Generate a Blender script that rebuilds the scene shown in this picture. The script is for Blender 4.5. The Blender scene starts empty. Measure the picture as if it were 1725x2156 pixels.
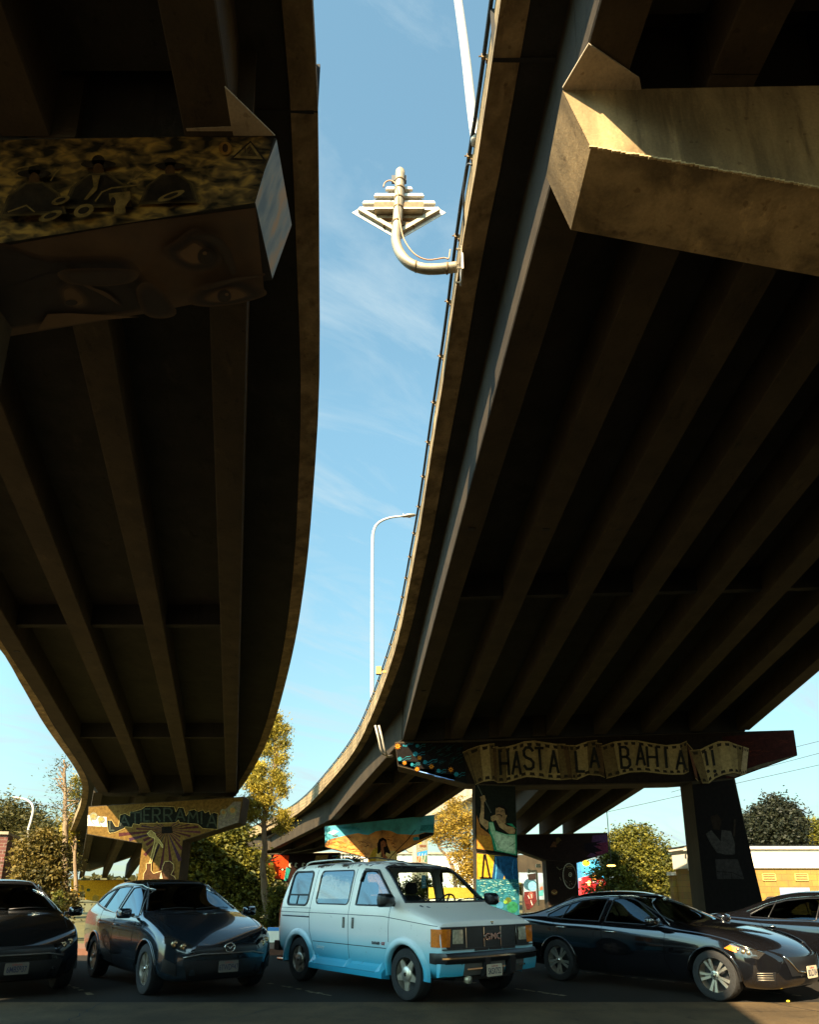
import bpy, bmesh, math, random
from mathutils import Vector, Matrix
from mathutils.bvhtree import BVHTree
from math import sin, cos, pi, radians

S = bpy.context.scene
COL = S.collection

# ------------------------------------------------------------------ camera
F, TH, PY, H = 1437.0, radians(16.8), 1436.0, 1.5      # focal length and horizon worked out from the photograph
cam = bpy.data.cameras.new('camera'); camo = bpy.data.objects.new('camera', cam); COL.objects.link(camo)
cam.sensor_fit = 'VERTICAL'; cam.sensor_height = 24; cam.sensor_width = 24
cam.lens = F/2156*24
cam.shift_y = (PY-1078)/2156
cam.clip_start = 0.1; cam.clip_end = 3000
camo.location = (0, 0, H); camo.rotation_euler = (pi/2+TH, 0, 0)
S.camera = camo

# ------------------------------------------------------------------ sky and sun
SUN = Vector((-1.0, -2.1, 1.82)).normalized()
EL = math.asin(SUN.z); AZ = math.atan2(SUN.x, SUN.y)
w = bpy.data.worlds.new('World'); S.world = w; w.use_nodes = True
nt = w.node_tree; N = nt.nodes; L = nt.links; N.clear()
out = N.new('ShaderNodeOutputWorld'); bg = N.new('ShaderNodeBackground'); bg.inputs['Strength'].default_value = 0.092
sky = N.new('ShaderNodeTexSky'); sky.sky_type = 'NISHITA'; sky.sun_disc = False
sky.sun_elevation = EL; sky.sun_rotation = AZ % (2*pi); sky.air_density = 1.15; sky.dust_density = 0.6; sky.ozone_density = 1.6
tc = N.new('ShaderNodeTexCoord'); sep = N.new('ShaderNodeSeparateXYZ'); L.new(tc.outputs['Generated'], sep.inputs[0])
def wm(op, a, b=None):
    n = N.new('ShaderNodeMath'); n.operation = op
    for i, v in enumerate((a, b)):
        if v is None: continue
        if isinstance(v, (int, float)): n.inputs[i].default_value = v
        else: L.new(v, n.inputs[i])
    return n.outputs[0]
zz = wm('ADD', wm('MAXIMUM', sep.outputs['Z'], 0.0), 0.16)
comb = N.new('ShaderNodeCombineXYZ')
L.new(wm('DIVIDE', sep.outputs['X'], zz), comb.inputs[0]); L.new(wm('DIVIDE', sep.outputs['Y'], zz), comb.inputs[1])
mp0 = N.new('ShaderNodeMapping'); L.new(comb.outputs[0], mp0.inputs[0]); mp0.inputs['Rotation'].default_value = (0, 0, radians(-40))
mp = N.new('ShaderNodeMapping'); L.new(mp0.outputs[0], mp.inputs[0])
mp.inputs['Scale'].default_value = (0.7, 2.1, 1); mp.inputs['Location'].default_value = (3.1, 1.7, 0)
ns = N.new('ShaderNodeTexNoise'); ns.inputs['Scale'].default_value = 1.7; ns.inputs['Detail'].default_value = 9; ns.inputs['Roughness'].default_value = 0.62; ns.inputs['Distortion'].default_value = 1.4
L.new(mp.outputs[0], ns.inputs['Vector'])
cr = N.new('ShaderNodeValToRGB'); cr.color_ramp.elements[0].position = 0.50; cr.color_ramp.elements[0].color = (0, 0, 0, 1)
cr.color_ramp.elements[1].position = 0.80; cr.color_ramp.elements[1].color = (.75, .75, .75, 1); lowf = wm('SUBTRACT', 1.0, wm('MULTIPLY', wm('MAXIMUM', sep.outputs['Z'], 0.0), 2.4)); lowf = wm('MAXIMUM', lowf, 0.0)
L.new(wm('ADD', ns.outputs['Fac'], wm('MULTIPLY', lowf, .07)), cr.inputs[0])
fac = wm('MINIMUM', wm('ADD', cr.outputs[0], wm('MULTIPLY', lowf, 0.30)), 0.92)
tint = N.new('ShaderNodeMixRGB'); tint.blend_type = 'MULTIPLY'; tint.inputs[0].default_value = 1; tint.inputs[2].default_value = (.86, 1.13, .93, 1)
L.new(sky.outputs[0], tint.inputs[1])
# the film holds the sky back toward the horizon and greys it a little
hz_ = wm('ADD', 0.35, wm('MULTIPLY', wm('MINIMUM', wm('MAXIMUM', sep.outputs['Z'], 0.0), 0.6), 0.83))
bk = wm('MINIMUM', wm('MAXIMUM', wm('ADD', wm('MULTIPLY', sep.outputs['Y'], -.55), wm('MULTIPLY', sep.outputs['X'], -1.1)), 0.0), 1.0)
hz_ = wm('MULTIPLY', hz_, wm('ADD', 1.0, wm('MULTIPLY', bk, 2.6)))      # sky boosted left of and behind the camera, added to light the van
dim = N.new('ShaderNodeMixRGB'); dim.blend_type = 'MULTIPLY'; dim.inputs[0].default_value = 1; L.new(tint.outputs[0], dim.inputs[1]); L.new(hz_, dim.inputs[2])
gry = N.new('ShaderNodeMixRGB'); gry.inputs[0].default_value = .16; gry.inputs[2].default_value = (1.0, 1.28, 1.36, 1); L.new(dim.outputs[0], gry.inputs[1])
mix = N.new('ShaderNodeMixRGB'); L.new(fac, mix.inputs[0]); L.new(gry.outputs[0], mix.inputs[1]); mix.inputs[2].default_value = (1.70, 2.12, 2.30, 1)
L.new(mix.outputs[0], bg.inputs['Color']); L.new(bg.outputs[0], out.inputs[0])
sl = bpy.data.lights.new('sun', 'SUN'); sl.energy = 5.0; sl.angle = radians(0.5); sl.color = (1.0, 0.80, 0.52)
so = bpy.data.objects.new('sun', sl); COL.objects.link(so)
so.rotation_euler = (-SUN).to_track_quat('-Z', 'Y').to_euler(); so.location = (-20, -40, 40)

S.view_settings.view_transform = 'Standard'; S.view_settings.look = 'None'; S.view_settings.gamma = 1
S.view_settings.exposure = 2.1
S.render.engine = 'CYCLES'

# ------------------------------------------------------------------ helpers
def P(x, y, Y):
    'the 3-D point at depth Y that the photograph (1725 px wide) shows at x, y'
    a = x-862.5; c = PY-y
    b = F*cos(TH)-c*sin(TH); d = F*sin(TH)+c*cos(TH); t = Y/b
    return Vector((a*t, Y, H+d*t))

def tag(o, label=None, cat=None, group=None, kind=None):
    if label: o['label'] = label
    if cat: o['category'] = cat
    if group: o['group'] = group
    if kind: o['kind'] = kind
    return o

def thing(name, label, cat, loc=(0, 0, 0), rz=0, group=None):
    o = bpy.data.objects.new(name, None); COL.objects.link(o)
    o.location = loc; o.rotation_euler = (0, 0, rz); o.empty_display_size = 0.3
    return tag(o, label, cat, group)

def copy_tree(o, parent=None):
    c = o.copy(); COL.objects.link(c); c.parent = parent
    for ch in list(o.children): copy_tree(ch, c)
    return c

class MB:
    def __init__(s): s.v = []; s.f = []; s.m = []; s.mats = []
    def mi(s, mat):
        if mat is None: return 0
        if mat not in s.mats: s.mats.append(mat)
        return s.mats.index(mat)
    def add(s, vs, fs, mat=None):
        o = len(s.v); k = s.mi(mat)
        s.v += [tuple(p) for p in vs]
        for f in fs: s.f.append(tuple(i+o for i in f)); s.m.append(k)
        return s
    def box(s, c, d, mat=None, R=None):
        hx, hy, hz = d[0]/2, d[1]/2, d[2]/2; c = Vector(c)
        vs = [Vector((x, y, z)) for x in (-hx, hx) for y in (-hy, hy) for z in (-hz, hz)]
        if R is not None: vs = [R @ p for p in vs]
        return s.add([c+p for p in vs], [(0, 1, 3, 2), (4, 6, 7, 5), (0, 4, 5, 1), (2, 3, 7, 6), (0, 2, 6, 4), (1, 5, 7, 3)], mat)
    def prism(s, a, b, mat=None):
        'two matching rings of points, closed'
        n = len(a)
        return s.add(list(a)+list(b), [tuple(range(n))[::-1], tuple(range(n, 2*n))]+[(i, (i+1) % n, n+(i+1) % n, n+i) for i in range(n)], mat)
    def rings(s, rs, mat=None, closed=True, caps=True):
        n = len(rs[0]); vs = [p for r in rs for p in r]; fs = []
        for k in range(len(rs)-1):
            for i in range(n if closed else n-1):
                j = (i+1) % n; fs.append((k*n+i, k*n+j, (k+1)*n+j, (k+1)*n+i))
        if caps and closed: fs.append(tuple(range(n))[::-1]); fs.append(tuple(range((len(rs)-1)*n, len(rs)*n)))
        return s.add(vs, fs, mat)
    def tube(s, pts, r, mat=None, n=8, closed=False):
        pts = [Vector(p) for p in pts]; rs = []; m = len(pts); prev = None
        for i, p in enumerate(pts):
            if closed: t = pts[(i+1) % m]-pts[i-1]
            else: t = pts[min(i+1, m-1)]-pts[max(i-1, 0)]
            if t.length < 1e-9: t = Vector((0, 0, 1))
            t.normalize()
            if prev is None:
                u = t.cross(Vector((0, 0, 1)))
                if u.length < 0.05: u = t.cross(Vector((0, 1, 0)))
            else: u = prev-t*prev.dot(t)
            u.normalize(); prev = u; v = t.cross(u)
            rr = r[i] if isinstance(r, (list, tuple)) else r
            rs.append([p+(u*cos(2*pi*k/n)+v*sin(2*pi*k/n))*rr for k in range(n)])
        if closed: rs.append(rs[0])
        return s.rings(rs, mat, True, not closed)
    def lathe(s, prof, mat=None, n=40, axis='y', c=(0, 0, 0)):
        rs = []
        for r, h in prof:
            ring = []
            for k in range(n):
                a = 2*pi*k/n
                if axis == 'y': ring.append((c[0]+r*cos(a), c[1]+h, c[2]+r*sin(a)))
                elif axis == 'x': ring.append((c[0]+h, c[1]+r*cos(a), c[2]+r*sin(a)))
                else: ring.append((c[0]+r*cos(a), c[1]+r*sin(a), c[2]+h))
            rs.append(ring)
        return s.rings(rs, mat, True, False)
    def build(s, name, mat=None, parent=None, smooth=False, loc=None):
        me = bpy.data.meshes.new(name); me.from_pydata(s.v, [], s.f)
        ms = s.mats if s.mats else [mat]
        for x in ms: me.materials.append(x)
        me.polygons.foreach_set('material_index', s.m)
        if smooth is True: me.polygons.foreach_set('use_smooth', [True]*len(s.f))
        me.update()
        bm = bmesh.new(); bm.from_mesh(me); bmesh.ops.recalc_face_normals(bm, faces=bm.faces) if not getattr(s, 'keep', False) else None
        bm.to_mesh(me); bm.free()
        if isinstance(smooth, float): me.shade_smooth() if False else smooth_angle(me, smooth)
        o = bpy.data.objects.new(name, me); COL.objects.link(o)
        if parent is not None: o.parent = parent
        if loc is not None: o.location = loc
        return o

def smooth_angle(me, ang):
    me.polygons.foreach_set('use_smooth', [True]*len(me.polygons))
    bm = bmesh.new(); bm.from_mesh(me)
    for e in bm.edges:
        if len(e.link_faces) == 2 and e.calc_face_angle(0) > ang: e.smooth = False
    bm.to_mesh(me); bm.free()

# ------------------------------------------------------------------ materials
MC = {}
def newmat(name):
    m = bpy.data.materials.new(name); m.use_nodes = True; n = m.node_tree.nodes; l = m.node_tree.links
    b = n['Principled BSDF']; return m, n, l, b
def lin(c):
    if isinstance(c, str):
        c = [int(c[i:i+2], 16)/255 for i in (0, 2, 4)]
        return tuple((x/12.92 if x <= .04045 else ((x+.055)/1.055)**2.4) for x in c)
    return tuple(c)
def mat(name, color, rough=0.6, metal=0.0, var=0.0, scale=6.0, coat=0.0, spec=0.5, bump=0.0, bscale=40.0, streak=0):
    'plain colour with procedural mottling, optional bump'
    if name in MC: return MC[name]
    c = lin(color); m, n, l, b = newmat(name); MC[name] = m
    b.inputs['Roughness'].default_value = rough; b.inputs['Metallic'].default_value = metal
    b.inputs['Coat Weight'].default_value = coat; b.inputs['Coat Roughness'].default_value = 0.03
    b.inputs['Specular IOR Level'].default_value = spec
    b.inputs['Base Color'].default_value = (*c, 1)
    if var > 0 or bump > 0:
        t = n.new('ShaderNodeTexCoord'); mpn = n.new('ShaderNodeMapping'); l.new(t.outputs['Object'], mpn.inputs[0])
        if streak: mpn.inputs['Scale'].default_value = (1, 1, 0.15) if streak == 1 else (1, .15, 1)
    if var > 0:
        ns = n.new('ShaderNodeTexNoise'); ns.inputs['Scale'].default_value = scale; ns.inputs['Detail'].default_value = 8; ns.inputs['Roughness'].default_value = 0.65
        l.new(mpn.outputs[0], ns.inputs['Vector'])
        r = n.new('ShaderNodeValToRGB'); e = r.color_ramp.elements
        e[0].position = .3; e[1].position = .7
        e[0].color = (*[x*(1-var) for x in c], 1); e[1].color = (*[min(1, x*(1+var)) for x in c], 1)
        l.new(ns.outputs['Fac'], r.inputs[0]); l.new(r.outputs[0], b.inputs['Base Color'])
    if bump > 0:
        nb = n.new('ShaderNodeTexNoise'); nb.inputs['Scale'].default_value = bscale; nb.inputs['Detail'].default_value = 6
        l.new(mpn.outputs[0], nb.inputs['Vector'])
        bp = n.new('ShaderNodeBump'); bp.inputs['Strength'].default_value = bump; bp.inputs['Distance'].default_value = 0.02
        l.new(nb.outputs['Fac'], bp.inputs['Height']); l.new(bp.outputs[0], b.inputs['Normal'])
    return m

def concrete(name, base, dark=0.55, stain=0.5, board=0.0, warm=1.0):
    if name in MC: return MC[name]
    c = lin(base); m, n, l, b = newmat(name); MC[name] = m
    b.inputs['Roughness'].default_value = 0.88; b.inputs['Specular IOR Level'].default_value = 0.25
    t = n.new('ShaderNodeTexCoord')
    def noise(sc, det, scl=(1, 1, 1), dist=0.0, rough=.6):
        mpn = n.new('ShaderNodeMapping'); l.new(t.outputs['Object'], mpn.inputs[0]); mpn.inputs['Scale'].default_value = scl
        x = n.new('ShaderNodeTexNoise'); x.inputs['Scale'].default_value = sc; x.inputs['Detail'].default_value = det; x.inputs['Distortion'].default_value = dist; x.inputs['Roughness'].default_value = rough
        l.new(mpn.outputs[0], x.inputs['Vector']); return x.outputs['Fac']
    def ramp(f, p0, c0, p1, c1):
        r = n.new('ShaderNodeValToRGB'); e = r.color_ramp.elements; e[0].position = p0; e[0].color = (*c0, 1); e[1].position = p1; e[1].color = (*c1, 1)
        l.new(f, r.inputs[0]); return r.outputs[0]
    def mul(a, b_, f=1.0):
        x = n.new('ShaderNodeMixRGB'); x.blend_type = 'MULTIPLY'; x.inputs[0].default_value = f; l.new(a, x.inputs[1]); l.new(b_, x.inputs[2]); return x.outputs[0]
    a = ramp(noise(0.9, 8), .3, [x*.72 for x in c], .72, [min(1, x*1.12) for x in c])
    s1 = ramp(noise(1.6, 7, (1, 1, .18), .35), .38, (1-dark*stain,)*3, .62, (1, 1, 1))
    g = ramp(noise(28, 5), .3, (.82, .82, .82), .7, (1.05, 1.05, 1.05))
    col = mul(mul(a, s1), g)
    pits = ramp(noise(9, 3, rough=.4), .27, (.55, .5, .45), .33, (1, 1, 1)); col = mul(col, pits, .7)
    # pale lime bloom and dark runs
    lime = ramp(noise(2.3, 9, (1, .5, .6), .3, .7), .60, (1, 1, 1), .70, (1.55, 1.5, 1.4)); col = mul(col, lime)
    runs = ramp(noise(5.5, 5, (1, .35, .12), .2), .60, (1, 1, 1), .74, (.45, .42, .40)); col = mul(col, runs, .8)
    if board:
        w2 = n.new('ShaderNodeTexWave'); w2.bands_direction = 'DIAGONAL'; w2.inputs['Scale'].default_value = board; w2.inputs['Distortion'].default_value = 14; w2.inputs['Detail'].default_value = 4; l.new(t.outputs['Object'], w2.inputs['Vector'])
        col = mul(col, ramp(w2.outputs['Fac'], .2, (.7, .68, .66), .75, (1.05, 1.05, 1.05)), .5)
    l.new(col, b.inputs['Base Color'])
    h = noise(22, 8)
    bp = n.new('ShaderNodeBump'); bp.inputs['Strength'].default_value = .35; bp.inputs['Distance'].default_value = .012; l.new(h, bp.inputs['Height'])
    nrm = bp.outputs[0]
    if board:
        wv = n.new('ShaderNodeTexWave'); wv.bands_direction = 'Z'; wv.inputs['Scale'].default_value = board; wv.inputs['Distortion'].default_value = 2.5; wv.inputs['Detail'].default_value = 3
        l.new(t.outputs['Object'], wv.inputs['Vector'])
        b2 = n.new('ShaderNodeBump'); b2.inputs['Strength'].default_value = .5; b2.inputs['Distance'].default_value = .02; l.new(wv.outputs['Fac'], b2.inputs['Height']); l.new(nrm, b2.inputs['Normal']); nrm = b2.outputs[0]
    l.new(nrm, b.inputs['Normal'])
    return m

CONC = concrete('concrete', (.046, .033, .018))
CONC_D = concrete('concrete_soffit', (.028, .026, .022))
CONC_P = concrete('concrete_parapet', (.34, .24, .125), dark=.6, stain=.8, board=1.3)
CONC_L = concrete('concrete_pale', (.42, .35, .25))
def tri_mat(name, c, emit): 
    if name in MC: return MC[name]
    m, n, l, b = newmat(name); MC[name] = m
    b.inputs['Base Color'].default_value = (*lin(c), 1); b.inputs['Emission Color'].default_value = (*lin(c), 1); b.inputs['Emission Strength'].default_value = emit
    return m
def glass(name, tint=(.8, .9, .9), dens=0.35, refl=0.0):
    'car glass: clear part lets light through, the rest mirrors the sky by Fresnel'
    if name in MC: return MC[name]
    m, n, l, b = newmat(name); MC[name] = m
    n.remove(b); o = n['Material Output']
    tr = n.new('ShaderNodeBsdfTransparent'); tr.inputs[0].default_value = (*[x*dens for x in tint], 1)
    gl = n.new('ShaderNodeBsdfGlossy'); gl.inputs['Roughness'].default_value = 0.015; gl.inputs[0].default_value = (.62, .80, .92, 1)
    lw_ = n.new('ShaderNodeLayerWeight'); pw_ = n.new('ShaderNodeMath'); pw_.operation = 'POWER'; pw_.inputs[1].default_value = 4.0; l.new(lw_.outputs['Facing'], pw_.inputs[0])
    ad = n.new('ShaderNodeMath'); ad.operation = 'ADD'; ad.use_clamp = True; ad.inputs[1].default_value = refl+.045; l.new(pw_.outputs[0], ad.inputs[0])
    mx = n.new('ShaderNodeMixShader'); l.new(ad.outputs[0], mx.inputs[0]); l.new(tr.outputs[0], mx.inputs[1]); l.new(gl.outputs[0], mx.inputs[2])
    l.new(mx.outputs[0], o.inputs[0]); return m
BLACK = mat('black_rubber', (.012, .012, .013), .55)
GALV = mat('galvanised_steel', (.42, .36, .27), .45, .6, var=.25, scale=9)
WHITE = mat('white_paint', (.75, .70, .60), .5, var=.08)
# ================================================================== ground
def sheet(name, x0, x1, y0, y1, z, m, nx=1, ny=1):
    b = MB(); b.add([(x0, y0, z), (x1, y0, z), (x1, y1, z), (x0, y1, z)], [(0, 1, 2, 3)])
    return tag(b.build(name, m), kind='structure')
def asphalt_mat():
    m, n, l, b = newmat('asphalt'); b.inputs['Roughness'].default_value = .95; b.inputs['Specular IOR Level'].default_value = .12
    t = n.new('ShaderNodeTexCoord')
    a = n.new('ShaderNodeTexNoise'); a.inputs['Scale'].default_value = 60; a.inputs['Detail'].default_value = 6; l.new(t.outputs['Object'], a.inputs['Vector'])
    c = n.new('ShaderNodeTexNoise'); c.inputs['Scale'].default_value = .7; c.inputs['Detail'].default_value = 8; l.new(t.outputs['Object'], c.inputs['Vector'])
    r = n.new('ShaderNodeValToRGB'); r.color_ramp.elements[0].color = (.010, .009, .008, 1); r.color_ramp.elements[1].color = (.028, .024, .019, 1)
    mx = n.new('ShaderNodeMath'); mx.operation = 'MULTIPLY_ADD'; mx.inputs[1].default_value = .5; l.new(a.outputs['Fac'], mx.inputs[0])
    hf = n.new('ShaderNodeMath'); hf.operation = 'MULTIPLY'; hf.inputs[1].default_value = .5; l.new(c.outputs['Fac'], hf.inputs[0]); l.new(hf.outputs[0], mx.inputs[2])
    l.new(mx.outputs[0], r.inputs[0]); l.new(r.outputs[0], b.inputs['Base Color'])
    bp = n.new('ShaderNodeBump'); bp.inputs['Strength'].default_value = .4; bp.inputs['Distance'].default_value = .01; l.new(a.outputs['Fac'], bp.inputs['Height']); l.new(bp.outputs[0], b.inputs['Normal'])
    return m
ASPH = asphalt_mat()
GRASSM = mat('grass_ground', (.075, .066, .014), .95, var=.5, scale=3, bump=.8, bscale=30)
ROADC = concrete('concrete_road', (.10, .066, .030), dark=.5, stain=.7)
sheet('ground', -600, 600, -300, 1200, -1.55, GRASSM)
sheet('terrain', -200, 200, -200, 19.0, -.05, GRASSM)
sheet('parking_lot', -60, 60, 10.22, 17.1, 0.0, ASPH)
# concrete street with sawn joints and wandering cracks
sheet('street', -60, 60, -60, 10.22, 0.004, ROADC)
JN = mat('joint_tar', (.012, .011, .01), .9)
cb = MB()
def ground_line(b, pts, wd, z, m=None):
    for i in range(len(pts)-1):
        p, q = Vector((*pts[i], z)), Vector((*pts[i+1], z)); d = (q-p).normalized(); s_ = Vector((-d.y, d.x, 0))*wd/2
        b.add([p-s_, p+s_, q+s_, q-s_], [(0, 1, 2, 3)], m)
random.seed(5)
for x0, y0, x1, y1 in ((-1.6, 10.2, -2.15, 8.9), (1.3, 10.2, 2.1, 9.3), (-6.6, 10.2, -6.0, 8.5), (4.9, 10.2, 5.5, 8.8), (-4.2, 10.2, -4.0, 8.7)):
    pts = []; x, y = x0, y0
    for k in range(13):
        t = k/12; pts.append((x0+(x1-x0)*t+random.uniform(-.035, .035), y0+(y1-y0)*t))
    ground_line(cb, pts, .014, .008)
for yy in (9.5, 8.4): ground_line(cb, [(-30+i*.8, yy+random.uniform(-.012, .012)) for i in range(80)], .012, .008)
tag(cb.build('pavement_crack', JN), kind='structure')
# worn stall paint, a strip every angled bay
sb = MB(); random.seed(8)
STALLP = mat('worn_stall_paint', (.14, .105, .055), .9, var=.5, scale=20)
hx, hy = .643, -.766
for k in range(-3, 4):
    px_, py_ = -1.15+3.42*k, 10.8
    for i in range(34):
        if random.random() < .42: continue
        t = -i*.14; u = random.uniform(-.02, .02); wdt = random.uniform(.03, .1)
        q = (px_+hx*t-hy*u, py_+hy*t+hx*u); q2 = (q[0]-hx*.12, q[1]-hy*.12)
        ground_line(sb, [q, q2], wdt, .005)
tag(sb.build('parking_lines', STALLP), kind='structure')
# kerb and path behind the cars, park lawn beyond
kb = MB(); kb.box((0, 17.16, .065), (120, .16, .15)); tag(kb.build('kerb', mat('kerb_red', (.13, .05, .025), .85, var=.3)), kind='structure')
sheet('pavement', -60, 60, 17.24, 19.0, .12, mat('path_brick', (.12, .06, .03), .9, var=.3, scale=8))
GL = lambda y: .11 if y < 19 else max(-1.4, .11-1.51*(y-18)/26)
lb = MB()
lb.rings([[Vector((-200, y, GL(y))), Vector((200, y, GL(y)))] for y in (19.0, 20, 24, 28, 32, 36, 40, 44, 60, 260)], GRASSM, False, False)
tag(lb.build('lawn', GRASSM), kind='structure')

# ================================================================== decks
def interp(tab, y):
    'smooth (Catmull-Rom) table lookup'
    if y <= tab[0][0]:
        (a, va), (b, vb) = tab[0], tab[1]; return va+(y-a)*(vb-va)/(b-a)
    if y >= tab[-1][0]:
        (a, va), (b, vb) = tab[-2], tab[-1]; return vb+(y-b)*(vb-va)/(b-a)
    for i in range(len(tab)-1):
        if tab[i][0] <= y <= tab[i+1][0]: break
    x0, x1 = tab[i][0], tab[i+1][0]; y0, y1 = tab[i][1], tab[i+1][1]; h = x1-x0
    m0 = (y1-tab[i-1][1])/(x1-tab[i-1][0]) if i > 0 else (y1-y0)/h
    m1 = (tab[i+2][1]-y0)/(tab[i+2][0]-x0) if i+2 < len(tab) else (y1-y0)/h
    t = (y-x0)/h; t2 = t*t; t3 = t2*t
    return (2*t3-3*t2+1)*y0+(t3-2*t2+t)*h*m0+(-2*t3+3*t2)*y1+(t3-t2)*h*m1

def deck(parent, ys, xl, xr, g, cs, dep=1.55, par=.95, lpar=True, rpar=True, par_mat=None):
    'slab and two parapets swept along the plan curves xl(y), xr(y); g(y) = girder soffit level, cs = cross slope'
    rings = []; pl = []; pr = []
    for y in ys:
        a, b = xl(y), xr(y); ta = (xl(y+.5)-xl(y-.5)); z0 = g(y)+dep; z1 = z0+cs*(b-a)
        n = Vector((1, -ta, 0)).normalized()
        A = Vector((a, y, z0)); B = Vector((b, y, z1)); up = Vector((0, 0, 1))
        rings.append([A, B, B+up*.24, A+up*.24])
        pl.append([ A+n*.30-up*.02, A+n*.30+up*.24, A+n*.22+up*par, A-n*.0+up*par, A+n*.0+up*.20, A-n*.06+up*.12, A-n*.06-up*.02])
        pr.append([B-n*.30-up*.02, B-n*.30+up*.24, B-n*.22+up*par, B+n*.0+up*par, B-n*.0+up*.20, B+n*.05+up*.12, B+n*.05-up*.02])
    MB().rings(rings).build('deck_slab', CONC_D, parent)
    pm = par_mat or CONC_P
    if lpar: MB().rings(pl).build('parapet', pm, parent)
    if rpar: MB().rings(pr).build('parapet', pm, parent)

def girders(parent, x_at, widths, ya, yb, g, dep, cs, xref):
    'straight girders spanning ya..yb; x_at(k, y) = left bottom edge of girder k'
    for k in widths[0]:
        w_ = widths[1]; q = []
        for y in (ya, yb):
            x = x_at(k, y); z = g(y)+cs*(x-xref(y)); top = dep
            q.append([Vector((x+.015, y, z)), Vector((x+w_-.015, y, z)), Vector((x+w_, y, z+.03)), Vector((x+w_-.04, y, z+top+.03)), Vector((x+.04, y, z+top+.03)), Vector((x, y, z+.03))])
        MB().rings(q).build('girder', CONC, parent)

def diaphragm(parent, y, th, x0, x1, g, dep, cs, xref, drop=0.0, m=None):
    q = []
    for yy in (y-th/2, y+th/2):
        za = g(yy)+cs*(x0-xref(yy))-drop; zb = g(yy)+cs*(x1-xref(yy))-drop
        q.append([Vector((x0, yy, za)), Vector((x1, yy, zb)), Vector((x1, yy, zb+dep+drop+.02)), Vector((x0, yy, za+dep+drop+.02))])
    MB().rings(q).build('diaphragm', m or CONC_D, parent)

def frange(a, b, n): return [a+(b-a)*i/n for i in range(n+1)]

# ---- right-hand overpass: one deck that splits at the lettered pier
gR = lambda y: 7.9-.095*(max(y, 0)-31)
ER = [(-40, -3.5), (-25, -1.2), (-12, .45), (-4, 1.15), (0, 1.30), (5.0, 1.20), (6.2, 1.13), (7.5, 1.04), (8.9, .90), (11, .77), (13.6, .56), (16.6, .33), (19, .10), (23, -.32), (26.8, -.88), (32, -1.82), (37.6, -3.05), (44.5, -5.12), (53.5, -8.25), (60, -11.3), (68, -15.6), (78, -22), (92, -33)]
eR = lambda y: interp(ER, y)
CSR = .03
spR = lambda y: 1.62+.0270*(max(y, 0)-9.25)
GRL = lambda y: 2.42-.0896*y                  # left bottom edge of the outermost girder, a straight chord
def gxR(k, y): return GRL(y)+k*spR(y)
over_r = thing('concrete_overpass', 'wide concrete overpass on the right, its parapet carrying a black conduit and the diamond sign', 'overpass', (0, 0, 0))
rightedge = lambda y: gxR(7, y)+2.2
ys = frange(-40, 31.2, 72)
deck(over_r, ys, eR, rightedge, gR, CSR)
R1R = lambda y: interp([(30, 6.3), (40, 4.7), (49.5, 1.9), (60, -2.6), (78, -13), (92, -24)], y)
gR1 = lambda y: gR(y) if y < 60 else gR(60)-.06*(y-60)
deck(over_r, frange(31.2, 92, 46), eR, R1R, gR1, CSR)
for ya, yb in ((-39, -18.3), (-18.2, 5.45), (5.46, 30.6)):
    girders(over_r, gxR, (range(8), .56), ya, yb, gR, 1.55, CSR, eR)
def gx1(k, y): return -.36-.2796*(y-30.6)+k*2.02*(1+.0*y)
def gx1b(k, y): return -5.70-.47*(y-49.6)+k*2.02
girders(over_r, gx1, (range(4), .55), 30.61, 49.5, gR1, 1.55, CSR, eR)
girders(over_r, gx1b, (range(4), .55), 49.51, 64.8, gR1, 1.55, CSR, eR)
def gx1c(k, y): return -13.0-.74*(y-64.8)+k*2.02
girders(over_r, gx1c, (range(4), .55), 64.81, 90, gR1, 1.55, CSR, eR)
diaphragm(over_r, 6.3, .9, gxR(0, 6.3)+.1, gxR(7, 6)+.4, gR, 1.55, CSR, eR)
diaphragm(over_r, 31.2, .9, gxR(0, 31)+.1, gxR(7, 31)+.4, gR, 1.55, CSR, eR)
diaphragm(over_r, 18, .2, gxR(0, 18)+.3, gxR(7, 18)+.3, lambda y: gR(y)+.25, 1.3, CSR, eR)
diaphragm(over_r, 40, .2, gx1(0, 40)+.3, gx1(3, 40)+.3, lambda y: gR(y)+.25, 1.3, CSR, eR)

# ---- second ramp, right of the split
ramp = thing('concrete_ramp', 'second concrete ramp passing low behind the lettered pier toward the dark park', 'ramp')
rl = lambda y: 7.1-.05*(y-32)
rr = lambda y: 15.75-.03*(y-32)
gP = lambda y: 7.95-.095*(y-31)
deck(ramp, frange(31.8, 58, 18), rl, rr, gP, .03)
girders(ramp, lambda k, y: rl(y)+1.0+k*1.95, (range(4), .55), 31.8, 57.6, gP, 1.55, .03, rl)

# ---- left-hand overpass
gL = lambda y: 6.6-.1*(max(y, 0)-37.5)
EL_ = [(-40, -9), (-25, -6.2), (-12, -4.0), (-6, -2.9), (-3, -2.2), (0, -1.5), (3, -1.18), (5.5, -1.17), (6.4, -1.25), (7.9, -1.42), (11, -1.80), (13.8, -2.27), (17.3, -2.93), (22, -3.98), (27.8, -5.5), (31, -6.42), (34.6, -7.56), (38.6, -8.99), (43.5, -10.9), (50, -14), (60, -19.8), (70, -26.8), (84, -38)]  # behind the camera the unseen edge is shaped to let sun reach the street
eL = lambda y: interp(EL_, y)
ELL = [(-40, -16), (0, -11.9), (12, -12.4), (22.5, -14.30), (25.7, -15.25), (30.4, -16.70), (40.4, -19.5), (46.8, -22.3), (51.6, -24.8), (58.8, -28.7), (66.3, -33.1), (72, -36.9), (84, -46)]
eLL = lambda y: interp(ELL, y)
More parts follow.
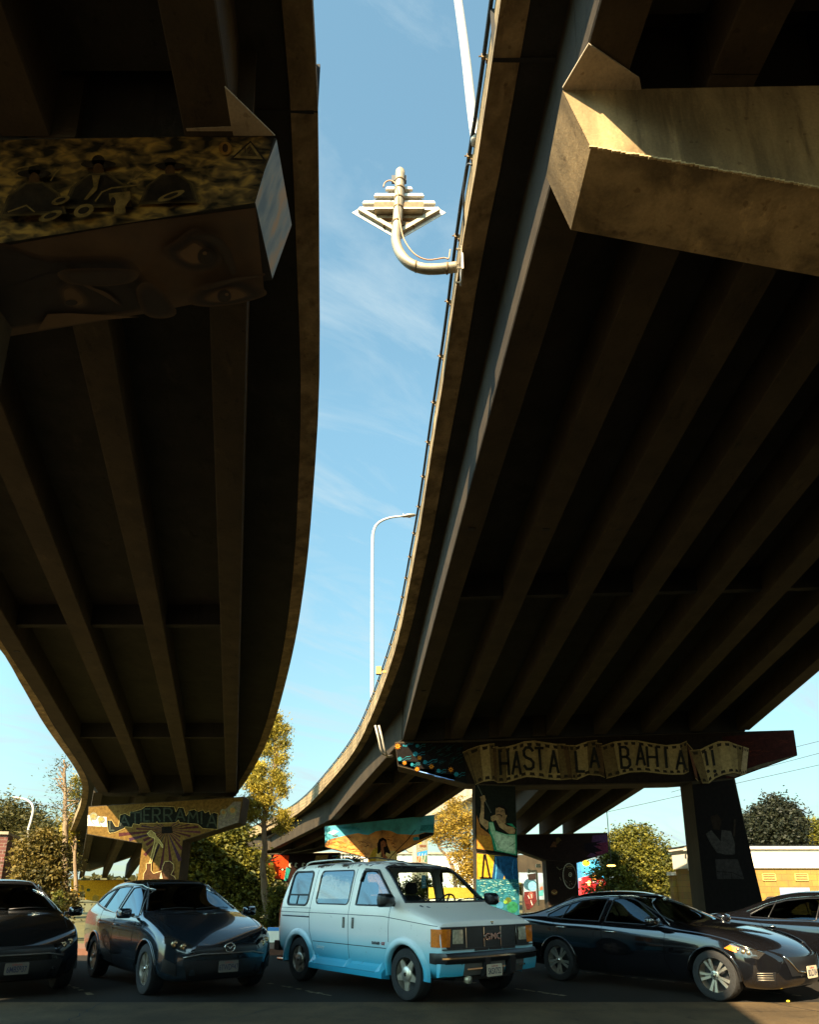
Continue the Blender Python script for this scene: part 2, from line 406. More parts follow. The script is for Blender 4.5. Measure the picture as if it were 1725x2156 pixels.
over_l = thing('concrete_overpass', 'narrower concrete overpass on the left, curving away over the grey crossover car', 'overpass')
def deckL(ys_): deck(over_l, ys_, eLL, eL, lambda y: gL(y), 0.0, dep=1.45, par=.85)
deckL(frange(-40, 84, 110))
spL = lambda y: 2.1+.0103*(y-12.4)
def cR(y): return -2.18-.2415*(y-7.2)           # right bottom edge of the outermost girder
def gxL(k, y): return cR(y)-.56-(3-k)*spL(y)
def gxL0(k, y): return -1.94-.02*(y-5.0)*4-.6-(3-k)*2.12
def cR2(y): return -9.5-.47*(y-38)
def gxL2(k, y): return cR2(y)-.56-(3-k)*2.5
girders(over_l, gxL0, (range(4), .58), .8, 5.7, gL, 1.45, 0, eL)
girders(over_l, lambda k, y: gxL0(k, 0)-1.4+.19*y, (range(4), .58), -38, .79, gL, 1.45, 0, eL)
girders(over_l, gxL, (range(-0, 4), .56), 5.71, 37.9, gL, 1.45, 0, eL)
girders(over_l, gxL2, (range(4), .56), 37.91, 78, gL, 1.45, 0, eL)
diaphragm(over_l, 6.35, 1.0, gxL(0, 6.3)-2, cR(6.35)-.1, gL, 1.45, 0, eL)
diaphragm(over_l, 38.4, .9, gxL(0, 38)+.1, cR(38)-.2, gL, 1.45, 0, eL)
for yy in (18.5, 29): diaphragm(over_l, yy, .2, gxL(0, yy)+.3, cR(yy)-.3, lambda y: gL(y)+.28, 1.15, 0, eL, m=CONC_D)
# joints in the parapets
jb = MB()
for yy in (6.15,):
    x = eR(yy); z = gR(yy)+1.55; jb.box((x-.02, yy, z+.46), (.06, .035, .98)); jb.box((x+.45, yy, z-.012), (1.0, .05, .02))
jb.build('expansion_joint', JN, over_r)
jb = MB(); x = eL(6.35); z = gL(6.35)+1.45; jb.box((x+.02, 6.35, z+.42), (.06, .035, .88)); jb.box((x-.5, 6.35, z-.012), (1.0, .05, .02)); jb.build('expansion_joint', JN, over_l)

# added soffit per span, dropped between girders to hide their lit webs
def soffit(parent, fx, k0, k1, w_, ya, yb, g, top, drop, cs, xref):
    rs = []
    for y in frange(ya, yb, 6):
        x0, x1 = fx(k0, y)+w_*.5, fx(k1, y)+w_*.5; z0 = g(y)+top-drop+cs*(x0-xref(y)); z1 = g(y)+top-drop+cs*(x1-xref(y))
        rs.append([Vector((x0, y, z0)), Vector((x1, y, z1)), Vector((x1, y, z1+drop-.03)), Vector((x0, y, z0+drop-.03))])
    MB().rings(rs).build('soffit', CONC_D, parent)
soffit(over_r, gxR, 0, 7, .56, -39, 5.4, gR, 1.55, .62, CSR, eR); soffit(over_r, gxR, 0, 7, .56, 6.9, 30.5, gR, 1.55, .62, CSR, eR); soffit(over_r, gx1, 0, 3, .55, 31.8, 49.3, gR1, 1.55, .62, CSR, eR)
soffit(over_l, gxL, 0, 3, .56, 7.0, 37.7, gL, 1.45, .55, 0, eL); soffit(over_l, gxL0, 0, 3, .58, .8, 5.6, gL, 1.45, .55, 0, eL)
# dark sleeve plates let into the girder soffits
SLV = mat('sleeve_plate', (.012, .010, .008), .9)
for par_, fx_, g_, ks, w_, yl in ((over_l, gxL, gL, range(4), .56, (19.6, 30.2)), (over_r, gxR, gR, range(7), .56, (14.2, 24.5))):
    for yy in yl:
        for k in ks:
            x = fx_(k, yy)+w_*.55; z = g_(yy)+(CSR*(fx_(k, yy)-eR(yy)) if par_ is over_r else 0)
            sp_ = MB(); sp_.box((x, yy+.12*k, z-.004), (.17, .10, .02)); sp_.build('sleeve_plate', SLV, par_)
# ---- conduit on the right parapet with its clamps
pts = []
for y in frange(3.0, 72, 110):
    pts.append(Vector((eR(y)-.05, y, (gR(y) if y < 60 else gR1(y))+1.55+.97)))
MB().tube(pts, .032, BLACK, 8).build('conduit', BLACK, over_r, True)
RUSTY = mat('rusty_clamp', (.16, .10, .04), .6, .4, var=.4, scale=30)
cl = MB(); cl.box((0, 0, 0), (.075, .035, .075)); cl.box((.04, 0, -.05), (.03, .05, .11)); cl.tube([(-.075, 0, 0), (.02, 0, 0)], .011, None, 6)
y = 4.1; first = None
while y < 50:
    z = gR(y)+1.55+.96
    if first is None: first = cl.build('conduit_clamp', RUSTY, over_r); o = first
    else: o = first.copy(); COL.objects.link(o); o.parent = over_r
    o.location = (eR(y)-.05, y, z); y += 1.28
sj = MB(); yy = 4.95; sj.tube([(eR(yy-.3)-.05, yy-.3, gR(yy)+2.55), (eR(yy+.3)-.05, yy+.3, gR(yy)+2.5)], .055, None, 10)
sj.build('conduit_coupling', GALV, over_r, True)
# junction lamp on the parapet and its bracket (amber), drain pipe by the lettered pier
q = P(803, 1412, 25.2); ab = MB(); ab.box((q.x-.1, q.y, q.z), (.20, .2, .30)); ab.box((q.x+.12, q.y, q.z-.05), (.16, .08, .08))
ab.build('parapet_lamp', mat('amber_housing', (.45, .24, .04), .4), over_r)
dp = MB()
for off in (0, .16):
    dp.tube([P(790, 1527, 29.2)+Vector((off, 0, 0)), P(797, 1555, 29.3)+Vector((off, 0, 0)), P(801, 1575, 29.4)+Vector((off, 0, 0)), P(806, 1587, 29.6)+Vector((off, 0, 0)), P(816, 1592, 30.0)+Vector((0, off, .0)), P(826, 1591, 30.7)+Vector((0, off, 0))], .045, None, 8)
dp.build('drain_pipe', mat('pipe_cream', (.34, .30, .24), .5, var=.15), over_r, True)
# ================================================================== painted piers
def paintm(hexc, var=.3, scale=5):
    return mat('paint_'+hexc, hexc, .85, var=var*1.5, scale=scale*1.4, bump=.15, bscale=60, spec=.08)

class Paint:
    'flat paint laid on a wall face; points are given as seen in the photograph and fall on the plane y = Y'
    def __init__(s, Y, f=None):
        s.Y = Y; s.b = MB(); s.b.keep = True; s.k = 0; s.f = f
    def pt(s, p):
        if s.f: q = Vector(s.f(p[0], p[1]))
        else: q = P(p[0], p[1], s.Y)
        return q
    def off(s, q):
        s_ = .004+.0035*s.k
        if s.f: return q+s.n*s_
        return Vector((q.x, q.y-s_, q.z))
    def poly(s, pts, c, up=True):
        if up: s.k += 1
        m = c if not isinstance(c, str) else paintm(c)
        vs = [s.off(s.pt(p)) for p in pts]
        from mathutils.geometry import tessellate_polygon
        tri = tessellate_polygon([vs])
        s.b.add(vs, [tuple(t) for t in tri], m); return s
    def line(s, pts, wd, c, closed=False, up=True):
        if up: s.k += 1
        m = c if not isinstance(c, str) else paintm(c)
        if closed: pts = list(pts)+[pts[0]]
        n = len(pts)
        for i in range(n-1):
            (x0, y0), (x1, y1) = pts[i], pts[i+1]; dx, dy = x1-x0, y1-y0; l_ = math.hypot(dx, dy) or 1; ex, ey = dx/l_*wd*.3, dy/l_*wd*.3; nx, ny = -dy/l_*wd/2, dx/l_*wd/2
            q = [(x0-ex+nx, y0-ey+ny), (x1+ex+nx, y1+ey+ny), (x1+ex-nx, y1+ey-ny), (x0-ex-nx, y0-ey-ny)]
            s.b.add([s.off(s.pt(p))-Vector((0, .0002*(i % 2), 0)) for p in q], [(0, 1, 2, 3)], m)
        return s
    def ell(s, cx, cy, rx, ry, c, n=18, rot=0, up=True):
        return s.poly([(cx+rx*cos(a)*cos(rot)-ry*sin(a)*sin(rot), cy+rx*cos(a)*sin(rot)+ry*sin(a)*cos(rot)) for a in [2*pi*i/n for i in range(n)]], c, up)
    def done(s, name, parent): return s.b.build(name, None, parent)

def pier(label, Y, th, cap, cols, ground_y=None, m=None, end_m=None, group=None, cap_m=None):
    t = thing('bridge_pier', label, 'pier', group=group)
    a = [P(x, y, Y) if not isinstance(x, tuple) else Vector(x) for x, y in cap] if not isinstance(cap[0], Vector) else cap
    b_ = [Vector((p.x, Y+th, p.z)) for p in a]
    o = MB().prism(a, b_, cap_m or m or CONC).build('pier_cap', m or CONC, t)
    for c in cols:
        a = [P(x, y, Y+.012) for x, y in c] if not isinstance(c[0], Vector) else c
        a = [Vector((p.x, p.y, p.z if p.z > .6 or Y < 15 else GL(Y)-.1)) for p in a]
        b_ = [Vector((p.x, Y+th-.02, p.z)) for p in a]
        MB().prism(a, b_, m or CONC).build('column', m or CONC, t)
    return t

# ---------- lettered pier on the right
YH = 30.6
caph = [(832, 1562), (838, 1613), (985, 1652), (1086, 1655), (1430, 1649), (1546, 1640), (1680, 1591), (1672, 1537)]
ph = pier('right-hand concrete pier lettered HASTA LA BAHIA over two painted columns', YH, 1.45, caph,
          [[(1000, 1640), (1085, 1640), (1094.5, 1943), (1004, 1943)], [(1457, 1635), (1546, 1628), (1618, 1943), (1490, 1943)]])
pz = Paint(YH)
# night sky with comets at the left end
pz.poly([(833, 1565), (838.5, 1611), (985, 1650), (975, 1563)], '14110f')
blue = '6f93c4'
for (x0, x1, y0) in ((839, 878, 1602), (880, 915, 1618), (915, 958, 1629)):
    pz.poly([(x0, y0+(.0)), (x1, y0+2), (x1, y0+15 if x0 > 839 else y0+19), (x0, y0+6)], blue, up=False)
random.seed(2)
teal = '1f6470'; org = 'b06a1c'
pz.k += 1
def comet(cx, cy, r, c, ln, an):
    pts = []
    for i in range(9):
        u = i/8; pts.append((cx+r+ln*u*cos(an), cy+ln*u*sin(an)+1.2*sin(u*9)))
    pz.line(pts, .9, c, up=False); pz.line([(x, y+r*1.1) for x, y in pts], .8, c, up=False)
    pz.ell(cx, cy, r, r, c, 12)
for cx, cy, r, ln in ((879, 1570.5, 4, 14), (875, 1587.5, 5, 16), (838+4, 1598, 4.5, 20), (868, 1610, 3.5, 14), (895.5, 1605, 4.5, 22), (924, 1623.5, 4.5, 12), (961, 1630.5, 5, 14), (850, 1570, 2, 20)):
    comet(cx, cy, r, teal, ln, -.35)
def sunm(cx, cy, r, c):
    for i in range(8):
        a = i*pi/4; pz.poly([(cx+r*.6*cos(a-.4), cy+r*.6*sin(a-.4)), (cx+r*1.5*cos(a), cy+r*1.5*sin(a)), (cx+r*.6*cos(a+.4), cy+r*.6*sin(a+.4))], c, up=False)
    pz.ell(cx, cy, r*.85, r*.85, c, 12); pz.ell(cx, cy, r*.35, r*.35, '3a1a08', 8)
for cx, cy, r in ((835.5+2, 1571.5, 5), (883.5, 1596, 4), (908.5, 1614.5, 4.5), (949.5, 1621, 4.5), (878.5, 1620, 4), (852, 1607, 3.5)): sunm(cx, cy, r, org)
for i in range(46):
    x = 905+random.uniform(-25, 65); y = 1575+random.uniform(-4, 35); 
    pz.line([(x, y), (x+3, y-2.5), (x+6, y-2.5), (x+9, y-5)], .5, '1b4548', up=(i == 0))
# dark band behind the ribbon
pz.poly([(975, 1564), (985, 1650), (1086, 1653), (1430, 1647), (1546, 1638), (1678, 1590), (1670.5, 1539), (1240, 1553)], '1c140f')
pz.poly([(1520, 1552), (1528, 1639), (1546, 1638), (1678, 1590), (1670.5, 1539)], '2b0f0a')
for i in range(12):
    x = 1560+random.uniform(0, 95); y = 1556+random.uniform(0, 40); pz.line([(x, y), (x+7, y-3), (x+16, y-1), (x+24, y-4)], 1.0, '3d170c', up=(i == 0))
pz.poly([(1545, 1637), (1520, 1632), (1565, 1622), (1600, 1610), (1677, 1590)], '4a4030')
# film ribbon
RB = '7d6843'; RD = '54442a'; HOL = '2b2318'
rib = [(974, 1586, 1001, 1652, 1038, 1567, 1043, 1646)]
def film(p, shade=RB):
    'p: list of (xtop, ytop, xbot, ybot)'
    pz.k += 1; kk = pz.k
    n0 = len(p)-1
    for i in range(n0):
        m = paintm(shade if n0 < 3 else ('5c4a2d' if i in (0, n0-1) else '8a734a' if i % 2 else RB), .2, 6)
        a, b_ = p[i], p[i+1]
        vs = [(a[0], a[1]), (b_[0], b_[1]), (b_[2], b_[3]), (a[2], a[3])]
        pz.b.add([pz.off(pz.pt(q)) for q in vs], [(0, 1, 2, 3)], m)
    pz.k += 1; hm = paintm(HOL)
    def at(t):
        n = len(p)-1; i = min(int(t*n), n-1); f = t*n-i
        return [p[i][j]*(1-f)+p[i+1][j]*f for j in range(4)]
    L_ = math.hypot(p[-1][0]-p[0][0], p[-1][1]-p[0][1]); nh = max(3, int(L_/15))
    for side in (0, 1):
        for i in range(nh):
            a, b_ = at((i+.22)/nh), at((i+.82)/nh)
            def mixp(q, u): return (q[0]+(q[2]-q[0])*u, q[1]+(q[3]-q[1])*u)
            u0, u1 = (.045, .135) if side == 0 else (.87, .955)
            sh = .12*(b_[0]-a[0])*(1 if side == 0 else 1)
            q = [mixp(a, u0), mixp(b_, u0), mixp(b_, u1), mixp(a, u1)]
            q[2] = (q[2][0]-sh, q[2][1]); q[3] = (q[3][0]+sh, q[3][1])
            if side == 1: q[2] = (q[2][0]+sh, q[2][1]); q[3] = (q[3][0]-sh, q[3][1]); q[0] = (q[0][0]+sh, q[0][1]); q[1] = (q[1][0]-sh, q[1][1])
            pz.b.add([pz.off(pz.pt(v)) for v in q], [(0, 1, 2, 3)], hm)
    top = [(a[0], a[1]) for a in p]; bot = [(a[2], a[3]) for a in p]
    pz.line(top, 1.0, '8f774c'); pz.line(bot, 1.0, '8f774c', up=False)
film([(974, 1585, 1001, 1652), (984, 1581, 1003, 1652)], RD)
film([(984, 1580, 1004, 1651), (1010, 1571, 1018, 1646), (1030, 1567.5, 1035, 1644), (1041, 1567, 1044, 1644)])
film([(1038, 1575, 1041, 1645), (1048, 1573, 1048, 1648)], '4f3a24')
film([(1044, 1576, 1047, 1649), (1065, 1574, 1067, 1648), (1085, 1569, 1087, 1642), (1102, 1563, 1108, 1636), (1125, 1561, 1133, 1638), (1150, 1565, 1158, 1642), (1172, 1568, 1180, 1643), (1190, 1568, 1199, 1641)])
film([(1185, 1570, 1196, 1641), (1196, 1571, 1203, 1641)], '4f3a24')
film([(1196, 1571, 1204, 1641), (1212, 1571, 1215, 1642), (1235, 1563, 1238, 1632), (1256, 1560, 1266, 1634)])
film([(1252, 1566, 1262, 1634), (1266, 1567, 1272, 1638)], '4f3a24')
film([(1264, 1573, 1276, 1640), (1290, 1564, 1303, 1633), (1314, 1561, 1326, 1627), (1340, 1561, 1356, 1626), (1372, 1567, 1390, 1630), (1400, 1571, 1415, 1632), (1430, 1568, 1437, 1631), (1444, 1562, 1448, 1626)])
film([(1444, 1566, 1462, 1640), (1456, 1580, 1468, 1646)], '5b3a28')
film([(1450, 1582, 1476, 1650), (1472, 1580, 1490, 1650), (1490, 1571, 1502, 1640), (1510, 1563, 1520, 1632), (1530, 1563, 1540, 1628), (1548, 1570, 1552, 1630), (1560, 1574, 1558, 1628)])
film([(1562, 1574, 1556, 1634), (1573, 1578, 1568, 1630)], '8f7858')
# hand-painted capitals
GLY = {'H': [[(0, 0), (.0, 1)], [(1, 0), (1, 1)], [(0, .52), (1, .52)]], 'A': [[(0, 1), (.5, 0), (1, 1)], [(.18, .68), (.82, .68)]],
       'S': [[(.95, .15), (.72, 0), (.3, 0), (.06, .16), (.08, .36), (.3, .47), (.7, .55), (.94, .7), (.9, .9), (.65, 1), (.25, 1), (.02, .84)]],
       'T': [[(0, 0), (1, 0)], [(.5, 0), (.5, 1)]], 'L': [[(0, 0), (0, 1), (1, 1)]], 'B': [[(0, 0), (0, 1), (.7, 1), (1, .85), (1, .62), (.7, .48), (0, .48)], [(0, 0), (.62, 0), (.9, .12), (.88, .36), (.66, .48)]],
       'I': [[(.5, 0), (.5, 1)]], '!': [[(.5, 0), (.5, .76)], [(.5, .92), (.5, 1.0)]],
       'R': [[(0, 1), (0, 0), (.7, 0), (1, .15), (1, .38), (.7, .52), (0, .52)], [(.5, .52), (1, 1)]], 'E': [[(1, 0), (0, 0), (0, 1), (1, 1)], [(0, .5), (.8, .5)]],
       'M': [[(0, 1), (.1, 0), (.5, .6), (.9, 0), (1, 1)]]}
def glyph(pt, ch, x, y, w_, h_, wd, c, shear=.12, tilt=0.0):
    for st in GLY[ch]:
        pt.line([(x+u*w_+shear*v*h_*.6, y+v*h_+tilt*u*w_) for u, v in st], wd, c, up=False)
pz.k += 1
for ch, x, y, w_, h_, sh, wd in (('H', 1051, 1584, 17, 48, .1, 5.8), ('A', 1078, 1585, 17, 46, .02, 5.6), ('S', 1100, 1576, 21, 45, .12, 5.8), ('T', 1126, 1577, 16, 45, .12, 5.6), ('A', 1155, 1583, 18, 45, .06, 5.6),
                                 ('L', 1210, 1585, 15, 41, .14, 5.8), ('A', 1240, 1577, 18, 40, .08, 5.6),
                                 ('B', 1303, 1575, 18, 43, .16, 5.8), ('A', 1337, 1571, 17, 41, .06, 5.4), ('H', 1359, 1575, 20, 40, .14, 5.4), ('I', 1393, 1578, 10, 39, .14, 5.8), ('A', 1421, 1583, 19, 38, .05, 5.4)):
    glyph(pz, ch, x, y, w_, h_, wd, '24211c', sh)
for x in (1482, 1496):
    pz.line([(x, 1586-(x-1478)*.2), (x+4.5, 1612)], 5.6, '24211c', up=False); pz.ell(x+6, 1625.5, 3.7, 3.7, '24211c', 12, up=False)
pz.done('mural', ph)
# man on the left column
pm_ = Paint(YH)
f5 = lambda x, y: (904.7+.15426*x, 1649.8+.15426*y)
def ptsF(f, l): return [f(*p) for p in l]
pm_.poly([(1000.5, 1653), (1085, 1656), (1090, 1804), (1002.5, 1790)], '15160f')
pm_.poly(ptsF(f5, [(642, 430), (700, 600), (830, 700), (880, 930), (650, 900)]), '8a5524')
pm_.poly(ptsF(f5, [(645, 700), (840, 720), (880, 930), (650, 900)]), '9a6422')
pm_.poly(ptsF(f5, [(646, 955), (1205, 1010), (1216, 1305), (650, 1305)]), 'a8801e')
pm_.poly(ptsF(f5, [(890, 985), (1195, 1000), (1216, 1305), (1035, 1305), (1020, 1250), (1005, 1305), (850, 1305)]), '123a5a')
pm_.line(ptsF(f5, [(905, 1010), (915, 1150), (900, 1300)]), 2.2, '3a7a9c'); pm_.line(ptsF(f5, [(1150, 1040), (1130, 1180), (1150, 1300)]), 1.5, '2a5f86', up=False); pm_.line(ptsF(f5, [(960, 1040), (975, 1200)]), 1, '2a5f86', up=False)
pm_.poly(ptsF(f5, [(800, 525), (870, 520), (900, 640), (1040, 690), (1180, 690), (1190, 620), (1130, 550), (1050, 545), (1190, 620), (1190, 985), (1040, 960), (885, 930), (850, 760), (810, 650)]), '1f6a4c')
pm_.poly(ptsF(f5, [(815, 530), (865, 535), (900, 650), (1060, 700), (1170, 700), (1175, 960), (1040, 940), (920, 905), (880, 760), (830, 640)]), '7f9c78')
pm_.poly(ptsF(f5, [(900, 660), (1040, 720), (1150, 740), (1150, 930), (1030, 915), (940, 870), (900, 760)]), '9aa98a')
for l in ([(900, 790), (930, 830), (945, 880)], [(1090, 860), (1140, 830), (1185, 800)]): pm_.line(ptsF(f5, l), .9, '1f6a4c')
pm_.line(ptsF(f5, [(645, 905), (880, 935), (1040, 965), (1195, 1000)]), 5, '120e0a')
for l, w_ in (([(745, 975), (720, 1290)], 4), ([(760, 975), (825, 1290)], 4), ([(690, 1285), (850, 1290)], 3)): pm_.line(ptsF(f5, l), w_, '16110c', up=False)
SK = '8a6a46'; SKD = '4f3620'
pm_.line(ptsF(f5, [(655, 20), (720, 160), (840, 400)]), 1.2, '5d5a50')
pm_.poly(ptsF(f5, [(690, 180), (750, 160), (770, 225), (740, 260), (745, 400), (740, 480), (805, 520), (805, 610), (780, 630), (690, 540), (678, 480), (700, 380), (705, 250)]), SK)
pm_.line(ptsF(f5, [(700, 200), (760, 190)]), .6, SKD); pm_.line(ptsF(f5, [(700, 215), (765, 207)]), .6, SKD, up=False); pm_.line(ptsF(f5, [(700, 180), (755, 175)]), .6, SKD, up=False)
pm_.poly(ptsF(f5, [(905, 330), (1010, 310), (1050, 400), (1060, 440), (1040, 480), (1040, 545), (1000, 545), (920, 490), (900, 420)]), '7c5c3c')
pm_.poly(ptsF(f5, [(900, 345), (940, 300), (1000, 300), (1050, 350), (1060, 430), (1035, 430), (1020, 350), (950, 325)]), '120d09')
pm_.line(ptsF(f5, [(912, 375), (950, 380)]), 1, '120d09'); pm_.line(ptsF(f5, [(970, 380), (1010, 372)]), 1, '120d09', up=False)
pm_.line(ptsF(f5, [(918, 430), (950, 422), (985, 440), (980, 460)]), 1.8, '160f0a', up=False)
pm_.poly(ptsF(f5, [(835, 450), (900, 425), (960, 500), (1060, 580), (1150, 600), (1170, 640), (1160, 690), (1080, 685), (960, 600), (870, 530), (840, 500)]), SK)
for q in ((850, 455, 880, 475), (845, 475, 880, 500), (855, 500, 890, 515)): pm_.line(ptsF(f5, [(q[0], q[1]), (q[2], q[3])]), .7, SKD, up=(q[0] == 850))
pm_.line(ptsF(f5, [(890, 520), (950, 640)]), 7, '17120f')
# water below
pm_.poly([(1002.6, 1851), (1092.5, 1851), (1094.3, 1940), (1004, 1940)], '1c4f58')
random.seed(11); pm_.k += 1
for i in range(260):
    y = 1854+random.random()**1.3*42; x = 1005+random.uniform(0, 84); l_ = random.uniform(2, 6)
    pm_.line([(x, y), (x+l_/2, y-.6), (x+l_, y)], random.uniform(.5, 1.1), random.choice(['3f7f86', '6b9a90', '8ea68c', '225f73', '16404f']), up=False)
for sx, sy, r, c in ((1070, 1896, 7, '3d4a1c'), (1079, 1910, 12, '1e5a3c'), (1047, 1900, 5, 'b8611f'), (1053, 1906, 8, '2b5a72'), (1064, 1899, 4, '5f7a2c')): pm_.ell(sx, sy, r, r, c)
pm_.done('mural', ph)
# faint woman in a pale blouse on the right column
pw = Paint(YH)
fD = lambda x, y: (1383.7+.1981*x, 1676.4+.1981*y)
pw.poly([(1458, 1652), (1545, 1641), (1613, 1925), (1488, 1925)], '120d0b')
pw.poly(ptsF(fD, [(520, 400), (580, 360), (680, 480), (690, 360), (790, 370), (830, 500), (830, 620), (730, 620), (640, 600), (570, 500)]), '36302c')
pw.poly(ptsF(fD, [(620, 670), (860, 670), (930, 880), (640, 880)]), '2d2724')
pw.poly(ptsF(fD, [(570, 220), (640, 190), (690, 250), (670, 360), (600, 350)]), '211710')
pw.line(ptsF(fD, [(640, 800), (800, 810), (910, 860)]), 1.4, '15100d'); pw.line(ptsF(fD, [(700, 810), (705, 880)]), 1.2, '15100d', up=False); pw.line(ptsF(fD, [(790, 810), (800, 880)]), 1.2, '15100d', up=False)
pw.line(ptsF(fD, [(830, 250), (820, 420)]), 4, '2a2018')
pw.done('mural', ph)
# pale haunch plates where the outer girder meets a cap, with bolt holes
def haunch(t, pts, z):
    a = [Vector((x, y, z)) for x, y in pts]; MB().prism(a, [p+Vector((0, 0, .02)) for p in a], CONC_L).build('bearing_plate', CONC_L, t)

# ---------- near right pier
ZR = lambda x: 9.42-.25*(x-2.03)
Yr = 5.57
capr = [Vector((1.77, Yr, 10.32)), Vector((2.03, Yr, 9.42)), Vector((5.2, Yr, 8.63)), Vector((7.0, Yr, 8.45)), Vector((11.0, Yr, 8.45)), Vector((12.8, Yr, 8.7)), Vector((16.4, Yr, 9.7)), Vector((16.6, Yr, 10.7))]
RAW = concrete('concrete_cap', (.34, .235, .115), dark=.7, stain=.9, board=0)
pr_ = pier('nearest concrete pier cap, bare and stained, high at the right', Yr, 1.0, capr,
           [[Vector((5.2, Yr+.02, 8.7)), Vector((7.0, Yr+.02, 8.5)), Vector((7.3, Yr+.02, 0)), Vector((4.9, Yr+.02, 0))], [Vector((11, Yr+.02, 8.5)), Vector((12.8, Yr+.02, 8.75)), Vector((13.1, Yr+.02, 0)), Vector((10.7, Yr+.02, 0))]], m=RAW)
haunch(pr_, [(1.765, 5.55), (1.96, 5.12), (2.62, 5.45), (2.7, 5.60), (1.8, 5.60)], 10.325)
# rough chipped edge and crack lines on the cap
er = MB(); random.seed(3)
CHIP = mat('chipped_edge', (.40, .30, .15), .9, var=.5, scale=30)
for i in range(60):
    x = 2.03+i*.05; er.box((x, Yr-.004, ZR(x)+random.uniform(-.004, .008)), (.05, random.uniform(.012, .03), random.uniform(.012, .028)), CHIP)
er.build('chipped_edge', CHIP, pr_)
# ---------- near left pier, airbrushed
def air_mat():
    m, n, l, b = newmat('airbrushed_wall'); b.inputs['Roughness'].default_value = .85; b.inputs['Specular IOR Level'].default_value = .04
    t = n.new('ShaderNodeTexCoord'); mp_ = n.new('ShaderNodeMapping'); mp_.inputs['Scale'].default_value = (1, .6, 1.6); mp_.inputs['Rotation'].default_value = (0, .35, 0); l.new(t.outputs['Object'], mp_.inputs[0])
    a = n.new('ShaderNodeTexNoise'); a.inputs['Scale'].default_value = 4.6; a.inputs['Detail'].default_value = 2; a.inputs['Distortion'].default_value = .45; l.new(mp_.outputs[0], a.inputs['Vector'])
    r = n.new('ShaderNodeValToRGB'); e = r.color_ramp.elements; e[0].position = .36; e[0].color = (.012, .009, .005, 1); e[1].position = .70; e[1].color = (.24, .135, .030, 1)
    e2 = e.new(.52); e2.color = (.075, .045, .016, 1)
    l.new(a.outputs['Fac'], r.inputs[0]); l.new(r.outputs[0], b.inputs['Base Color']); return m
AIR = air_mat()
Yl = 5.72
capl = [Vector((-1.54, Yl, 9.78)), Vector((-1.74, Yl, 8.87)), Vector((-4.9, Yl, 8.13)), Vector((-7.4, Yl, 8.13)), Vector((-11.6, Yl, 8.87)), Vector((-11.8, Yl, 9.78))]
pl_ = pier('nearest pier cap at the upper left, airbrushed with riders and huge brown eyes', Yl, 1.08, capl,
           [[Vector((-4.9, Yl+.02, 8.2)), Vector((-7.4, Yl+.02, 8.2)), Vector((-7.5, Yl+.02, 0)), Vector((-4.8, Yl+.02, 0))]], m=CONC, cap_m=CONC_D)
haunch(pl_, [(-1.55, Yl-.02), (-2.0, 5.2), (-2.03, Yl-.12), (-2.55, Yl-.10), (-2.55, Yl-.02)], 9.785)
pa = Paint(Yl)
AIRD = mat('airbrush_shadow', (.014, .009, .005), .85, spec=.05, var=.7, scale=5); AIRL = mat('airbrush_glow', (.10, .060, .018), .85, var=.6, scale=7, spec=.05); AIRM = mat('airbrush_mid', (.05, .031, .011), .85, var=.5, scale=6, spec=.05); AIR2 = mat('airbrush_low', (.028, .018, .008), .85, var=.5, scale=6, spec=.05)
g1 = lambda x, y: (x*.33938, 266+y*.33938)   # coordinates read in an enlarged view
pa.poly([(579, 286), (537.5, 428), (-40, 520), (-40, 297), (0, 296)], AIR)
pa.poly(ptsF(g1, [(1425, 212), (1555, 95), (1655, 222)]), AIRD); pa.poly(ptsF(g1, [(1450, 204), (1555, 108), (1632, 212)]), AIRL); pa.poly(ptsF(g1, [(1490, 192), (1552, 126), (1600, 196)]), AIRM)
for ch, l in (('1', [(1512, 150), (1522, 142), (1522, 175)]), ('2', [(1538, 150), (1552, 142), (1562, 152), (1542, 178), (1566, 178)])): pa.line(ptsF(g1, l), 1.6, '2b1c0c', up=(ch == '1'))
pa.ell(*g1(1400, 150), 14, 14, '6b4a20'); pa.ell(*g1(1400, 150), 6, 9, '2b1c0c')
def hatman(cx, cy, s_):
    D_ = AIRD
    pa.ell(*g1(cx, cy), 95*.34*s_, 22*.34*s_, D_); pa.ell(*g1(cx, cy-18*s_), 35*.34*s_, 32*.34*s_, D_, up=False); pa.ell(*g1(cx, cy+40*s_), 30*.34*s_, 45*.34*s_, '3a2510')
    for f_, tn in ((1.22, AIRM), (1.10, AIR2)): pa.poly([(g1(cx, cy+140*s_)[0]+(q[0]-g1(cx, cy+140*s_)[0])*f_, g1(cx, cy+140*s_)[1]+(q[1]-g1(cx, cy+140*s_)[1])*f_) for q in ptsF(g1, [(cx-40*s_, cy+70*s_), (cx+40*s_, cy+65*s_), (cx+120*s_, cy+120*s_), (cx+150*s_, cy+215*s_), (cx-160*s_, cy+225*s_), (cx-120*s_, cy+130*s_)])], tn)
    pa.poly(ptsF(g1, [(cx-40*s_, cy+70*s_), (cx+40*s_, cy+65*s_), (cx+120*s_, cy+120*s_), (cx+150*s_, cy+215*s_), (cx-160*s_, cy+225*s_), (cx-120*s_, cy+130*s_)]), D_)
hatman(1060, 262, 1.0); hatman(620, 262, 1.15); hatman(230, 330, 1.1)
pa.poly(ptsF(g1, [(590, 350), (640, 350), (620, 440), (560, 500), (540, 500), (600, 420)]), AIRL)
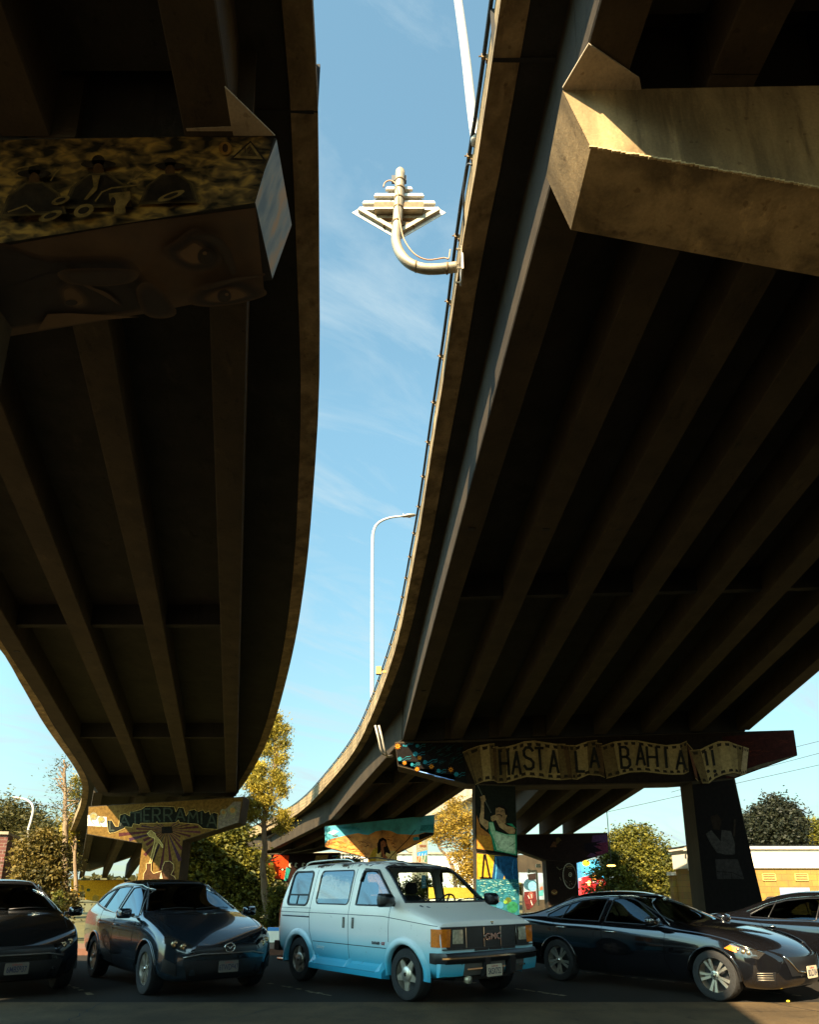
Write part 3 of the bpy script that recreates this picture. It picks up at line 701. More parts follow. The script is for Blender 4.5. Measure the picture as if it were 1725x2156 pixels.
for cx, cy, rx, ry in ((540, 570, 22, 13), (400, 510, 20, 8), (340, 610, 26, 9), (1080, 490, 30, 7)):
    pa.ell(*g1(cx, cy), rx, ry, AIRL, rot=-.35); pa.ell(*g1(cx, cy), rx*.55, ry*.5, AIRD, rot=-.35)
pa.poly(ptsF(g1, [(700, 480), (830, 465), (835, 510), (800, 560), (805, 600), (735, 605), (730, 560), (705, 520)]), AIRL); pa.ell(*g1(728, 530), 5, 9, '1a1109')
for l in ([(620, 530), (660, 475), (720, 450), (890, 430)], [(30, 390), (150, 330), (270, 305)], [(90, 600), (200, 560), (250, 600)], [(350, 410), (380, 360), (430, 320)], [(820, 430), (900, 370), (980, 345)]): pa.line(ptsF(g1, l), 3.0, AIRL)
pa.done('mural', pl_)
# the soffit of the same cap: eyes and nose
def zl(x): return 8.87-.2342*(-1.74-x)
pb = Paint(0, f=None)
def soff(u, v):
    # picture point -> plane of the sloping soffit
    a = u-862.5; c = PY-v; b_ = F*cos(TH)-c*sin(TH); d = F*sin(TH)+c*cos(TH)
    # z = 8.87 + .2342*(x+1.74)
    t = (8.87+.2342*1.74-H)/(d-.2342*a); return (a*t, b_*t, H+d*t)
pb.f = soff; pb.n = Vector((.2342, 0, -1)).normalized()
BR = mat('airbrush_brown', (.060, .034, .015), .8, var=.35, scale=1.2)
pb.poly([(538, 436), (556, 612), (440, 632), (330, 655), (-10, 712), (-10, 520), (270, 470)], BR)
LT = mat('airbrush_light', (.088, .050, .021), .8, var=.3, scale=1.5); DK = mat('airbrush_dark', (.016, .010, .006), .85, var=.3, scale=2)
TON = [mat('airbrush_t%d' % k, tuple(.060*(1-k/5)+.014*k/5 if c == 0 else (.034*(1-k/5)+.009*k/5 if c == 1 else .015*(1-k/5)+.006*k/5) for c in range(3)), .85, var=.3, scale=2) for k in range(1, 6)]
def softp(pts, tones, k0=1.3, k1=1.0):
    c = [sum(p[0] for p in pts)/len(pts), sum(p[1] for p in pts)/len(pts)]; q = []
    n_ = len(pts)
    for i in range(n_):                      # round the outline
        a, b_, c_, d_ = pts[i-1], pts[i], pts[(i+1) % n_], pts[(i+2) % n_]
        for t in (0, .25, .5, .75):
            q.append(tuple(.5*((2*b_[k])+(c_[k]-a[k])*t+(2*a[k]-5*b_[k]+4*c_[k]-d_[k])*t*t+(3*b_[k]-a[k]-3*c_[k]+d_[k])*t**3) for k in (0, 1)))
    for i, tn in enumerate(tones):
        f_ = k0+(k1-k0)*i/max(1, len(tones)-1); pb.poly(ptsF(g1, [(c[0]+(p[0]-c[0])*f_, c[1]+(p[1]-c[1])*f_) for p in q]), tn)
def eye(pts, ix, iy, r, hx_, hy_):
    softp(pts, TON, 1.28, .98)
    softp(pts, [TON[3], TON[1], BR, LT], .80, .58)
    for k, tn in enumerate((TON[2], TON[4], DK)): pb.ell(*g1(ix, iy), r*(1.15-.15*k), r*(1.15-.15*k), tn)
    pb.ell(*g1(hx_, hy_), r*.3, r*.24, LT)
softp([(-40, 760), (300, 830), (720, 830), (860, 960), (980, 1080), (760, 1140), (400, 1180), (60, 1240), (-60, 1260)], TON, 1.12, .97); pb.poly(ptsF(g1, [(0, 1000), (300, 900), (700, 900), (820, 1000), (860, 1080), (760, 1125), (400, 1170), (60, 1220), (0, 1240)]), DK)
softp([(370, 990), (430, 960), (510, 1020), (540, 1080), (500, 1110), (420, 1100), (380, 1060)], [TON[3], TON[1], BR, LT], 1.2, .7)
pb.ell(*g1(440, 1075), 13, 6, DK)
softp([(410, 880), (470, 880), (560, 970), (640, 1000), (700, 1040), (740, 1090), (690, 1060), (600, 1010), (500, 960)], [TON[3], TON[1], BR], 1.1, .9)
pb.poly(ptsF(g1, [(230, 1240), (290, 1140), (420, 1135), (860, 1160), (600, 1180), (420, 1210)]), LT)
eye([(1050, 740), (1120, 690), (1200, 640), (1300, 700), (1330, 790), (1280, 840), (1180, 850), (1080, 800)], 1270, 770, 16, 1262, 745)
eye([(1210, 1010), (1300, 950), (1450, 925), (1540, 950), (1590, 1000), (1480, 1040), (1330, 1060), (1230, 1050)], 1380, 1000, 13, 1395, 985)
softp([(1180, 620), (1290, 600), (1400, 680), (1450, 830), (1420, 850), (1370, 730), (1290, 650)], TON[:4], 1.05, .95)
softp([(1260, 920), (1400, 880), (1590, 850), (1590, 870), (1420, 905), (1280, 945)], TON[:3], 1.1, .9)
softp([(860, 960), (930, 930), (1050, 1060), (1000, 1100), (900, 1080)], TON, 1.3, .9)
softp([(430, 820), (760, 820), (760, 880), (600, 900), (440, 880)], TON[:4], 1.3, 1.0)
pb.done('mural', pl_)
# bluish skylight painted into the colour of the cap end
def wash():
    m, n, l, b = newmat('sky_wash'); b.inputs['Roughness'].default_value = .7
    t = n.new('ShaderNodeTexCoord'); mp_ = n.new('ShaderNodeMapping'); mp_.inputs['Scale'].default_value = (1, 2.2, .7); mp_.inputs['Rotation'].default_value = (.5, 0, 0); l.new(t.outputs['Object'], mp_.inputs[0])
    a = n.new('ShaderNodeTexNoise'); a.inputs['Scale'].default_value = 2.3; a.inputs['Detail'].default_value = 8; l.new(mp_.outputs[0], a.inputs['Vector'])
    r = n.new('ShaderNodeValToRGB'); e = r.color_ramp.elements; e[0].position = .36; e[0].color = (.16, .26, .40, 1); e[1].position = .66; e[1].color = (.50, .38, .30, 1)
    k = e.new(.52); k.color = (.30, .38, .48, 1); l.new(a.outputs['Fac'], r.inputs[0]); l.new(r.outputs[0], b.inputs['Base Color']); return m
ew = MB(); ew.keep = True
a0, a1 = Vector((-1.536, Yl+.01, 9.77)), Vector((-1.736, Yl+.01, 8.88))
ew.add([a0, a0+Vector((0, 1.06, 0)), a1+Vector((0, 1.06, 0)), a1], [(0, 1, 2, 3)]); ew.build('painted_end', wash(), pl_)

# ---------- rayed pier below the left overpass
YL = 37.6
fr = lambda x, y: (159.7+.21597*x, 1623.2+.21597*y)
capl2 = ptsF(fr, [(120, 345), (107, 618), (650, 710), (1040, 680), (1590, 505), (1635, 250)])
pL = pier('single-column pier painted with sun rays and a pick, under the left overpass', YL, 1.5, capl2, [ptsF(fr, [(650, 690), (1042, 660), (960, 1440), (545, 1440)])])
pq = Paint(YL)
OC = '5c4620'
pq.poly(ptsF(fr, [(124, 352), (110, 612), (650, 704), (648, 705), (555, 1380), (965, 1380), (1040, 676), (1586, 500), (1630, 256)]), OC)
cx, cy = 885, 575
random.seed(4)
dk = ['3a1d1c', '2c2224', '452428', '33202a']
dirs = [(35, 640), (200, 790)]
import itertools
rays = [(-1.0, .03, .07), (-1, .16, .06), (-.98, .26, .07), (-1, .42, .08)]
def ray(a0_, a1_, r_, c_):
    pq.poly(ptsF(fr, [(cx, cy), (cx+r_*cos(a0_), cy+r_*sin(a0_)), (cx+r_*cos(a1_), cy+r_*sin(a1_))]), c_, up=False)
pq.k += 1
A_ = [(172, 176.5, 470), (180.5, 184, 300), (187, 191, 250), (194, 198, 130), (205, 211, 110), (222, 230, 90), (318, 325, 110), (333, 338, 140), (344, 348, 230), (352, 357, 310), (2, 6, 330), (12, 18, 240), (24.5, 31, 150),
      (152, 159, 250), (140, 147, 250), (128, 134, 330), (113, 119, 420), (96, 101, 450), (80, 86, 450), (63, 70, 330), (48, 55, 240), (38, 43, 170), (163, 168, 380)]
for a0_, a1_, r_ in A_: ray(radians(a0_), radians(a1_), r_, dk[int(a0_) % 4])
pq.poly(ptsF(fr, [(835, 545), (935, 540), (945, 605), (835, 612)]), '14100c')
# bubble lettering
pq.poly(ptsF(fr, [(115, 430), (300, 450), (305, 545), (112, 535)]), 'b9b2a4')
pq.poly(ptsF(fr, [(1390, 440), (1380, 570), (1586, 500), (1612, 300), (1540, 300)]), '6a6258')
TX = '131510'
blob = [(300, 480), (350, 480), (385, 540), (415, 540), (430, 430), (480, 415), (525, 440), (525, 405), (640, 375), (680, 345), (740, 345), (860, 345), (960, 350), (975, 400), (1000, 355), (1050, 360), (1075, 440), (1110, 385), (1160, 375), (1180, 400), (1240, 380), (1260, 410), (1300, 390), (1310, 425), (1345, 405), (1385, 415), (1380, 570), (1290, 565), (1235, 560), (1190, 520), (1010, 505), (1000, 480), (970, 505), (800, 510), (790, 495), (780, 510), (630, 510), (620, 525), (560, 515), (545, 550), (480, 545), (475, 560), (380, 600), (330, 608), (315, 590)]
pq.poly(ptsF(fr, blob), TX)
pq.line(ptsF(fr, blob), .9, '9c8750', closed=True)
pq.k += 1
LG = '33382e'
for ch, x, y, w_, h_ in (('L', 330, 490, 40, 90), ('A', 430, 435, 85, 95), ('T', 535, 405, 85, 105), ('I', 615, 385, 40, 105), ('E', 665, 370, 55, 120), ('R', 750, 365, 70, 125), ('R', 860, 365, 75, 125), ('A', 975, 375, 85, 110), ('M', 1095, 395, 95, 110), ('I', 1200, 400, 50, 115), ('A', 1280, 420, 90, 125)):
    for st in GLY[ch]: pq.line(ptsF(fr, [(x+u*w_, y+v*h_) for u, v in st]), 3.4, LG, up=False)
for cx_, cy_, r_, sg in ((172, 442, 38, 1), (248, 474, 32, 1), (1440, 405, 33, -1), (1530, 385, 48, -1)):
    pq.ell(*fr(cx_, cy_), r_*.216, r_*.216, '6e6b54'); pq.ell(*fr(cx_, cy_), r_*.12, r_*.12, '8a6a3c'); pq.line(ptsF(fr, [(cx_-sg*r_*.8, cy_), (cx_-sg*r_*.6, cy_+r_*1.2), (cx_-sg*r_*-.1, cy_+r_*2)] if sg > 0 else [(cx_+r_*.8, cy_), (cx_+r_*.3, cy_+r_*1.4), (cx_-r_*1.0, cy_+r_*2)]), 1.6, '7d7a60')
# pick and raised arm, head with a cap
pk = [(700, 610), (735, 580), (775, 610), (785, 640), (805, 655), (850, 720), (850, 750), (812, 700), (798, 705), (740, 895), (720, 895), (770, 690), (768, 655), (720, 640)]
pq.poly(ptsF(fr, pk), '7d6a3c'); pq.line(ptsF(fr, pk), 1.1, 'a8925c', closed=True); pq.line(ptsF(fr, [(780, 700), (732, 890)]), .8, '3a2c18')
MN = [(690, 900), (740, 898), (738, 970), (760, 1000), (840, 975), (850, 930), (870, 885), (920, 880), (955, 910), (958, 960), (930, 1010), (965, 1030), (1010, 1120), (1010, 1380), (600, 1380), (640, 1150), (660, 1050), (665, 1000), (690, 960)]
pq.poly(ptsF(fr, MN), '3b2718'); pq.line(ptsF(fr, MN), 1.3, 'a38c5c', closed=True)
pq.poly(ptsF(fr, [(850, 960), (925, 970), (905, 1040), (865, 1040)]), '4a3422')
pq.line(ptsF(fr, [(858, 965), (885, 972)]), .9, '17100a'); pq.line(ptsF(fr, [(895, 975), (918, 978)]), .9, '17100a', up=False); pq.line(ptsF(fr, [(868, 1022), (898, 1026)]), .8, '17100a', up=False)
pq.poly(ptsF(fr, [(820, 1050), (835, 985), (850, 1050)]), 'a39a7c')
pq.done('mural', pL)

# ---------- desert pier behind the van
YD = 49.6
fd = lambda x, y: (665.2+.1851*x, 1676.4+.1851*y)
capd = ptsF(fd, [(95, 340), (103, 578), (555, 690), (940, 640), (1345, 430), (1352, 210)])
pD = pier('pier painted with a turquoise sky and orange desert, its column standing behind the van', YD, 1.6, capd, [ptsF(fd, [(590, 650), (922, 620), (930, 1240), (585, 1240)])])
pd = Paint(YD)
pd.poly(ptsF(fd, [(98, 345), (106, 574), (555, 686), (590, 686), (590, 1200), (922, 1200), (922, 640), (1342, 428), (1349, 213)]), mat('mural_sky', (.045, .26, .30), .8, var=.5, scale=.9))
for pts in ([(120, 420), (200, 380), (260, 400), (200, 440)], [(240, 350), (420, 340), (520, 380), (420, 380), (300, 370)], [(1200, 330), (1340, 320), (1340, 380), (1180, 400)]): pd.poly(ptsF(fd, pts), '8fc0b8' if pts[0][0] < 200 else '2c6f74', up=(pts[0][0] == 120))
OR = mat('mural_desert', (.42, .16, .03), .85, var=.65, scale=1.6)
pd.poly(ptsF(fd, [(104, 540), (140, 500), (200, 480), (250, 470), (310, 455), (420, 430), (480, 420), (540, 435), (600, 440), (680, 400), (760, 385), (850, 395), (930, 430), (1100, 440), (1180, 430), (1240, 412), (1348, 415), (1342, 428), (1160, 530), (922, 640), (922, 1200), (590, 1200), (590, 686), (555, 686), (106, 574)]), OR)
pd.poly(ptsF(fd, [(1170, 440), (1250, 414), (1347, 417), (1342, 430), (1250, 470), (1180, 500)]), '1d1712'); pd.poly(ptsF(fd, [(1105, 470), (1150, 462), (1178, 470), (1175, 500), (1110, 505)]), '2a7a86')
random.seed(9); pd.k += 1
for i in range(70):
    x = random.uniform(130, 900); y = random.uniform(450, 560+min(120, (x-100)*.25))
    l_ = random.uniform(20, 70); pd.line(ptsF(fd, [(x, y), (x+l_*.4, y+random.uniform(-14, 14)), (x+l_, y+random.uniform(-16, 20))]), random.uniform(.5, 1.3), random.choice(['5a2208', 'b8621a', '7a3410', 'c98428', '3d1a0a']), up=False)
pd.poly(ptsF(fd, [(610, 760), (615, 680), (650, 610), (700, 580), (720, 610), (680, 690), (670, 760)]), '8c6a1e')
pd.poly(ptsF(fd, [(680, 740), (690, 650), (740, 630), (900, 620), (920, 640), (920, 760), (700, 760)]), 'b0935a')
pd.poly(ptsF(fd, [(700, 660), (700, 540), (720, 490), (760, 470), (800, 490), (815, 560), (850, 640), (845, 660), (800, 640), (790, 700), (740, 690), (745, 600), (735, 640)]), '160d08')
pd.poly(ptsF(fd, [(735, 520), (770, 500), (798, 530), (800, 570), (770, 580), (775, 650), (820, 700), (770, 720), (745, 640), (740, 570)]), '7a4628')
pd.line(ptsF(fd, [(1135, 385), (1040, 500), (860, 680), (820, 740)]), 1.5, '2b1a0e')
pd.done('mural', pD)

# ---------- pier with painted eyes beyond the tall tree
YE = 64
fa = lambda x, y: (479+.3085*x, 1676.4+.3085*y)
pE = pier('low distant pier with red painted faces beyond the tall tree trunk', YE, 1.5, [(560, 1797), (561, 1845), (604, 1860), (668, 1854), (713, 1815), (715, 1795)], [[(604, 1850), (664, 1845), (664, 1906), (604, 1906)]])
pe = Paint(YE)
pe.poly([(561, 1799), (562, 1844), (604, 1858), (668, 1852), (712, 1814), (714, 1797)], '1c0e0a')
pe.poly(ptsF(fa, [(265, 480), (300, 440), (320, 400), (420, 405), (410, 500), (400, 570), (280, 555)]), 'b0300c'); pe.poly(ptsF(fa, [(272, 470), (310, 470), (340, 540), (300, 555), (280, 545)]), 'e08a2a')
pe.poly(ptsF(fa, [(350, 500), (375, 485), (400, 500), (375, 515)]), '1a0c08'); pe.ell(*fa(375, 500), 2, 2, 'c9a880'); pe.poly(ptsF(fa, [(280, 500), (295, 488), (315, 495), (300, 508)]), '2a0c06')
pe.poly(ptsF(fa, [(400, 480), (430, 500), (405, 580), (385, 575)]), '1f6a5e')
pe.poly(ptsF(fa, [(595, 440), (605, 405), (690, 400), (680, 430), (700, 445)]), '8a7346')
for x in (430, 470, 520): pe.ell(*fa(x, 470), 4, 5, '8a8670'); pe.ell(*fa(x+6, 472), 2.4, 3.4, '1c0e0a')
pe.line(ptsF(fa, [(715, 408), (755, 408)]), 1, '3f8fa6')
pe.done('mural', pE)

# ---------- pier of the second ramp, eagle colours, shield on its column
YM = 54.2
fm = lambda x, y: (1064.4+.15426*x, 1729.7+.15426*y)
pM = pier('dark painted pier with a round shield on its column and a violet right end', YM, 1.6, [(1075, 1757), (1075, 1785), (1149, 1812), (1213, 1818), (1283, 1795), (1280, 1753)], [[(1149, 1800), (1214, 1800), (1222, 1914), (1157, 1914)]])
pn = Paint(YM)
pn.poly([(1077, 1759), (1077, 1784), (1149, 1810), (1213, 1816), (1281.5, 1793.5), (1279, 1755)], '1c1210')
pn.poly([(1150, 1811), (1213, 1816), (1220, 1905), (1156, 1905)], '1a110d')
pn.poly(ptsF(fm, [(1190, 190), (1395, 175), (1405, 415), (1220, 490), (1110, 480), (1200, 400), (1110, 330), (1200, 310), (1180, 270)]), '3f2740'); pn.poly(ptsF(fm, [(1250, 300), (1400, 280), (1405, 415), (1230, 480)]), '4f2030')
for pts in ([(1080, 300), (1330, 265), (1240, 300), (1330, 330), (1200, 330), (1330, 400), (1220, 420), (1300, 470), (1090, 400)],): pn.poly(ptsF(fm, pts), '120c12')
pn.poly(ptsF(fm, [(690, 230), (730, 210), (770, 260), (745, 270), (700, 320)]), '4a3a22'); pn.poly(ptsF(fm, [(610, 350), (660, 270), (690, 280), (700, 350)]), '4a3020')
pn.ell(*fm(880, 745), 14.8, 27.5, '8a8478', rot=-.1); pn.ell(*fm(882, 745), 13.3, 25.6, '241a12', rot=-.1); pn.ell(*fm(888, 725), 3.6, 4.8, '9a927c'); pn.ell(*fm(888, 725), 2.5, 3.5, '241a12'); pn.ell(*fm(888, 725), 1.2, 1.8, '9a927c')
for i in range(7): pn.line(ptsF(fm, [(835+i*14, 625-8*sin(i*.5)), (840+i*14, 610-8*sin(i*.5))]), 1, '8a7a54', up=(i == 0))
for l in ([(860, 640), (885, 632), (910, 645)], [(880, 820), (895, 815)], [(875, 850), (875, 880)], [(900, 840), (915, 860)], [(815, 800), (850, 840)], [(700, 620), (740, 660), (780, 640)], [(740, 760), (760, 800)]): pn.line(ptsF(fm, l), .9, '6a6250')
pn.ell(*fm(668, 965), 6.5, 6, '5a3a20'); pn.line(ptsF(fm, [(630, 960), (668, 985), (705, 960)]), 1.2, '9a8658')
pn.done('mural', pM)

# ---------- distant pier with seal-like mural, seen left of it
YS = 78
pS = pier('distant painted pier column framed between the blue-trousered man and the shield', YS, 1.5, [(1040, 1800), (1040, 1822), (1100, 1838), (1147, 1838), (1190, 1826), (1190, 1800)], [[(1103, 1830), (1147, 1830), (1149, 1896), (1104, 1896)]])
ps = Paint(YS)
ps.poly([(1093, 1837), (1147, 1838), (1148, 1894), (1104, 1894), (1103, 1860), (1093, 1858)], mat('mural_cloud', (.16, .20, .22), .85, var=.6, scale=.5))
ps.ell(*fm(340, 860), 14, 13, '27424c'); ps.ell(*fm(370, 880), 9, 10, '5b8a96'); ps.poly(ptsF(fm, [(260, 960), (420, 950), (430, 1080), (360, 1180), (280, 1160), (255, 1060)]), '4a1c1a')
ps.ell(*fm(350, 1010), 6, 8, '6a3a30'); ps.line(ptsF(fm, [(310, 1010), (330, 1050)]), 1.2, 'b0a498'); ps.line(ptsF(fm, [(350, 1080), (370, 1140)]), 1.4, 'b0a498', up=False); ps.line(ptsF(fm, [(355, 990), (362, 1040)]), 1.0, 'b0a498', up=False)
ps.poly(ptsF(fm, [(300, 720), (440, 700), (430, 790), (320, 800)]), '251c18'); ps.poly(ptsF(fm, [(440, 960), (520, 930), (520, 1010), (440, 1020)]), '3f7a78'); ps.poly(ptsF(fm, [(470, 900), (510, 880), (515, 930), (480, 940)]), '7a4a34')
ps.poly(ptsF(fm, [(280, 1120), (330, 1130), (340, 1200), (290, 1200)]), '3a1412')
ps.done('mural', pS)
# security light on a short pole in front
lp = MB(); a = P(1134, 1900, 60); lp.tube([(a.x, a.y, .1), (a.x, a.y, P(1134, 1836, 60).z)], .09, None, 8); b0 = P(1134, 1823, 60); lp.box((b0.x, b0.y, b0.z), (.38, .3, .3)); b1 = P(1121, 1834.5, 60); lp.box((b1.x, b1.y, b1.z), (.8, .15, .2)); lp.box((P(1114, 1834, 60)), (.16, .2, .36))
tag(lp.build('security_light', mat('tan_metal', (.40, .30, .17), .6)), 'tan security light box on a short pole beside the distant mural', 'security light')

# ---------- bright mural wall in the sun
YB = 70
wl = thing('mural_wall', 'sunlit wall painted bright blue and red, left of the round green tree', 'wall')
wa = [P(*p, YB) for p in [(1209, 1817), (1262, 1807), (1282, 1868), (1285, 1899), (1220, 1899)]]
MB().prism(wa, [p+Vector((0, .6, 0)) for p in wa], CONC).build('wall', CONC, wl)
pw2 = Paint(YB)
pw2.poly([(1210, 1818), (1261, 1808.5), (1278, 1866), (1280, 1897), (1221, 1897)], '3f93b8')
pw2.poly(ptsF(fm, [(1010, 770), (1140, 740), (1380, 800), (1400, 1080), (1015, 1080)]), '9c2024')
pw2.poly(ptsF(fm, [(945, 570), (1020, 550), (1050, 700), (1060, 1080), (1010, 1080), (985, 760)]), '3a6f9c'); pw2.poly(ptsF(fm, [(1000, 800), (1050, 760), (1060, 1080), (1010, 1080)]), 'd0343a')
pw2.ell(*fm(1105, 568), 8, 6, 'e8b428'); pw2.ell(*fm(1210, 770), 7, 12, '2a1410'); pw2.ell(*fm(1215, 765), 4, 7, 'b0702c'); pw2.ell(*fm(1145, 840), 3.6, 5.5, 'e8b86c'); pw2.ell(*fm(1300, 840), 5, 7, '6a4018'); pw2.ell(*fm(1300, 845), 3.2, 5, 'b8843c'); pw2.ell(*fm(1020, 790), 3, 3, 'e8c8b0')
for i in range(18):
    x = random.uniform(1060, 1330); y = random.uniform(640, 900); pw2.line(ptsF(fm, [(x, y), (x+24, y-4), (x+44, y+3)]), .9, random.choice(['e87880', 'f0c8c8', '2a5f9c', '1c1a1a']), up=(i == 0))
pw2.done('mural', wl)

# ---------- sunlit yellow pier where the left overpass comes down
YY = 77
pY = pier('low yellow painted pier in the sun where the left overpass comes down', YY, 1.4, [(142, 1853), (142, 1887), (200, 1898), (240, 1898), (262, 1890), (262, 1852)], [[(196, 1890), (240, 1890), (240, 1901), (196, 1901)]])
pyy = Paint(YY)
fc = lambda x, y: (.216*x, 1543.3+.216*y)
pyy.poly([(143, 1854), (143, 1886), (200, 1897), (240, 1897), (261, 1889), (261, 1853)], 'a87614')
pyy.poly(ptsF(fc, [(668, 1440), (690, 1435), (690, 1600), (665, 1600)]), 'b8a890'); pyy.ell(*fc(803, 1510), 3.4, 5.5, '7a5a1c'); pyy.poly(ptsF(fc, [(775, 1560), (800, 1545), (825, 1555), (825, 1628), (770, 1625)]), '4a4630')
pyy.ell(*fc(700, 1590), 5, 6, 'b8741a'); pyy.ell(*fc(930, 1610), 7, 7, '8a6a28'); pyy.ell(*fc(860, 1530), 4, 3.4, '3a4420')
pyy.done('mural', pY)
# ================================================================== diamond sign on its curved arm
STEEL = mat('weathered_steel', (.30, .25, .17), .5, .35, var=.25, scale=5, bump=.1)
SIGNW = mat('sign_back', (.46, .43, .37), .45, .4, var=.12, scale=6)
RUSTB = mat('rust_brown', (.16, .105, .05), .8, .1, var=.4, scale=12)
YSG = 8.9
sg = thing('warning_sign', 'back of a diamond warning sign on a curved steel arm bolted to the right parapet', 'sign', (eR(YSG), YSG, 11.4))
sg0 = Vector(sg.location)
def SL(x, y, Y=YSG): return P(x, y, Y)-sg0
arm = [SL(962, 562), SL(940, 565), SL(915, 567), SL(893, 566), SL(870, 559), SL(852, 546), SL(839, 526), SL(834, 505), SL(836, 480), SL(838, 450), SL(841, 410), SL(843, 362)]
def smooth_pts(p, n=4):
    out = []
    for i in range(len(p)-1):
        a, b, c, d = p[max(i-1, 0)], p[i], p[i+1], p[min(i+2, len(p)-1)]
        for k in range(n):
            t = k/n; out.append(.5*((2*b)+(c-a)*t+(2*a-5*b+4*c-d)*t*t+(3*b-a-3*c+d)*t**3))
    return out+[p[-1]]
MB().tube(smooth_pts(arm), .083, STEEL, 16).build('arm', STEEL, sg, True)
cp = MB(); t_ = SL(843, 362); cp.lathe([(.0, .07), (.05, .055), (.083, .0), (.083, -.02)], STEEL, 16, 'z', t_); cp.build('arm_cap', STEEL, sg, True)
bands = MB()
for x, y, hz in ((942, 565, 1), (876, 561, 1), (836.5, 470, 0), (839, 440, 0), (840.5, 420, 0), (842, 400, 0), (842.5, 383, 0)):
    q = SL(x, y)
    b_ = MB(); b_.lathe([(.083, -.018), (.094, -.014), (.094, .014), (.083, .018)], RUSTB, 16, 'x' if hz else 'z', q); b_.build('pipe_band', RUSTB, sg, True)
# diamond panel, facing along +y, seen from behind; centre above the pipe
C0 = SL(840, 429)+Vector((0, .16, 0)); R_ = .80; RZ = .80
pan = MB()
def dia(r, y, rz=None): return [C0+Vector((r, y, 0)), C0+Vector((0, y, .62)), C0+Vector((-r, y, 0)), C0+Vector((0, y, -.62))]
pan.prism(dia(.82, 0), dia(.82, .012), SIGNW)
pan.build('sign_panel', SIGNW, sg)
fm_ = MB()
for (a, b_) in (((-.72, 0), (0, -.54)), ((0, -.54), (.72, 0))):
    p0, p1 = C0+Vector((a[0], -.01, a[1])), C0+Vector((b_[0], -.01, b_[1])); d = (p1-p0).normalized(); nrm_ = Vector((d.z, 0, -d.x)) if a[0] < 0 else Vector((-d.z, 0, d.x))
    if nrm_.z < 0: nrm_ = -nrm_
    q = [p0, p1, p1+nrm_*.07, p0+nrm_*.07]
    bb = MB(); bb.prism(q, [x+Vector((0, -.055, 0)) for x in q], STEEL); bb.build('edge_frame', STEEL, sg)
for z, hw, m_ in ((.50, .24, SIGNW), (.34, .44, SIGNW), (.17, .64, SIGNW), (-.17, .46, RUSTB), (-.33, .28, RUSTB), (0.02, .70, SIGNW)):
    bb = MB(); q = [C0+Vector((-hw, -.012, z-.03)), C0+Vector((hw, -.012, z-.03)), C0+Vector((hw-.03, -.012, z+.03)), C0+Vector((-hw+.03, -.012, z+.03))]
    bb.prism(q, [x+Vector((0, -.05, 0)) for x in q], m_); bb.build('stiffener', m_, sg)
bb = MB(); q = C0+Vector((0, -.11, -.02)); bb.box(q, (.86, .1, .13), RUSTB); bb.box(q+Vector((0, .0, -.085)), (.84, .12, .03), GALV); bb.build('mounting_bracket', RUSTB, sg)
bb = MB(); q = C0+Vector((.0, -.1, .62)); bb.box(q+Vector((.0, 0, .02)), (.26, .07, .12), BLACK); bb.build('flasher_box', BLACK, sg)
# cable that loops up the arm
cabp = smooth_pts([SL(948, 530)+Vector((0, -.04, 0)), SL(944, 556)+Vector((0, -.1, 0)), SL(935, 561)+Vector((0, -.1, .07)), SL(900, 557)+Vector((0, -.09, .0)), SL(872, 545)+Vector((0, -.1, 0)), SL(851, 515)+Vector((0, -.1, 0)), SL(843, 480)+Vector((0, -.1, 0)), SL(838, 450)+Vector((0, -.1, 0)), SL(838, 420)+Vector((0, -.1, 0)), SL(833, 398)+Vector((0, -.1, 0)), SL(821, 392)+Vector((0, -.1, 0)), SL(811, 397)+Vector((0, -.1, 0)), SL(808, 406)+Vector((0, -.1, 0))])
MB().tube(cabp, .011, mat('tan_cable', (.35, .2, .1), .6), 6).build('cable', mat('tan_cable', (0, 0, 0)), sg, True)
fl = MB(); q = Vector((eR(YSG)-.03, YSG, P(962, 560, YSG).z))-sg0
fl.box(q+Vector((.0, 0, 0)), (.03, .36, .5), GALV)
fl.build('base_plate', GALV, sg)
for dy, dz in ((-.14, .2), (.14, .2), (-.14, -.2), (.14, -.2)):
    bo = MB(); bo.tube([q+Vector((.0, dy, dz)), q+Vector((-.09, dy, dz))], .018, STEEL, 6); bo.build('bolt', STEEL, sg)
# downpipe of conduit beside the plate
cd = MB(); cd.tube(smooth_pts([Vector((eR(7.9)-.02, 7.9, 12.35))-sg0, Vector((eR(7.9)-.1, 7.95, 12.4))-sg0, Vector((eR(8)-.12, 8.2, 12.2))-sg0, Vector((eR(8)-.1, 8.6, 11.8))-sg0, q+Vector((-.03, -.12, .22))]), .016, BLACK, 6)
cd.build('flex_conduit', BLACK, sg, True)

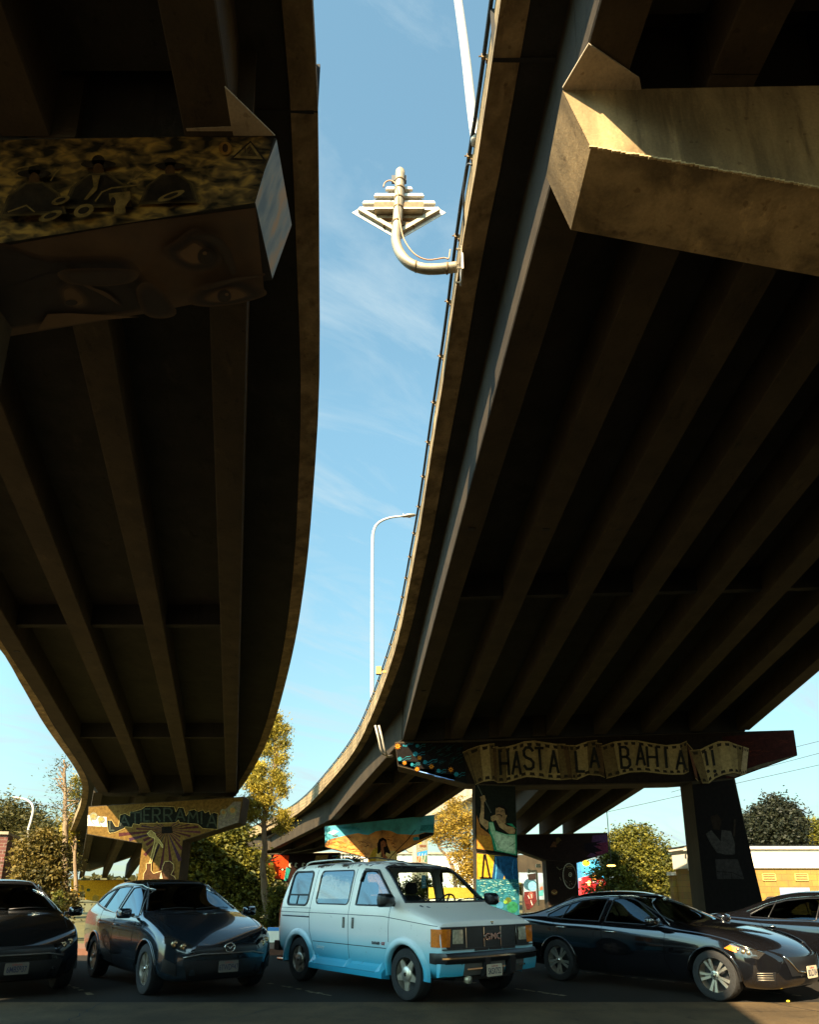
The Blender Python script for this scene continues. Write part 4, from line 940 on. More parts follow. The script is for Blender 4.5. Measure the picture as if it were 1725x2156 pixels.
# ================================================================== lamps
LW = mat('lamp_white', (.42, .40, .36), .4, .1, var=.06)
def mast(name_label, base, top, path, r0, r1, lum=True, lumdir=None, group=None):
    t = thing('street_lamp', name_label, 'street lamp', base, group=group); b0 = Vector(base)
    pts = smooth_pts([p-b0 for p in path], 5); n = len(pts)
    MB().tube(pts, [r0+(r1-r0)*i/(n-1) for i in range(n)], LW, 12).build('mast', LW, t, True)
    if lum:
        e = pts[-1]; d = (pts[-1]-pts[-4]).normalized() if lumdir is None else lumdir
        l_ = MB(); R = []
        for u, w_, h_ in ((0, .06, .05), (.12, .11, .07), (.4, .16, .09), (.7, .12, .06), (.8, .03, .02)):
            c = e+d*u; s_ = d.cross(Vector((0, 0, 1))).normalized()
            R.append([c+s_*w_*cos(a)+Vector((0, 0, 1))*h_*sin(a) for a in [2*pi*i/12 for i in range(12)]])
        l_.rings(R, GALV); l_.build('luminaire', GALV, t, True)
        g_ = MB(); c = e+d*.42+Vector((0, 0, -.075)); g_.lathe([(.0, -.05), (.08, -.03), (.12, .02)], None, 12, 'z', c); g_.build('lens', mat('lamp_lens', (.35, .2, .12), .2), t, True)
        ph_ = MB(); ph_.lathe([(0, .13), (.03, .13), (.035, .06)], None, 8, 'z', e+d*.1); ph_.build('photocell', GALV, t)
    return t
YA = 33
mast('slim white lamp standing on the right overpass, its arm curving over the road', P(784, 1470, YA), None,
     [P(784, 1480, YA), P(784, 1300, YA), P(784.5, 1150, YA), P(788, 1115, YA), P(800, 1099, YA), P(822, 1090, YA), P(846, 1087, YA)], .10, .05)
mast('tapering white mast cut off by the top of the picture, rising behind the right parapet', P(1003, 300, 7.7), None,
     [P(1003, 300, 7.7), P(993, 225, 7.7), P(980, 110, 7.7), P(965, 0, 7.7), P(952, -90, 7.7), P(945, -150, 7.6), P(950, -200, 7.4), P(975, -235, 7.2)], .082, .06)
YLm = 60
mast('small curved lamp rising out of the trees at the far left', P(58, 1800, YLm), None,
     [P(56, 1850, YLm), P(58, 1759, YLm), P(64, 1730, YLm), P(69, 1707, YLm), P(66, 1693, YLm), P(55, 1684, YLm), P(43, 1681, YLm)], .12, .07)
# glowing orange lamp hanging under the ramp
q = P(1288, 1822.5, 52)
hl = thing('hanging_lamp', 'lit orange lamp glowing in front of the round green tree', 'lamp', q)
EM = tri_mat('orange_glow', (1.0, .42, .08), 2.2)
MB().lathe([(0, -.07), (.22, -.06), (.33, .0), (.22, .05)], EM, 20, 'z').build('lamp_bowl', EM, hl, True)
MB().lathe([(.26, .05), (.12, .12), (0, .13)], BLACK, 20, 'z').build('shade', BLACK, hl, True)
MB().tube([(0, 0, .1), (0, 0, 4.6)], .03, BLACK, 6).build('rod', BLACK, hl)

# ================================================================== background structures
fb = thing('distant_bridge', 'high pale bridge in full sun far behind the yellow-leaved tree', 'bridge')
fx = lambda y: 3.8+(113-y)*.187
for nm, secs in (('girder', [(-.4, 10.4), (.4, 10.4), (.4, 12.2), (-.4, 12.2)]), ('deck_slab', [(-1.6, 12.2), (9, 12.2), (9, 12.5), (-1.6, 12.5)]), ('parapet', [(-1.66, 12.15), (-1.4, 12.15), (-1.4, 13.5), (-1.66, 13.5)])):
    MB().rings([[Vector((fx(y)+a, y, z)) for a, z in secs] for y in frange(84, 180, 12)]).build(nm, CONC_L, fb)
YT = 84
pt_ = pier('slender pale pier with a painted side far behind the van roof', YT, 2.4, [(845, 1781), (862, 1794), (900, 1797), (902, 1766), (858, 1772)], [[(868, 1788), (901, 1788), (903, 1897), (867, 1897)]], m=CONC_L)
pt2 = Paint(YT)
pt2.poly([(876, 1769), (901, 1768), (902, 1850), (877, 1850)], '6e6a58')
for pts, c in (([(878, 1795), (900, 1790), (900, 1800), (880, 1803)], '2a6a94'), ([(877, 1771), (888, 1771), (888, 1777), (877, 1777)], 'b07a28'), ([(878, 1804), (884, 1802), (888, 1815), (880, 1815)], '9a4a2c'), ([(890, 1802), (899, 1802), (899, 1815), (893, 1815)], '3a5a48'), ([(884, 1779), (898, 1779), (898, 1784), (884, 1784)], '5a3a28')): pt2.poly(pts, c)
for x in (881, 887, 893): pt2.line([(x, 1815), (x+3, 1797)], .8, 'c8a888')
pt2.done('mural', pt_)
# white hall beyond
wh = thing('white_hall', 'long white building in glaring sun seen under the bridges above the van roof', 'building')
WALLW = mat('white_render', (.85, .80, .70), .8, var=.06)
a, b = P(640, 1790, 105), P(1090, 1790, 105)
MB().box(((a.x+b.x)/2, 110, 3.2), (b.x-a.x, 10, 6.4), WALLW).build('wall', WALLW, wh)
MB().box(((a.x+b.x)/2, 109.9, 6.5), (b.x-a.x+.6, 10.6, .25), CONC_L).build('roof', CONC_L, wh)
SCR = mat('grey_scrawl', (.18, .18, .17), .8)
sc = MB(); random.seed(21)
for k in range(4):
    c = P(933+k*5, 1791+random.uniform(-2, 2), 104.9); pts = [c+Vector((random.uniform(-.3, .3), 0, random.uniform(-.5, .5))) for _ in range(4)]; sc.tube(pts, .035, SCR, 5)
c = P(848, 1803, 104.9); sc.tube([c, c+Vector((.2, 0, .4)), c+Vector((.3, 0, -.4)), c+Vector((-.2, 0, -.5)), c+Vector((0, 0, .2))], .03, SCR, 5)
sc.build('scrawl', SCR, wh)
# low wall with a yellow coping, seen through the windshield of the van
lw = thing('low_wall', 'low white wall with a broad yellow band, seen through the windshield of the van', 'wall')
a, b = P(905, 1868, 34), P(1003, 1868, 34)
MB().box(((a.x+b.x)/2, 34.2, .55), (b.x-a.x, .3, .9), WALLW).build('wall', WALLW, lw)
YEL = mat('yellow_paint', (.62, .38, .03), .7, var=.1)
MB().box(((a.x+b.x)/2, 34.18, 1.28), (b.x-a.x+.1, .36, .50), YEL).build('coping', YEL, lw)

# ---------- white-banded building on the right
YBd = 48
bd = thing('park_building', 'single-storey building with a white panelled band over ochre blockwork, at the right edge', 'building')
def block_mat(name, c1, c2, mortar, sx, bw=.5, rh=.25):
    m, n, l, b = newmat(name); b.inputs['Roughness'].default_value = .85
    t = n.new('ShaderNodeTexCoord'); mp_ = n.new('ShaderNodeMapping'); mp_.inputs['Rotation'].default_value = (pi/2, 0, 0); mp_.inputs['Scale'].default_value = (sx, sx, sx); l.new(t.outputs['Object'], mp_.inputs[0])
    k = n.new('ShaderNodeTexBrick'); k.inputs['Color1'].default_value = (*c1, 1); k.inputs['Color2'].default_value = (*c2, 1); k.inputs['Mortar'].default_value = (*mortar, 1)
    k.inputs['Scale'].default_value = 1; k.inputs['Mortar Size'].default_value = .012; k.inputs['Brick Width'].default_value = bw; k.inputs['Row Height'].default_value = rh; l.new(mp_.outputs[0], k.inputs['Vector'])
    ns_ = n.new('ShaderNodeTexNoise'); ns_.inputs['Scale'].default_value = 2; l.new(t.outputs['Object'], ns_.inputs['Vector'])
    mx = n.new('ShaderNodeMixRGB'); mx.blend_type = 'MULTIPLY'; mx.inputs[0].default_value = .5; l.new(k.outputs[0], mx.inputs[1]); l.new(ns_.outputs['Color'], mx.inputs[2]); l.new(mx.outputs[0], b.inputs['Base Color'])
    bp = n.new('ShaderNodeBump'); bp.inputs['Strength'].default_value = .4; bp.inputs['Distance'].default_value = .02; l.new(k.outputs['Fac'], bp.inputs['Height']); bp.invert = True; l.new(bp.outputs[0], b.inputs['Normal'])
    return m
OCH = block_mat('ochre_block', (.36, .20, .035), (.29, .16, .03), (.17, .10, .025), 1.0, .8, .4)
X0 = P(1463, 1850, YBd).x; X1 = 46
MB().box(((X0+X1)/2, YBd+1.6, .6), (X1-X0, 3.2, 4.4), OCH).build('wall', OCH, bd)
BAND = mat('white_band', (.70, .63, .52), .7, var=.05)
MB().box(((X0+X1)/2, YBd+1.55, 3.42), (X1-X0+.3, 3.4, 1.24), BAND).build('parapet_band', BAND, bd)
MB().box(((X0+X1)/2, YBd+1.5, 4.14), (X1-X0+.6, 3.7, .20), BAND).build('cornice', BAND, bd)
MB().box(((X0+X1)/2, YBd+1.5, 4.27), (X1-X0+.7, 3.8, .05), BLACK).build('roof', BLACK, bd)
rl_ = MB(); fy = YBd-.16
def strip(pts):
    for i in range(len(pts)-1):
        a, b_ = Vector((pts[i][0], fy, pts[i][1])), Vector((pts[i+1][0], fy, pts[i+1][1])); d = (b_-a).normalized(); s_ = Vector((-d.z, 0, d.x))*.02
        q = [a-s_-d*.02, b_-s_+d*.02, b_+s_+d*.02, a+s_-d*.02]; rl_.prism(q, [v+Vector((0, -.025-.002*(i % 2), 0)) for v in q])
for k in range(7):
    x = 21.15+k*2.72
    strip([(x, 3.72), (x+.55, 3.72), (x+1.05, 3.12), (x+2.35, 3.12), (x+2.35, 3.72), (x+1.25, 3.72)])
rl_.build('relief_panel', BAND, bd)
for x0, x1 in ((1605.6, 1634.3), (1674, 1702.6)):
    a, b_ = P(x0, 1840, YBd), P(x1, 1854, YBd)
    f_ = MB(); cx_, cz_, w_, h_ = (a.x+b_.x)/2, (a.z+b_.z)/2, b_.x-a.x, a.z-b_.z
    FR = mat('vent_frame', (.55, .36, .10), .6)
    for c, d in (((cx_, YBd-.03, a.z), (w_, .08, .05)), ((cx_, YBd-.03, b_.z), (w_, .08, .05)), ((a.x, YBd-.03, cz_), (.05, .08, h_)), ((b_.x, YBd-.03, cz_), (.05, .08, h_))): f_.box(c, d)
    v = f_.build('vent', FR, bd)
    MB().box((cx_, YBd-.004, cz_), (w_, .01, h_), BLACK).build('opening', BLACK, v)
    s_ = MB()
    for k in range(3): s_.box((cx_, YBd-.03, b_.z+h_*(k+1)/4), (w_-.06, .05, .045))
    s_.build('louvre', FR, v)
a = P(1642, 1869, YBd); MB().box((a.x+1.0, YBd-.02, a.z-.35), (2.0, .05, .7), mat('blue_panel', (.22, .22, .42), .4)).build('window', mat('blue_panel', (0, 0, 0)), bd)
TRIM0 = mat('dark_window', (.02, .025, .03), .2)
co = MB(); co.box((X0-.02, YBd-.05, .6), (.34, .34, 4.38), OCH); co.build('corner_pier', OCH, bd)
co = MB(); co.box((X0-.05, YBd-.1, 3.4), (.5, .5, 1.5), BAND); co.box((X0-.05, YBd-.1, 2.9), (.6, .6, .18), BAND); co.box((X0-.05, YBd-.1, 4.05), (.75, .75, .22), BAND); co.build('corner_capital', BAND, bd)
lo = MB(); a = P(1427, 1850, YBd+3); lo.box((a.x+.5, YBd+3.6, .4), (1.5, .7, 4.0), OCH); lo.box((a.x+.5, YBd+3.6, 2.5), (1.7, .9, .25), BAND); lo.build('side_wing', BAND, bd)

# ---------- brick building at the left edge
BRK = block_mat('red_brick', (.16, .045, .03), (.11, .035, .025), (.22, .16, .12), 1.0, .42, .16)
bk = thing('brick_building', 'dark red brick building with a thin pale coping at the left edge', 'building')
a, b_ = Vector((-18.4, 32.9, 0)), Vector((-21.3, 38.6, 0))
def wall_seg(a, b_, th, z0, z1, m, nm, par):
    d = (b_-a).normalized(); n_ = Vector((d.y, -d.x, 0))
    if n_.x > 0: n_ = -n_
    q = [a, b_, b_+n_*th, a+n_*th]; return MB().prism([p+Vector((0, 0, z0)) for p in q], [p+Vector((0, 0, z1)) for p in q], m).build(nm, m, par)
wall_seg(Vector((-19.0, 33, 0)), Vector((-21.3, 38.6, 0)), 9, 0, 3.92, BRK, 'wall', bk)
wall_seg(Vector((-18.95, 32.9, 0)), Vector((-21.25, 38.65, 0)), 9.2, 3.925, 4.06, CONC_L, 'coping', bk)

# ---------- long dark unseen building, added behind the camera to block low sky in reflections
sbd = thing('street_building', 'long brown building across the street, behind the viewer', 'building')
BRN = mat('brown_stucco', (.07, .052, .038), .9, var=.3, scale=2)
MB().box((4, -34, 3.6), (92, 8, 7.2), BRN).build('wall', BRN, sbd); MB().box((4, -34, 7.3), (93, 9, .25), BLACK).build('roof', BLACK, sbd)
for k in range(14):
    fw = MB(); fw.box((-38+k*6.4, -29.97, 3.4), (2.4, .1, 1.6)); f_w = fw.build('window', TRIM0, sbd)
# ---------- wires
for i, (p0, p1) in enumerate((((1600, 1592), (1760, 1552)), ((1600, 1619), (1760, 1577)), ((1530, 1654), (1760, 1603)))):
    a, b_ = P(*p0, 80), P(*p1, 78); wv = MB(); d = b_-a
    wv.tube([a-d*1.2, a-d*.5, a, b_, b_+d], .03, BLACK, 5)
    tag(wv.build('power_line', BLACK), ['highest wire', 'middle wire', 'lowest wire, passing nearest the leaning column'][i]+' crossing the sky at the right edge', 'power line', 'power lines at the right')

# ================================================================== trees
def leafmat(name, a, b, c, tr=.3):
    m, n, l, bs = newmat(name); bs.inputs['Roughness'].default_value = .6; bs.inputs['Specular IOR Level'].default_value = .25
    t = n.new('ShaderNodeTexCoord')
    def nz(s): 
        x = n.new('ShaderNodeTexNoise'); x.inputs['Scale'].default_value = s; x.inputs['Detail'].default_value = 2; l.new(t.outputs['Object'], x.inputs['Vector']); return x.outputs['Fac']
    ad = n.new('ShaderNodeMath'); ad.operation = 'MULTIPLY_ADD'; ad.inputs[1].default_value = .5; l.new(nz(1.1), ad.inputs[0])
    h_ = n.new('ShaderNodeMath'); h_.operation = 'MULTIPLY'; h_.inputs[1].default_value = .5; l.new(nz(11), h_.inputs[0]); l.new(h_.outputs[0], ad.inputs[2])
    r = n.new('ShaderNodeValToRGB'); e = r.color_ramp.elements; e[0].position = .40; e[0].color = (*a, 1); e[1].position = .62; e[1].color = (*c, 1); k = e.new(.5); k.color = (*b, 1)
    l.new(ad.outputs[0], r.inputs[0]); l.new(r.outputs[0], bs.inputs['Base Color'])
    tl = n.new('ShaderNodeBsdfTranslucent'); l.new(r.outputs[0], tl.inputs[0]); mx = n.new('ShaderNodeMixShader'); mx.inputs[0].default_value = tr
    o = n['Material Output']; l.new(bs.outputs[0], mx.inputs[1]); l.new(tl.outputs[0], mx.inputs[2]); l.new(mx.outputs[0], o.inputs[0]); return m
LGOLD = leafmat('leaf_gold', (.12, .10, .012), (.25, .19, .018), (.40, .29, .028))
LGREEN = leafmat('leaf_green', (.028, .034, .007), (.09, .088, .011), (.22, .18, .017))
LYEL = leafmat('leaf_yellow', (.17, .10, .014), (.30, .19, .022), (.42, .27, .035), .4)
LDARK = leafmat('leaf_dark', (.008, .010, .005), (.014, .016, .007), (.024, .025, .009), .15)
LCIT = leafmat('leaf_citrus', (.035, .032, .009), (.085, .064, .013), (.18, .12, .02))
LBRN = leafmat('leaf_olive', (.035, .032, .010), (.06, .055, .014), (.10, .082, .018))
BARK = mat('bark', (.16, .105, .058), .9, var=.45, scale=14, bump=1.0, bscale=18, streak=1)
BARKD = mat('bark_dark', (.07, .05, .032), .9, var=.4, scale=10)
def rnd_unit(rg):
    z = rg.uniform(-1, 1); a = rg.uniform(0, 2*pi); s_ = math.sqrt(1-z*z); return Vector((s_*cos(a), s_*sin(a), z))
def crown(blobs, n, size, lm, rg, droop=0.0, clump=.28, asp=2.6, Y=None, loc=None):
    'blobs: (centre, rx, ry, rz, weight); leaves gather in clumps near the surface of each blob'
    v = []; f = []
    tot = sum(b[4] for b in blobs)
    for c, rx, ry, rz, w_ in blobs:
        k = int(n*w_/tot); nc = max(4, int(k/34))
        cs = []
        for _ in range(nc):
            d = rnd_unit(rg); r = rg.uniform(.30, 1.0)**.5*(1.28 if rg.random() < .22 else 1.0); cs.append((c+Vector((d.x*rx*r, d.y*ry*r, d.z*rz*r)), rg.uniform(.6, 1.3)))
        for i in range(k):
            cc, cr_ = cs[i % nc]; g = clump*cr_
            p = cc+Vector((rg.gauss(0, g), rg.gauss(0, g), rg.gauss(0, g*.7)))
            d = rnd_unit(rg); d.z = d.z*.5-droop; d.normalize(); s_ = d.cross(rnd_unit(rg)).normalized()
            L1 = size*rg.uniform(.6, 1.4); W1 = L1/asp
            o = len(v); v += [p-d*L1/2, p+s_*W1/2, p+d*L1/2, p-s_*W1/2]; f.append((o, o+1, o+2, o+3))
    return v, f
def limb(mb, a, b, r0, r1, rg, n=6, wob=.08, m=None):
    pts = []; d = b-a; L_ = d.length
    for i in range(n+1):
        t = i/n; o = Vector((rg.gauss(0, 1), rg.gauss(0, 1), rg.gauss(0, .4)))*wob*L_*(0 if i in (0, n) else .35); pts.append(a+d*t+o)
    mb.tube(pts, [r0+(r1-r0)*i/n for i in range(n+1)], m, 7); return pts
def tree(name, label, base, trunk, r0, blobs, n, size, lm, bark=BARK, seed=1, group=None, cat='tree', limbs=8, droop=0., clump=.28, twigs=0, asp=2.6):
    rg = random.Random(seed); t = thing(name, label, cat, base, group=group); b0 = Vector(base)
    mb = MB(); tp = smooth_pts([Vector(p)-b0 for p in trunk], 5); k = len(tp)
    mb.tube([p+Vector((rg.gauss(0, r0*.12), rg.gauss(0, r0*.12), 0)) for p in tp], [r0*(1-.7*i/(k-1)) for i in range(k)], bark, 10)
    for i in range(limbs):
        bl = blobs[i % len(blobs)]; tgt = bl[0]-b0+Vector((rg.uniform(-.6, .6)*bl[1], rg.uniform(-.6, .6)*bl[2], rg.uniform(-.4, .5)*bl[3]))
        cand = [p for p in tp if p.z < tgt.z+.2] or tp[:1]; s_ = cand[max(0, len(cand)-1-rg.randint(0, 3))] if len(cand) > 1 else cand[0]
        lp_ = limb(mb, s_, tgt, r0*.35, r0*.08, rg, m=bark)
        for j in range(twigs):
            a = lp_[rg.randint(2, 6)]; limb(mb, a, a+rnd_unit(rg)*rg.uniform(.25, .5)*bl[1], r0*.08, r0*.02, rg, 4, .15, bark)
    mb.build('trunk', bark, t, True)
    if n:
        v, f = crown([(b[0]-b0, b[1], b[2], b[3], b[4]) for b in blobs], n, size, lm, rg, droop, clump, asp=asp)
        c = MB(); c.keep = True; c.add(v, f, lm); c.build('crown', lm, t)
    return t
def B(x, y, Y, rpx, rypx=None, w=None, dep=1.0):
    'blob at picture point x, y and depth Y with radii given in picture pixels'
    k = Y/1501; return (P(x, y, Y), rpx*k, rpx*k*dep, (rypx or rpx)*k, w if w else rpx*(rypx or rpx))

# tall gum in the gap
Yt = 45
tree('gum_tree', 'tall slender golden-leaved tree with a bare lower trunk, left of the white van', P(564, 1966, Yt),
     [P(564, 1966, Yt), P(563, 1920, Yt), P(557, 1870, Yt), P(554, 1830, Yt), P(557, 1780, Yt), P(558, 1720, Yt), P(572, 1660, Yt), P(579, 1610, Yt), P(580, 1570, Yt), P(575, 1520, Yt)], .26,
     [B(575, 1513, Yt, 14, 14), B(592, 1535, Yt, 15, 12), B(566, 1545, Yt, 18, 16), B(595, 1565, Yt, 12, 14), B(560, 1575, Yt, 20, 14), B(592, 1600, Yt, 13, 12), B(585, 1635, Yt, 17, 18), B(545, 1618, Yt, 20, 18), B(533, 1645, Yt, 20, 16), B(552, 1660, Yt, 20, 16), B(592, 1665, Yt, 14, 12), B(562, 1690, Yt, 22, 16), B(532, 1690, Yt, 18, 14), B(545, 1715, Yt, 24, 12), B(598, 1722, Yt, 13, 15), B(592, 1745, Yt, 14, 7), B(530, 1723, Yt, 12, 7)],
     22000, .20, LGOLD, seed=3, limbs=18, droop=.75, clump=.22, twigs=3, asp=3.4)
# small dead twig growing from the trunk
tw = MB(); rg = random.Random(5)
for e in ((600, 1793), (596, 1808), (606, 1788), (590, 1812)): limb(tw, P(558, 1817, Yt)-P(564, 1966, Yt), P(*e, Yt-.1)-P(564, 1966, Yt), .035, .01, rg, 6, .12)
gum = bpy.data.objects['gum_tree']; tw.build('dead_branch', BARK, gum, True)
# dense bush behind the rayed pier
Yb = 60
tree('shade_tree', 'dense low dark tree with sunlit golden top, directly right of the rayed pier', P(440, 1920, Yb), [P(440, 1923, Yb), P(445, 1860, Yb), P(450, 1820, Yb)], .25,
     [B(430, 1790, Yb, 40, 34), B(480, 1775, Yb, 30, 26), B(500, 1760, Yb, 20, 18), B(460, 1850, Yb, 55, 50), B(515, 1820, Yb, 36, 36), B(400, 1860, Yb, 40, 50), B(525, 1880, Yb, 34, 40), B(500, 1920, Yb, 40, 30), B(545, 1850, Yb, 16, 24)],
     42000, .34, LGREEN, seed=4, limbs=6, clump=.45, asp=1.7)
tree('bushy_tree', 'small yellow-green tree showing between the gum trunk and the rear of the van', P(585, 1966, 43), [P(585, 1966, 43), P(582, 1920, 43), P(580, 1890, 43)], .12,
     [B(588, 1885, 43, 17, 16), B(578, 1915, 43, 12, 20), B(590, 1930, 43, 14, 25), B(573, 1950, 43, 8, 12)], 6500, .17, LGREEN, seed=6, limbs=5, clump=.2, asp=1.7)
tree('bushy_tree', 'low straggly bush in sun beside the hood of the grey crossover', P(520, 1968, 42), [P(520, 1968, 42), P(520, 1945, 42)], .08,
     [B(515, 1935, 42, 18, 14), B(540, 1942, 42, 13, 14), B(497, 1942, 42, 13, 10)], 4000, .17, LGREEN, seed=16, limbs=4, clump=.2, asp=1.7)
# left shrub
Ys = 31
tree('citrus_tree', 'bushy broad-leaved tree above the black car at the left edge', P(85, 1972, Ys), [P(85, 1972, Ys), P(84, 1900, Ys), P(86, 1850, Ys)], .10,
     [B(90, 1765, Ys, 24, 16), B(70, 1790, Ys, 30, 28), B(108, 1800, Ys, 24, 30), B(65, 1830, Ys, 30, 26), B(95, 1840, Ys, 34, 28), B(78, 1865, Ys, 30, 22), B(112, 1875, Ys, 18, 22), B(60, 1855, Ys, 26, 20), B(90, 1900, Ys, 34, 24), B(60, 1925, Ys, 30, 26), B(110, 1930, Ys, 30, 30), B(140, 1905, Ys, 16, 24)],
     24000, .16, LCIT, seed=7, limbs=8, clump=.2, droop=.35, asp=1.9)
tree('bushy_tree', 'sparse vine-like sapling drooping beside the black car', P(118, 1972, 29), [P(118, 1972, 29), P(122, 1920, 29), P(124, 1885, 29)], .025,
     [B(126, 1890, 29, 10, 12), B(118, 1905, 29, 9, 10), B(132, 1898, 29, 5, 5)], 420, .12, LGREEN, seed=8, limbs=5, clump=.09, asp=1.5)
# trees far left
tree('park_tree', 'hazy olive tree at the far left edge behind the curved lamp', P(20, 1905, 66), [P(20, 1905, 66), P(22, 1800, 66), P(25, 1740, 66)], .4,
     [B(10, 1705, 66, 24, 22), B(40, 1715, 66, 22, 20), B(20, 1740, 66, 40, 26), B(75, 1715, 66, 16, 20), B(85, 1735, 66, 22, 20), B(60, 1765, 66, 50, 26), B(0, 1750, 66, 30, 30)], 9000, .36, LBRN, seed=9, limbs=10, clump=.6, twigs=2)
tree('park_tree', 'rounder olive tree between the curved lamp and the bare tree', P(118, 1905, 62), [P(118, 1905, 62), P(116, 1800, 62), P(116, 1760, 62)], .3,
     [B(112, 1750, 62, 20, 18), B(122, 1775, 62, 24, 22), B(98, 1770, 62, 20, 24), B(140, 1750, 62, 12, 22), B(120, 1810, 62, 30, 30)], 6000, .34, LBRN, seed=10, limbs=8, clump=.5, twigs=1)
tree('bare_tree', 'nearly leafless tree with pale branches rising left of the overpass', P(138, 1905, 56), [P(138, 1905, 56), P(136, 1780, 56), P(137, 1700, 56), P(136, 1640, 56), P(134, 1600, 56)], .26,
     [B(125, 1620, 56, 12, 22), B(142, 1615, 56, 12, 20), B(120, 1660, 56, 14, 18), B(152, 1660, 56, 14, 22), B(160, 1690, 56, 12, 20), B(128, 1705, 56, 14, 20), B(150, 1725, 56, 16, 18), B(114, 1640, 56, 8, 12)], 900, .2, LBRN, seed=11, limbs=22, clump=.4, twigs=5)
tree('park_tree', 'thin-leaved tree pressed against the curving left parapet', P(160, 1905, 58), [P(160, 1905, 58), P(158, 1800, 58), P(160, 1700, 58)], .2,
     [B(163, 1650, 58, 9, 20), B(160, 1680, 58, 12, 18), B(152, 1735, 58, 14, 22), B(140, 1760, 58, 12, 16)], 2600, .26, LGOLD, seed=12, limbs=9, clump=.34, twigs=2, droop=.3)
# yellow tree behind the painted column
Yy = 80
tree('yellow_tree', 'open-crowned tree with bright yellow leaves, left of the painted man column', P(958, 1918, Yy), [P(962, 1921, Yy), P(958, 1850, Yy), P(944, 1808, Yy), P(928, 1788, Yy), P(918, 1772, Yy)], .26,
     [B(955, 1695, Yy, 14, 16), B(965, 1725, Yy, 28, 20), B(925, 1748, Yy, 24, 14), B(990, 1735, Yy, 14, 22), B(968, 1765, Yy, 26, 18), B(918, 1765, Yy, 18, 10), B(985, 1790, Yy, 16, 26), B(960, 1800, Yy, 14, 12), B(978, 1840, Yy, 22, 26), B(930, 1725, Yy, 12, 10), B(1000, 1830, Yy, 14, 34)], 15000, .28, LYEL, seed=13, limbs=18, clump=.46, twigs=4)
tree('park_tree', 'green tree behind the windshield of the van', P(890, 1925, 52), [P(890, 1915, 52), P(890, 1880, 52), P(892, 1860, 52)], .2,
     [B(880, 1868, 52, 30, 14), B(905, 1878, 52, 26, 14), B(850, 1880, 52, 30, 14), B(815, 1876, 52, 24, 14)], 5000, .22, LGREEN, seed=14, limbs=5, clump=.4)
tree('park_tree', 'small bright green tree under the eye-painted pier and the desert pier', P(740, 1912, 58), [P(740, 1908, 58), P(740, 1850, 58), P(742, 1830, 58)], .2,
     [B(730, 1815, 58, 18, 12), B(752, 1822, 58, 18, 12), B(725, 1835, 58, 26, 18), B(760, 1840, 58, 16, 16)], 4500, .2, LGREEN, seed=15, limbs=5, clump=.36, asp=1.8)
# round tree on the right
Yr_ = 60
tree('round_tree', 'round leafy green tree between the violet pier end and the leaning column', P(1345, 1912, Yr_), [P(1345, 1910, Yr_), P(1342, 1860, Yr_), P(1340, 1820, Yr_)], .3,
     [B(1308, 1765, Yr_, 22, 20), B(1345, 1758, Yr_, 30, 20), B(1375, 1785, Yr_, 30, 20), B(1320, 1800, Yr_, 44, 28), B(1385, 1815, Yr_, 34, 24), B(1405, 1835, Yr_, 24, 20), B(1340, 1835, Yr_, 60, 26), B(1350, 1865, Yr_, 70, 18), B(1285, 1800, Yr_, 20, 24), B(1270, 1835, Yr_, 24, 14), B(1415, 1860, Yr_, 20, 14), B(1300, 1880, Yr_, 60, 16)],
     26000, .25, LGREEN, seed=17, limbs=12, clump=.42, asp=1.8)
Yd = 74
tree('dark_tree', 'large dark evergreen tree above the white-banded building', P(1625, 1900, Yd), [P(1625, 1900, Yd), P(1630, 1800, Yd), P(1632, 1740, Yd)], .5,
     [B(1637, 1700, Yd, 24, 22), B(1655, 1712, Yd, 26, 20), B(1612, 1715, Yd, 28, 20), B(1600, 1735, Yd, 32, 22), B(1640, 1740, Yd, 44, 26), B(1670, 1745, Yd, 24, 22), B(1585, 1760, Yd, 28, 22), B(1620, 1765, Yd, 60, 20), B(1670, 1770, Yd, 30, 16)],
     24000, .34, LDARK, seed=18, limbs=10, clump=.55, asp=2)
tree('dark_tree', 'greener tree cut by the right edge beside the large dark one', P(1712, 1900, 78), [P(1712, 1900, 78), P(1712, 1780, 78)], .4,
     [B(1708, 1745, 78, 22, 18), B(1730, 1755, 78, 30, 24), B(1700, 1765, 78, 26, 18)], 7000, .34, LGREEN, seed=19, limbs=6, clump=.5)
tree('dark_tree', 'small brown-leaved tree peeping between the leaning column and the dark evergreen', P(1568, 1895, 90), [P(1568, 1895, 90), P(1570, 1750, 90)], .3,
     [B(1565, 1730, 90, 14, 10), B(1580, 1727, 90, 12, 10), B(1560, 1745, 90, 16, 12)], 2500, .34, LBRN, seed=20, limbs=5, clump=.5)
# low far hedge line so the park has an end
rg = random.Random(33); hv = []; hf = []
for i in range(9000):
    x = rg.uniform(-150, 150); y = 150+rg.uniform(-6, 6); top = 4.5+2.5*sin(x*.11)+1.5*sin(x*.37+1)
    p = Vector((x, y, rg.uniform(0, 1)**.7*top)); d = rnd_unit(rg); s_ = d.cross(rnd_unit(rg)).normalized(); L1 = rg.uniform(.7, 1.5)
    o = len(hv); hv += [p-d*L1, p+s_*L1*.6, p+d*L1, p-s_*L1*.6]; hf.append((o, o+1, o+2, o+3))
c = MB(); c.keep = True; c.add(hv, hf, LBRN); tag(c.build('distant_wood', LBRN), kind='stuff')
q = P(1655, 2108, 10.25); ff = MB(); ff.lathe([(0, -.016), (.018, -.012), (.026, 0), (.018, .012), (0, .016)], mat('lemon', (.55, .40, .02), .5), 12, 'z', (0, 0, .022))
tag(ff.build('fallen_fruit', mat('lemon', (0, 0, 0)), None, True, (q.x, 10.18, 0)), 'tiny yellow fallen fruit on the sunlit street edge below the black sedan nose', 'fruit')
